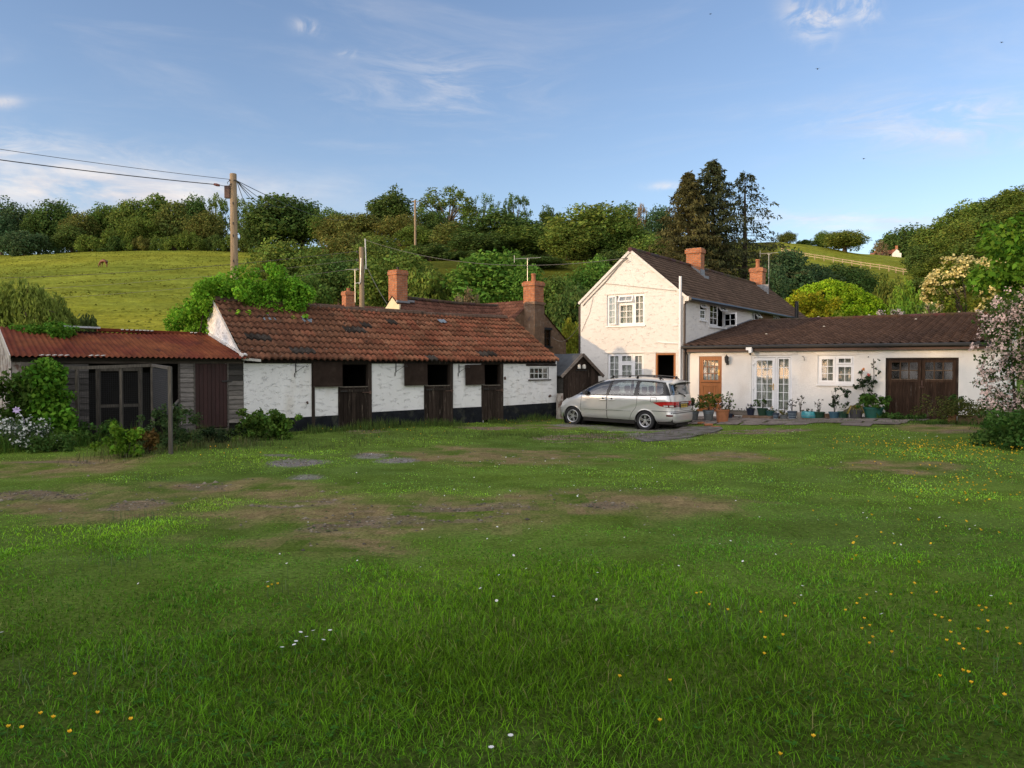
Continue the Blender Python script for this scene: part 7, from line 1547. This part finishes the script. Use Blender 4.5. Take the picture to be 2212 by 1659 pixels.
# ------------------------------------------------------------------ far fence and farmhouse
fence = empty('field_fence', (0, 0, 0), 'pale post and rail fence crossing the far hillside field', 'fence'); m_rail = mat('pale_rail', (.42, .33, .20), .85, .3, 3)
FP = [hit(a, b, 60, 420) for a, b in ((1688, 546), (1720, 553), (1760, 562), (1800, 568), (1840, 574), (1880, 581), (1920, 587), (1968, 593))]
Yf = np.linspace(FP[0][1], FP[-1][1], 8) * .0 + 150.0
fp = []
for a, b in ((1688, 547), (1720, 553.5), (1760, 561), (1800, 567.5), (1840, 574), (1880, 580.5), (1920, 586.5), (1968, 593)):
    q = hit(a, b, 60, 420); fp.append(Vector((q[0], q[1], q[2])))
pr = None; nrail = MB()
for a, b in zip(fp, fp[1:]):
    n = max(2, int(round((b - a).length / 3.4)))
    for i in range(n):
        p = a.lerp(b, i / n); p.z = zt(p.x, p.y); q = a.lerp(b, (i + 1) / n); q.z = zt(q.x, q.y)
        m_ = MB(); m_.box(p.x - .08, p.x + .08, p.y - .08, p.y + .08, p.z - .3, p.z + 1.30); m_.build('post', m_rail, fence)
        for h in (.62, 1.12): nrail.bar((p.x, p.y - .1, p.z + h), (q.x, q.y - .1, q.z + h), .05, .17)
nrail.build('rail', m_rail, fence)
Yh = 318; fh = empty('farmhouse', (at(1934, Yh), Yh, zpix(556, Yh)), 'far white gabled farmhouse with red roof on the skyline', 'farmhouse', R(-20)); u_ = Yh / FPX
mb = MB(); gw = 9 * u_; mb.add([(-gw, 0, -3), (gw, 0, -3), (gw, 0, 8 * u_), (0, 0, 17 * u_), (-gw, 0, 8 * u_)], [(0, 1, 2, 3, 4)]); mb.quad((-gw, 12, -3), (-gw, 0, -3), (-gw, 0, 8 * u_), (-gw, 12, 8 * u_)); mb.build('wall', m_render_warm, fh)
mb = MB(); mb.quad((-gw * 1.05, -.1, 7.6 * u_), (0, -.1, 17.4 * u_), (-9, 10, 17.4 * u_), (-9 - gw, 10, 7.6 * u_)); mb.quad((0, -.1, 17.4 * u_), (gw * 1.05, -.1, 7.6 * u_), (gw * 1.05, 12, 7.6 * u_), (0, 12, 17.4 * u_)); mb.build('roof', mat('red_roof', (.24, .085, .05), .9, .25, 2), fh)
for x, y, t in ((0, .6, 25), (-25 * u_, 6, 20)): mb = MB(); w_ = 2.4 * u_; mb.box(x - w_, x + w_, y, y + w_ * 2, 8 * u_, t * u_); mb.build('chimney', m_brick, fh)
mb = MB(); w_ = 2.2 * u_; mb.box(-w_, w_, 0, w_ * 2, -2, 9 * u_); fc = empty('farm_outbuilding', (at(1890, 322), 322, zpix(551, 322)), 'small red roof with chimney left of the far farmhouse', 'outbuilding'); mb.build('chimney', m_brick, fc); mb = MB(); mb.poly([(-5 * u_, 0, -2), (5 * u_, 0, -2), (5 * u_, 0, 0), (0, 0, 4 * u_), (-5 * u_, 0, 0)], (0, 4, 0)); mb.build('roof', bpy.data.materials['red_roof'], fc)

# ------------------------------------------------------------------ birds
for px, py, s_, lab in ((1760, 155, 1.0, 'small dark bird high right of the middle of the sky'), (1861, 346, .8, 'tiny dark bird low over the far valley'), (2153, 99, .7, 'tiny dark bird near the top right corner'), (1530, 39, .6, 'faint dark bird at the top of the sky')):
    Y = 70; b = MB(); b.tube([(-.16, 0, 0), (-.05, 0, .0), (.08, 0, .01), (.15, 0, 0)], [.015, .045, .05, .015], 7)
    root = empty('bird', (at(px, Y), Y, zpix(py, Y)), lab, 'bird', .6 + px, 'birds in the sky'); root.scale = (s_,) * 3; b.build('body', m_black, root)
    for s in (1, -1): w_ = MB(); w_.poly([(.07, 0, .01), (.04, s * .13, .07), (-.02, s * .26, .02), (-.04, s * .12, .05), (-.05, 0, .01)], (0, 0, .006)); w_.build('wing', m_black, root)

# ------------------------------------------------------------------ pots and plants before the annexe
def AWp(px, off):
    """point on the line parallel to the annexe front, off metres before it, seen at photo column px"""
    o = Vector((6.72 - .574 * off, 30.0 - .819 * off, 0)); k = (px - CX) / FPX; t = (k * o.y - o.x) / (.819 + .574 * k); return o.x + .819 * t, o.y - .574 * t
def pot(x, y, r, h, m, label, prof=None, z=None, band=None, blobs=None, size=.05, col=(.06, .11, .025), per=3000, stems=(), flowers=None, seed=1, name='potted_plant', cat='potted plant', sr=.008, kw=None):
    z = float(gz(x, y)) - .01 if z is None else z; root = empty(name, (x, y, z), label, cat)
    prof = prof or [(.70, 0), (.78, .3), (.92, .85), (1.0, .86), (1.02, 1.0), (.9, 1.0), (.86, .88), (0, .88)]
    mb = MB(); mb.lathe([(a * r, b * h) for a, b in prof], 24); mb.build('pot', m, root, smooth=True)
    if band:
        for i, (lo, hi, bm) in enumerate(band):
            rr = [np.interp(q, [p[1] for p in prof[:5]], [p[0] for p in prof[:5]]) * r + .004 for q in (lo, hi)]; b = MB(); b.lathe([(rr[0], lo * h), (rr[1], hi * h)], 24); b.build('pot_band', bm, root, smooth=True)
    if blobs:
        r_ = np.random.default_rng(seed); C, O, cols = cloud(r_, blobs, per, None, col, shell=.15); obj('foliage', leafmesh('foliage', C, O, size, cols, r_, **(kw or {})), m_leaf, root)
        if flowers:
            n, fs, fc = flowers; k = r_.permutation(len(C))[:n]; petals(root, C[k] + O[k] * .03, O[k] + [0, -.4, 0], fs, np.array(fc) * r_.uniform(.8, 1.15, (n, 1)), r_)
    if stems:
        s = MB()
        for q in stems: s.tube(q, list(np.linspace(sr, sr * .5, len(q))), 5)
        s.build('stem', m_bark, root)
    return root
gl_ = lambda n, c, **k: mat(n, c, .3, .2, 6, coat=.4, **k)
g_teal, g_green, g_navy, g_grey, g_turq = gl_('teal_glaze', (.03, .10, .10)), gl_('green_glaze', (.018, .055, .032)), gl_('navy_glaze', (.018, .024, .045)), mat('grey_pot', (.13, .14, .14), .6, .2, 8), gl_('turquoise_glaze', (.05, .30, .34)); g_stripe = gl_('pale_blue_glaze', (.19, .24, .28)); g_beige = mat('beige_pot', (.27, .24, .20), .7, .2, 8); g_ochre = mat('ochre_band', (.36, .19, .07), .5, .2, 8); g_slate = gl_('slate_glaze', (.06, .08, .11)); m_soil = m_dark
rb = np.random.default_rng(55)
def bl(n, w, d, z0, z1, r): return [(rb.normal(0, w), rb.normal(0, d), rb.uniform(z0, z1), rb.uniform(.6, 1.2) * r) for _ in range(n)]
def twig(h, n, z0, w): return [[(0, 0, z0), (rb.normal(0, w * .3), rb.normal(0, w * .2), z0 + h * .5), (rb.normal(0, w), rb.normal(0, w * .4), z0 + h * rb.uniform(.7, 1))] for _ in range(n)]
pot(*AWp(1499, 2.1), .19, .36, g_grey, 'grey green pot half hidden behind the rear of the silver car', band=[(.80, .92, g_stripe)], blobs=bl(8, .07, .07, .36, .5, .05), size=.05, seed=1)
pot(*AWp(1531, 2.05), .20, .40, g_grey, 'grey pot with a silver band holding a pink rose by the oak door', band=[(.72, .80, g_stripe), (.86, .93, g_stripe)], blobs=bl(46, .23, .16, .5, .98, .10), size=.065, col=(.085, .13, .022), stems=twig(.5, 7, .34, .2), flowers=(16, .07, (.72, .45, .42)), seed=2)
pot(*AWp(1561, 2.5), .235, .45, m_terra, 'large terracotta pot with white flowers, nearest the lawn', prof=[(.78, 0), (.84, .3), (.95, .86), (1.02, .87), (1.04, .98), (.94, 1.0), (.9, .9), (0, .9)], blobs=bl(18, .13, .1, .46, .66, .06), size=.05, col=(.05, .07, .03), stems=twig(.6, 4, .4, .06), flowers=(46, .045, (.66, .60, .70)), seed=3)
pot(*AWp(1577, .75), .12, .2, g_navy, 'dark pot with an upright pale rose beside the timber trough', blobs=bl(16, .12, .06, .35, .75, .06) + bl(6, .06, .05, .7, 1.0, .06), size=.07, col=(.09, .13, .035), stems=twig(.8, 4, .18, .1), flowers=(14, .05, (.68, .56, .60)), seed=4)
x, y = AWp(1596, .45); tr = empty('wooden_trough', (x, y, float(gz(x, y))), 'long weathered wooden trough on bricks under the wall lantern', 'planter', RZ_H)
mb = MB()
for z in (.12, .20): mb.box(-.38, .38, -.12, -.095, z, z + .075, c=(.17, .145, .12)); mb.box(-.38, .38, .095, .12, z, z + .075, c=(.15, .13, .11))
mb.box(-.40, -.375, -.12, .12, .10, .28, c=(.13, .11, .09)); mb.box(.375, .40, -.12, .12, .10, .28, c=(.13, .11, .09)); mb.box(-.37, .37, -.1, .1, .10, .25, c=(.03, .025, .02)); mb.build('box', m_wood_grey, tr); mb = MB(); mb.box(-.3, -.2, -.1, .1, -.02, .10); mb.build('brick_foot', m_brick, tr); mb = MB(); mb.box(.2, .3, -.1, .1, -.02, .10); mb.build('brick_foot', m_brick, tr)
C, O, cols = cloud(rb, bl(14, .24, .04, .27, .34, .05), 3000, None, (.05, .075, .035), shell=.2); obj('foliage', leafmesh('foliage', C, O, .045, cols, rb), m_leaf, tr)
x, y = AWp(1645, .55); sb_ = empty('stone_step', (x, y, float(gz(x, y))), 'long mossy stone block carrying three dark glazed pots', 'stone block', RZ_H); mb = MB(); mb.box(-.66, .66, -.14, .14, -.06, .13, j=.015); mb.build('block', m_stone, sb_, bevel=.02); zs = float(gz(x, y)) + .13
pot(*AWp(1622, .5), .165, .25, g_navy, 'dark navy pot of pansies left on the stone block', z=zs, blobs=bl(14, .1, .06, .26, .38, .05), size=.05, col=(.05, .08, .03), flowers=(16, .05, (.20, .17, .30)), seed=5)
pot(*AWp(1647, .5), .19, .27, g_green, 'dark green glazed pot with a leggy rose on the stone block', z=zs, blobs=bl(12, .17, .06, .36, .62, .06), size=.075, stems=twig(.35, 5, .22, .16), seed=6)
pot(*AWp(1664, .45), .175, .18, g_teal, 'low teal pot with orange flowers right on the stone block', z=zs, blobs=bl(12, .1, .06, .18, .28, .05), size=.05, flowers=(10, .05, (.55, .35, .2)), seed=7)
x, y = AWp(1632, .35); wc = empty('milk_carton', (x, y, zs), 'white plastic container between two pots on the stone block', 'container'); mb = MB(); mb.box(-.06, .06, -.05, .05, 0, .24); mb.build('bottle', m_upvc, wc, bevel=.02); mb = MB(); mb.lathe([(.025, .24), (.025, .28), (0, .28)], 10); mb.build('cap', m_upvc, wc)
pot(*AWp(1677, .65), .115, .26, g_slate, 'small slate blue striped pot at the end of the stone block', band=[(.2, .35, g_stripe), (.55, .68, g_stripe)], blobs=bl(7, .06, .05, .26, .38, .04), size=.05, flowers=(8, .04, (.5, .42, .5)), seed=8)
pot(*AWp(1694, .65), .15, .2, g_grey, 'grey bowl with spiky yellow green grass before the french door', blobs=bl(22, .1, .06, .18, .4, .05), size=.11, col=(.16, .16, .04), stems=twig(.38, 8, .15, .12), sr=.005, seed=9, kw=dict(asp=.16))
pot(*AWp(1712, .6), .17, .32, g_slate, 'slate blue pot with pale rings and a twiggy shrub by the french door', band=[(.15, .25, g_stripe), (.4, .5, g_stripe), (.65, .75, g_stripe)], blobs=bl(9, .13, .06, .5, .78, .05), size=.06, col=(.07, .07, .045), stems=twig(.5, 6, .28, .14), seed=10)
pot(*AWp(1729, .55), .13, .26, g_beige, 'plain beige pot with a tall bare twig right of the ringed pot', blobs=bl(9, .11, .05, .5, .85, .05), size=.06, col=(.08, .08, .045), stems=twig(.62, 5, .22, .12), seed=11)
pot(*AWp(1748, .6), .26, .30, g_turq, 'wide round turquoise and ochre bowl under the small window', prof=[(.60, 0), (.92, .25), (1.0, .5), (.93, .85), (.90, 1.0), (.82, 1.0), (.8, .9), (0, .9)], band=[(.04, .26, g_ochre), (.48, .54, g_stripe)], blobs=bl(14, .16, .08, .29, .36, .05), size=.05, col=(.05, .06, .035), seed=12)
pot(*AWp(1770, .55), .20, .27, g_green, 'dark green pot with a small leafless shrub right of the turquoise bowl', blobs=bl(8, .11, .05, .42, .68, .05), size=.06, col=(.06, .065, .045), stems=twig(.45, 6, .22, .12), seed=13)
pot(*AWp(1803, .55), .19, .25, gl_('blue_glaze', (.05, .12, .17)), 'blue glazed pot with an arching dark rose beside the window', blobs=bl(14, .09, .05, .4, .8, .07) + [(.05 + .1 * i, 0, 1.0 + .06 * math.sin(i * 1.3), .08) for i in range(5)] + [(.42 + rb.normal(0, .05), 0, rb.uniform(.45, .95), .07) for _ in range(7)], size=.085, col=(.035, .06, .028), stems=twig(.8, 6, .2, .16) + [[(0, 0, .2), (.2, 0, .8), (.45, 0, .9)]], seed=14)
pot(*AWp(1817, .4), .12, .25, gl_('pale_green_glaze', (.10, .20, .14)), 'pale green pot squeezed behind the blue glazed pot', blobs=bl(6, .05, .05, .3, .5, .04), size=.05, seed=15)
pot(*AWp(1826, .6), .14, .25, g_green, 'dark green pot between the pale green pot and the yellow strap plant', blobs=bl(6, .07, .05, .3, .5, .04), size=.05, stems=twig(.3, 3, .2, .06), seed=16)
x, y = AWp(1850, .75); yp = pot(x, y, .24, .3, m_plastic, 'black pot with drooping yellow strap leaves beside the big green pot', blobs=None); mb = MB()
for i in range(46):
    a = rb.uniform(0, 6.28); L_ = rb.uniform(.25, .45); c, s = math.cos(a), math.sin(a); kk = rb.uniform(.7, 1.2); col = tuple(v * kk for v in ((.34, .25, .06) if rb.random() < .6 else (.16, .17, .04)))
    pts = [Vector((c * L_ * t, s * L_ * .7 * t, .30 + .28 * math.sin(t * 2.2) - .34 * t * t)) for t in (0, .3, .6, 1)]; sd_ = Vector((-s, c, 0)) * .012
    for p, q in zip(pts, pts[1:]): mb.quad(p - sd_, p + sd_, q + sd_ * .7, q - sd_ * .7, 0, col)
mb.build('foliage', m_leaf, yp)
pot(*AWp(1887, .6), .33, .42, gl_('bottle_green_glaze', (.02, .10, .075)), 'biggest green glazed tub with bushy leaves beside the garage door', blobs=bl(34, .24, .12, .42, .8, .10), size=.10, col=(.07, .15, .025), stems=twig(.4, 8, .36, .2), seed=17)
x, y = AWp(1878, .18); cr = empty('climbing_rose', (x, y, float(gz(x, y))), 'climbing rose with orange and pink blooms on the wall beside the garage door', 'rose', RZ_H)
C, O, cols = cloud(rb, [(rb.normal(-.05, .17), -.03, rb.uniform(.6, 1.45), .11) for _ in range(26)] + [(-.26 + rb.normal(0, .05), -.03, rb.uniform(1.0, 1.7), .06) for _ in range(8)] + [(.2 + .12 * math.sin(i), -.03, 1.45 + i * .075, .05) for i in range(8)], 2600, None, (.032, .058, .024), shell=.15)
obj('foliage', leafmesh('foliage', C, O, .085, cols, rb), m_leaf, cr); mb = MB(); mb.tube([(0, 0, 0), (.05, 0, .7), (.15, -.02, 1.4), (.12, -.02, 2.02)], .012, 5); mb.tube([(0, 0, .4), (-.2, 0, 1.0), (-.26, 0, 1.65)], .01, 5); mb.build('stem', m_bark, cr)
for (a, z, c) in ((-.18, 1.66, (.75, .28, .06)), (-.0, 1.48, (.72, .13, .10))): q_ = sph(rb, 18); petals(cr, np.array([a, -.09, z]) + q_ * .045, q_, .06, np.array(c) * rb.uniform(.8, 1.1, (18, 1)), rb, 'bloom')
x, y = AWp(1840, .25); bd = Vector((x, y, float(gz(x, y)))); mb = MB(); p0 = Vector((*AWp(1812, .3), float(gz(*AWp(1812, .3))) + .12)); p1 = Vector((*AWp(1872, .12), float(gz(x, y)) + .62)); mb.bar(p0, p1, .03, .10); tag(mb.build('timber_plank', m_wood_post), 'old timber plank leaning on the wall behind the pots', 'plank')
x, y = AWp(1789, .4); mb = MB(); mb.box(-.14, .14, -.1, .1, -.05, .2, j=.02); tag(mb.build('stone_block', m_stone, bevel=.02, loc=(x, y, float(gz(x, y)))), 'rough low stone block between the green pot and the blue pot', 'stone')
x, y = AWp(2068, 1.15); pot(x, y, .25, .24, m_upvc, 'white bowl with a leafy sapling at the garage door corner', prof=[(.6, 0), (.75, .3), (.95, .9), (1.02, .92), (1.0, 1.0), (.9, 1.0), (.85, .9), (0, .9)], blobs=bl(20, .14, .08, .35, .85, .08), size=.10, col=(.05, .11, .025), stems=twig(.6, 5, .2, .12), seed=18)
x, y = AWp(2123, 1.35); st_ = empty('stone_wall', (x, y, float(gz(x, y))), 'low mossy stone planter wall left of the rose', 'wall', RZ_H); mb = MB(); mb.box(-.62, .62, -.15, .15, -.1, .27, j=.03); mb.build('block', mat('mossy_stone', (.16, .105, .06), .9, .4, 7, .02, 14, tones=[((.07, .09, .03), .48, .62, 5)]), st_, bevel=.02); mb = MB(); mb.box(-.92, -.68, -.12, .12, -.05, .24, j=.04); mb.build('end_stone', mat('orange_stone', (.30, .14, .07), .9, .4, 7, .02, 14), st_, bevel=.03)
x, y = AWp(1497, 1.8); lm_ = empty('garden_lamp', (x, y, float(gz(x, y))), 'little black lantern on a stake behind the car', 'garden lamp'); mb = MB(); mb.tube([(0, 0, 0), (0, 0, .52)], .015, 6); mb.build('stake', m_iron_black, lm_); mb = MB(); mb.lathe([(.02, .52), (.06, .56), (.07, .70), (.10, .72), (.03, .80), (0, .84)], 8); mb.build('lantern', m_iron_black, lm_)
weeds(1955, 908, 'low leafy weeds along the garage door threshold', .55, .16, (.055, .12, .025), 40, 30, .08); weeds(1905, 906, 'leafy weeds at the left corner of the garage door', .3, .18, (.06, .12, .025), 41, 18, .08)
for px, py, l in ((1530, 921, 'broken terracotta brick lying left before the big terracotta pot'), (1515, 917, 'terracotta brick beside the grey pot'), (1546, 924, 'flat terracotta brick on the flagstones by the big pot')):
    x, y, z = hit(px, py); mb = MB(); mb.box(-.14, .14, -.07, .07, -.01, .05, j=.008); o = mb.build('loose_brick', m_terra, bevel=.008, loc=(x, y, float(gz(x, y)) + .02)); o.rotation_euler.z = px; tag(o, l, 'brick')

# ------------------------------------------------------------------ buttercups and daisies
m_butter = mat('buttercup_petal', (.82, .50, .012), .5, .12, 30, trans=.2); m_white = mat('daisy_petal', (.78, .78, .76), .6, .1, 30, trans=.2); m_stalk = mat('flower_stalk', (.06, .12, .02), .7, .2, 20)
def flower_proto(name, m, petals_n, rad, cup):
    mb = MB()
    for i in range(petals_n):
        a = 2 * math.pi * i / petals_n; c, s = math.cos(a), math.sin(a); w = rad * (math.pi / petals_n) * .95
        mb.quad((0, 0, 0), (c * rad * .7 - s * w, s * rad * .7 + c * w, cup * .7), (c * rad, s * rad, cup), (c * rad * .7 + s * w, s * rad * .7 - c * w, cup * .7))
    return mb
def flowers_stuff(name, pts, mb, m, label, hmin, hmax, smin=.8, smax=1.2, seed=1):
    r_ = np.random.default_rng(seed); V0 = np.array(mb.V); F0 = np.array(mb.F); V, Fq = [], []
    for i, (x, y) in enumerate(pts):
        s = r_.uniform(smin, smax); a, b = r_.normal(0, .35, 2); v = V0 * s; v = v + np.stack([v[:, 2] * 0, v[:, 2] * 0, v[:, 0] * a + v[:, 1] * b], 1); V.append(v + [x, y, float(gz(x, y)) + r_.uniform(hmin, hmax)]); Fq.append(F0 + len(V0) * i)
    return tag(obj(name, npmesh(name, np.concatenate(V), np.concatenate(Fq)), m), label, kind='stuff')
r_ = np.random.default_rng(70); pts = []
for n, (cx_, cy_2, sx_, sy_) in ((190, (2010, 975, 85, 11)), (120, (2110, 992, 85, 13)), (60, (1880, 966, 80, 7)), (70, (2120, 1045, 80, 26)), (22, (1960, 1050, 120, 40)), (26, (1150, 918, 60, 6)), (26, (850, 935, 60, 10)), (14, (470, 985, 70, 14)), (20, (2010, 1180, 160, 60))):
    for _ in range(n):
        a, b = cx_ + r_.normal(0, sx_), cy_2 + r_.normal(0, sy_)
        if b > 900: x, y, _z = hit(a, b); pts.append((x, y))
bp = flower_proto('buttercup', m_butter, 5, .011, .014); flowers_stuff('buttercups', pts, bp, m_butter, 'drift of yellow buttercups in the grass before the rose', .06, .15, .9, 1.5, 2)
pts = []
for n, (cx_, cy_2, sx_, sy_) in ((16, (1130, 880 + 125, 90, 8)), (26, (900, 1010, 150, 30)), (30, (1180, 1060, 160, 30)), (18, (1970, 942, 50, 6)), (40, (1250, 1170, 340, 70)), (30, (1850, 1120, 260, 90)), (22, (1050, 1280, 500, 90)), (10, (2140, 975, 40, 30))):
    for _ in range(n): a, b = cx_ + r_.normal(0, sx_), max(915, cy_2 + r_.normal(0, sy_)); x, y, _z = hit(a, b); pts.append((x, y))
wp_ = flower_proto('daisy', m_white, 9, .011, .002); flowers_stuff('clover_flowers', pts, wp_, m_white, 'scattered white clover and daisy heads in the lawn', .03, .08, .7, 1.3, 3)
def flower(px, py, m, mb, name, label, cat, group, h, sc=1.0):
    x, y, _ = hit(px, py); z = float(gz(x, y)); b = HZ + (EYE - (z + h)) * 0; # move the head onto the sight line
    a_, b_, c_ = ray(px, py); t = (z + h - EYE) / c_; x, y = a_ * t, b_ * t; z = float(gz(x, y)); root = empty(name, (x, y, z), label, cat, (px * 1.7) % 6, group)
    if (name, 'm') not in FP_: FP_[(name, 'm')] = None; t_ = MB(); t_.tube([(0, 0, 0), (.004, .003, h * .6), (0, 0, h)], .0016, 4); s_o = t_.build('stalk', m_stalk); FP_[name + 's'] = s_o.data; bpy.data.objects.remove(s_o); hb = MB(); hb.V, hb.F, hb.M, hb.C = [(p[0], p[1], p[2] + h) for p in mb.V], mb.F, mb.M, mb.C; h_o = hb.build('petals', m); FP_[name + 'h'] = h_o.data; bpy.data.objects.remove(h_o)
    obj('stalk', FP_[name + 's'], None, root); o = obj('petals', FP_[name + 'h'], None, root); root.scale = (sc, sc, 1.0); root.rotation_euler.x = .25 * math.sin(px)
FP_ = {}
for px, py in ((579, 1273), (590, 1271), (600, 1268), (161, 1451), (88, 1538), (105, 1550), (202, 1544), (281, 1552), (10, 1575), (48, 1574), (152, 1583), (1505, 1284), (1514, 1284), (1533, 1307), (1571, 1318), (1635, 1324), (1719, 1313), (1691, 1336), (1655, 1380), (1690, 1378), (1642, 1413), (1330, 1465), (1451, 1476), (1429, 1551), (1676, 1631), (1759, 1587), (1831, 1325), (1851, 1310), (1862, 1300), (1880, 1290), (1866, 1342), (1871, 1363), (1887, 1357), (1877, 1378), (1925, 1369), (1927, 1413), (1887, 1392), (1975, 1290), (2020, 1334), (2036, 1338), (2057, 1345), (2046, 1365), (2048, 1380), (2075, 1384), (2083, 1398), (2120, 1318), (2130, 1322), (2121, 1329), (2125, 1345), (2112, 1362), (2136, 1367), (2180, 1312), (2185, 1365), (2208, 1396), (2069, 1452), (2091, 1453), (2098, 1478), (2031, 1469), (2172, 1500), (1930, 1288), (1805, 1128), (1880, 1083), (1710, 1178)):
    flower(px, py, m_butter, bp, 'buttercup', 'single yellow buttercup standing in the foreground lawn', 'buttercup', 'buttercups scattered in the foreground lawn', .10, .98)
for px, py in ((645, 1362), (638, 1382), (640, 1389), (662, 1373), (680, 1361), (713, 1360), (693, 1381), (607, 1396), (1103, 1588), (4, 1366), (1062, 1612)):
    flower(px, py, m_white, wp_, 'daisy', 'small white daisy standing in the foreground lawn', 'daisy', 'white daisies scattered in the foreground lawn', .07, 1.3)
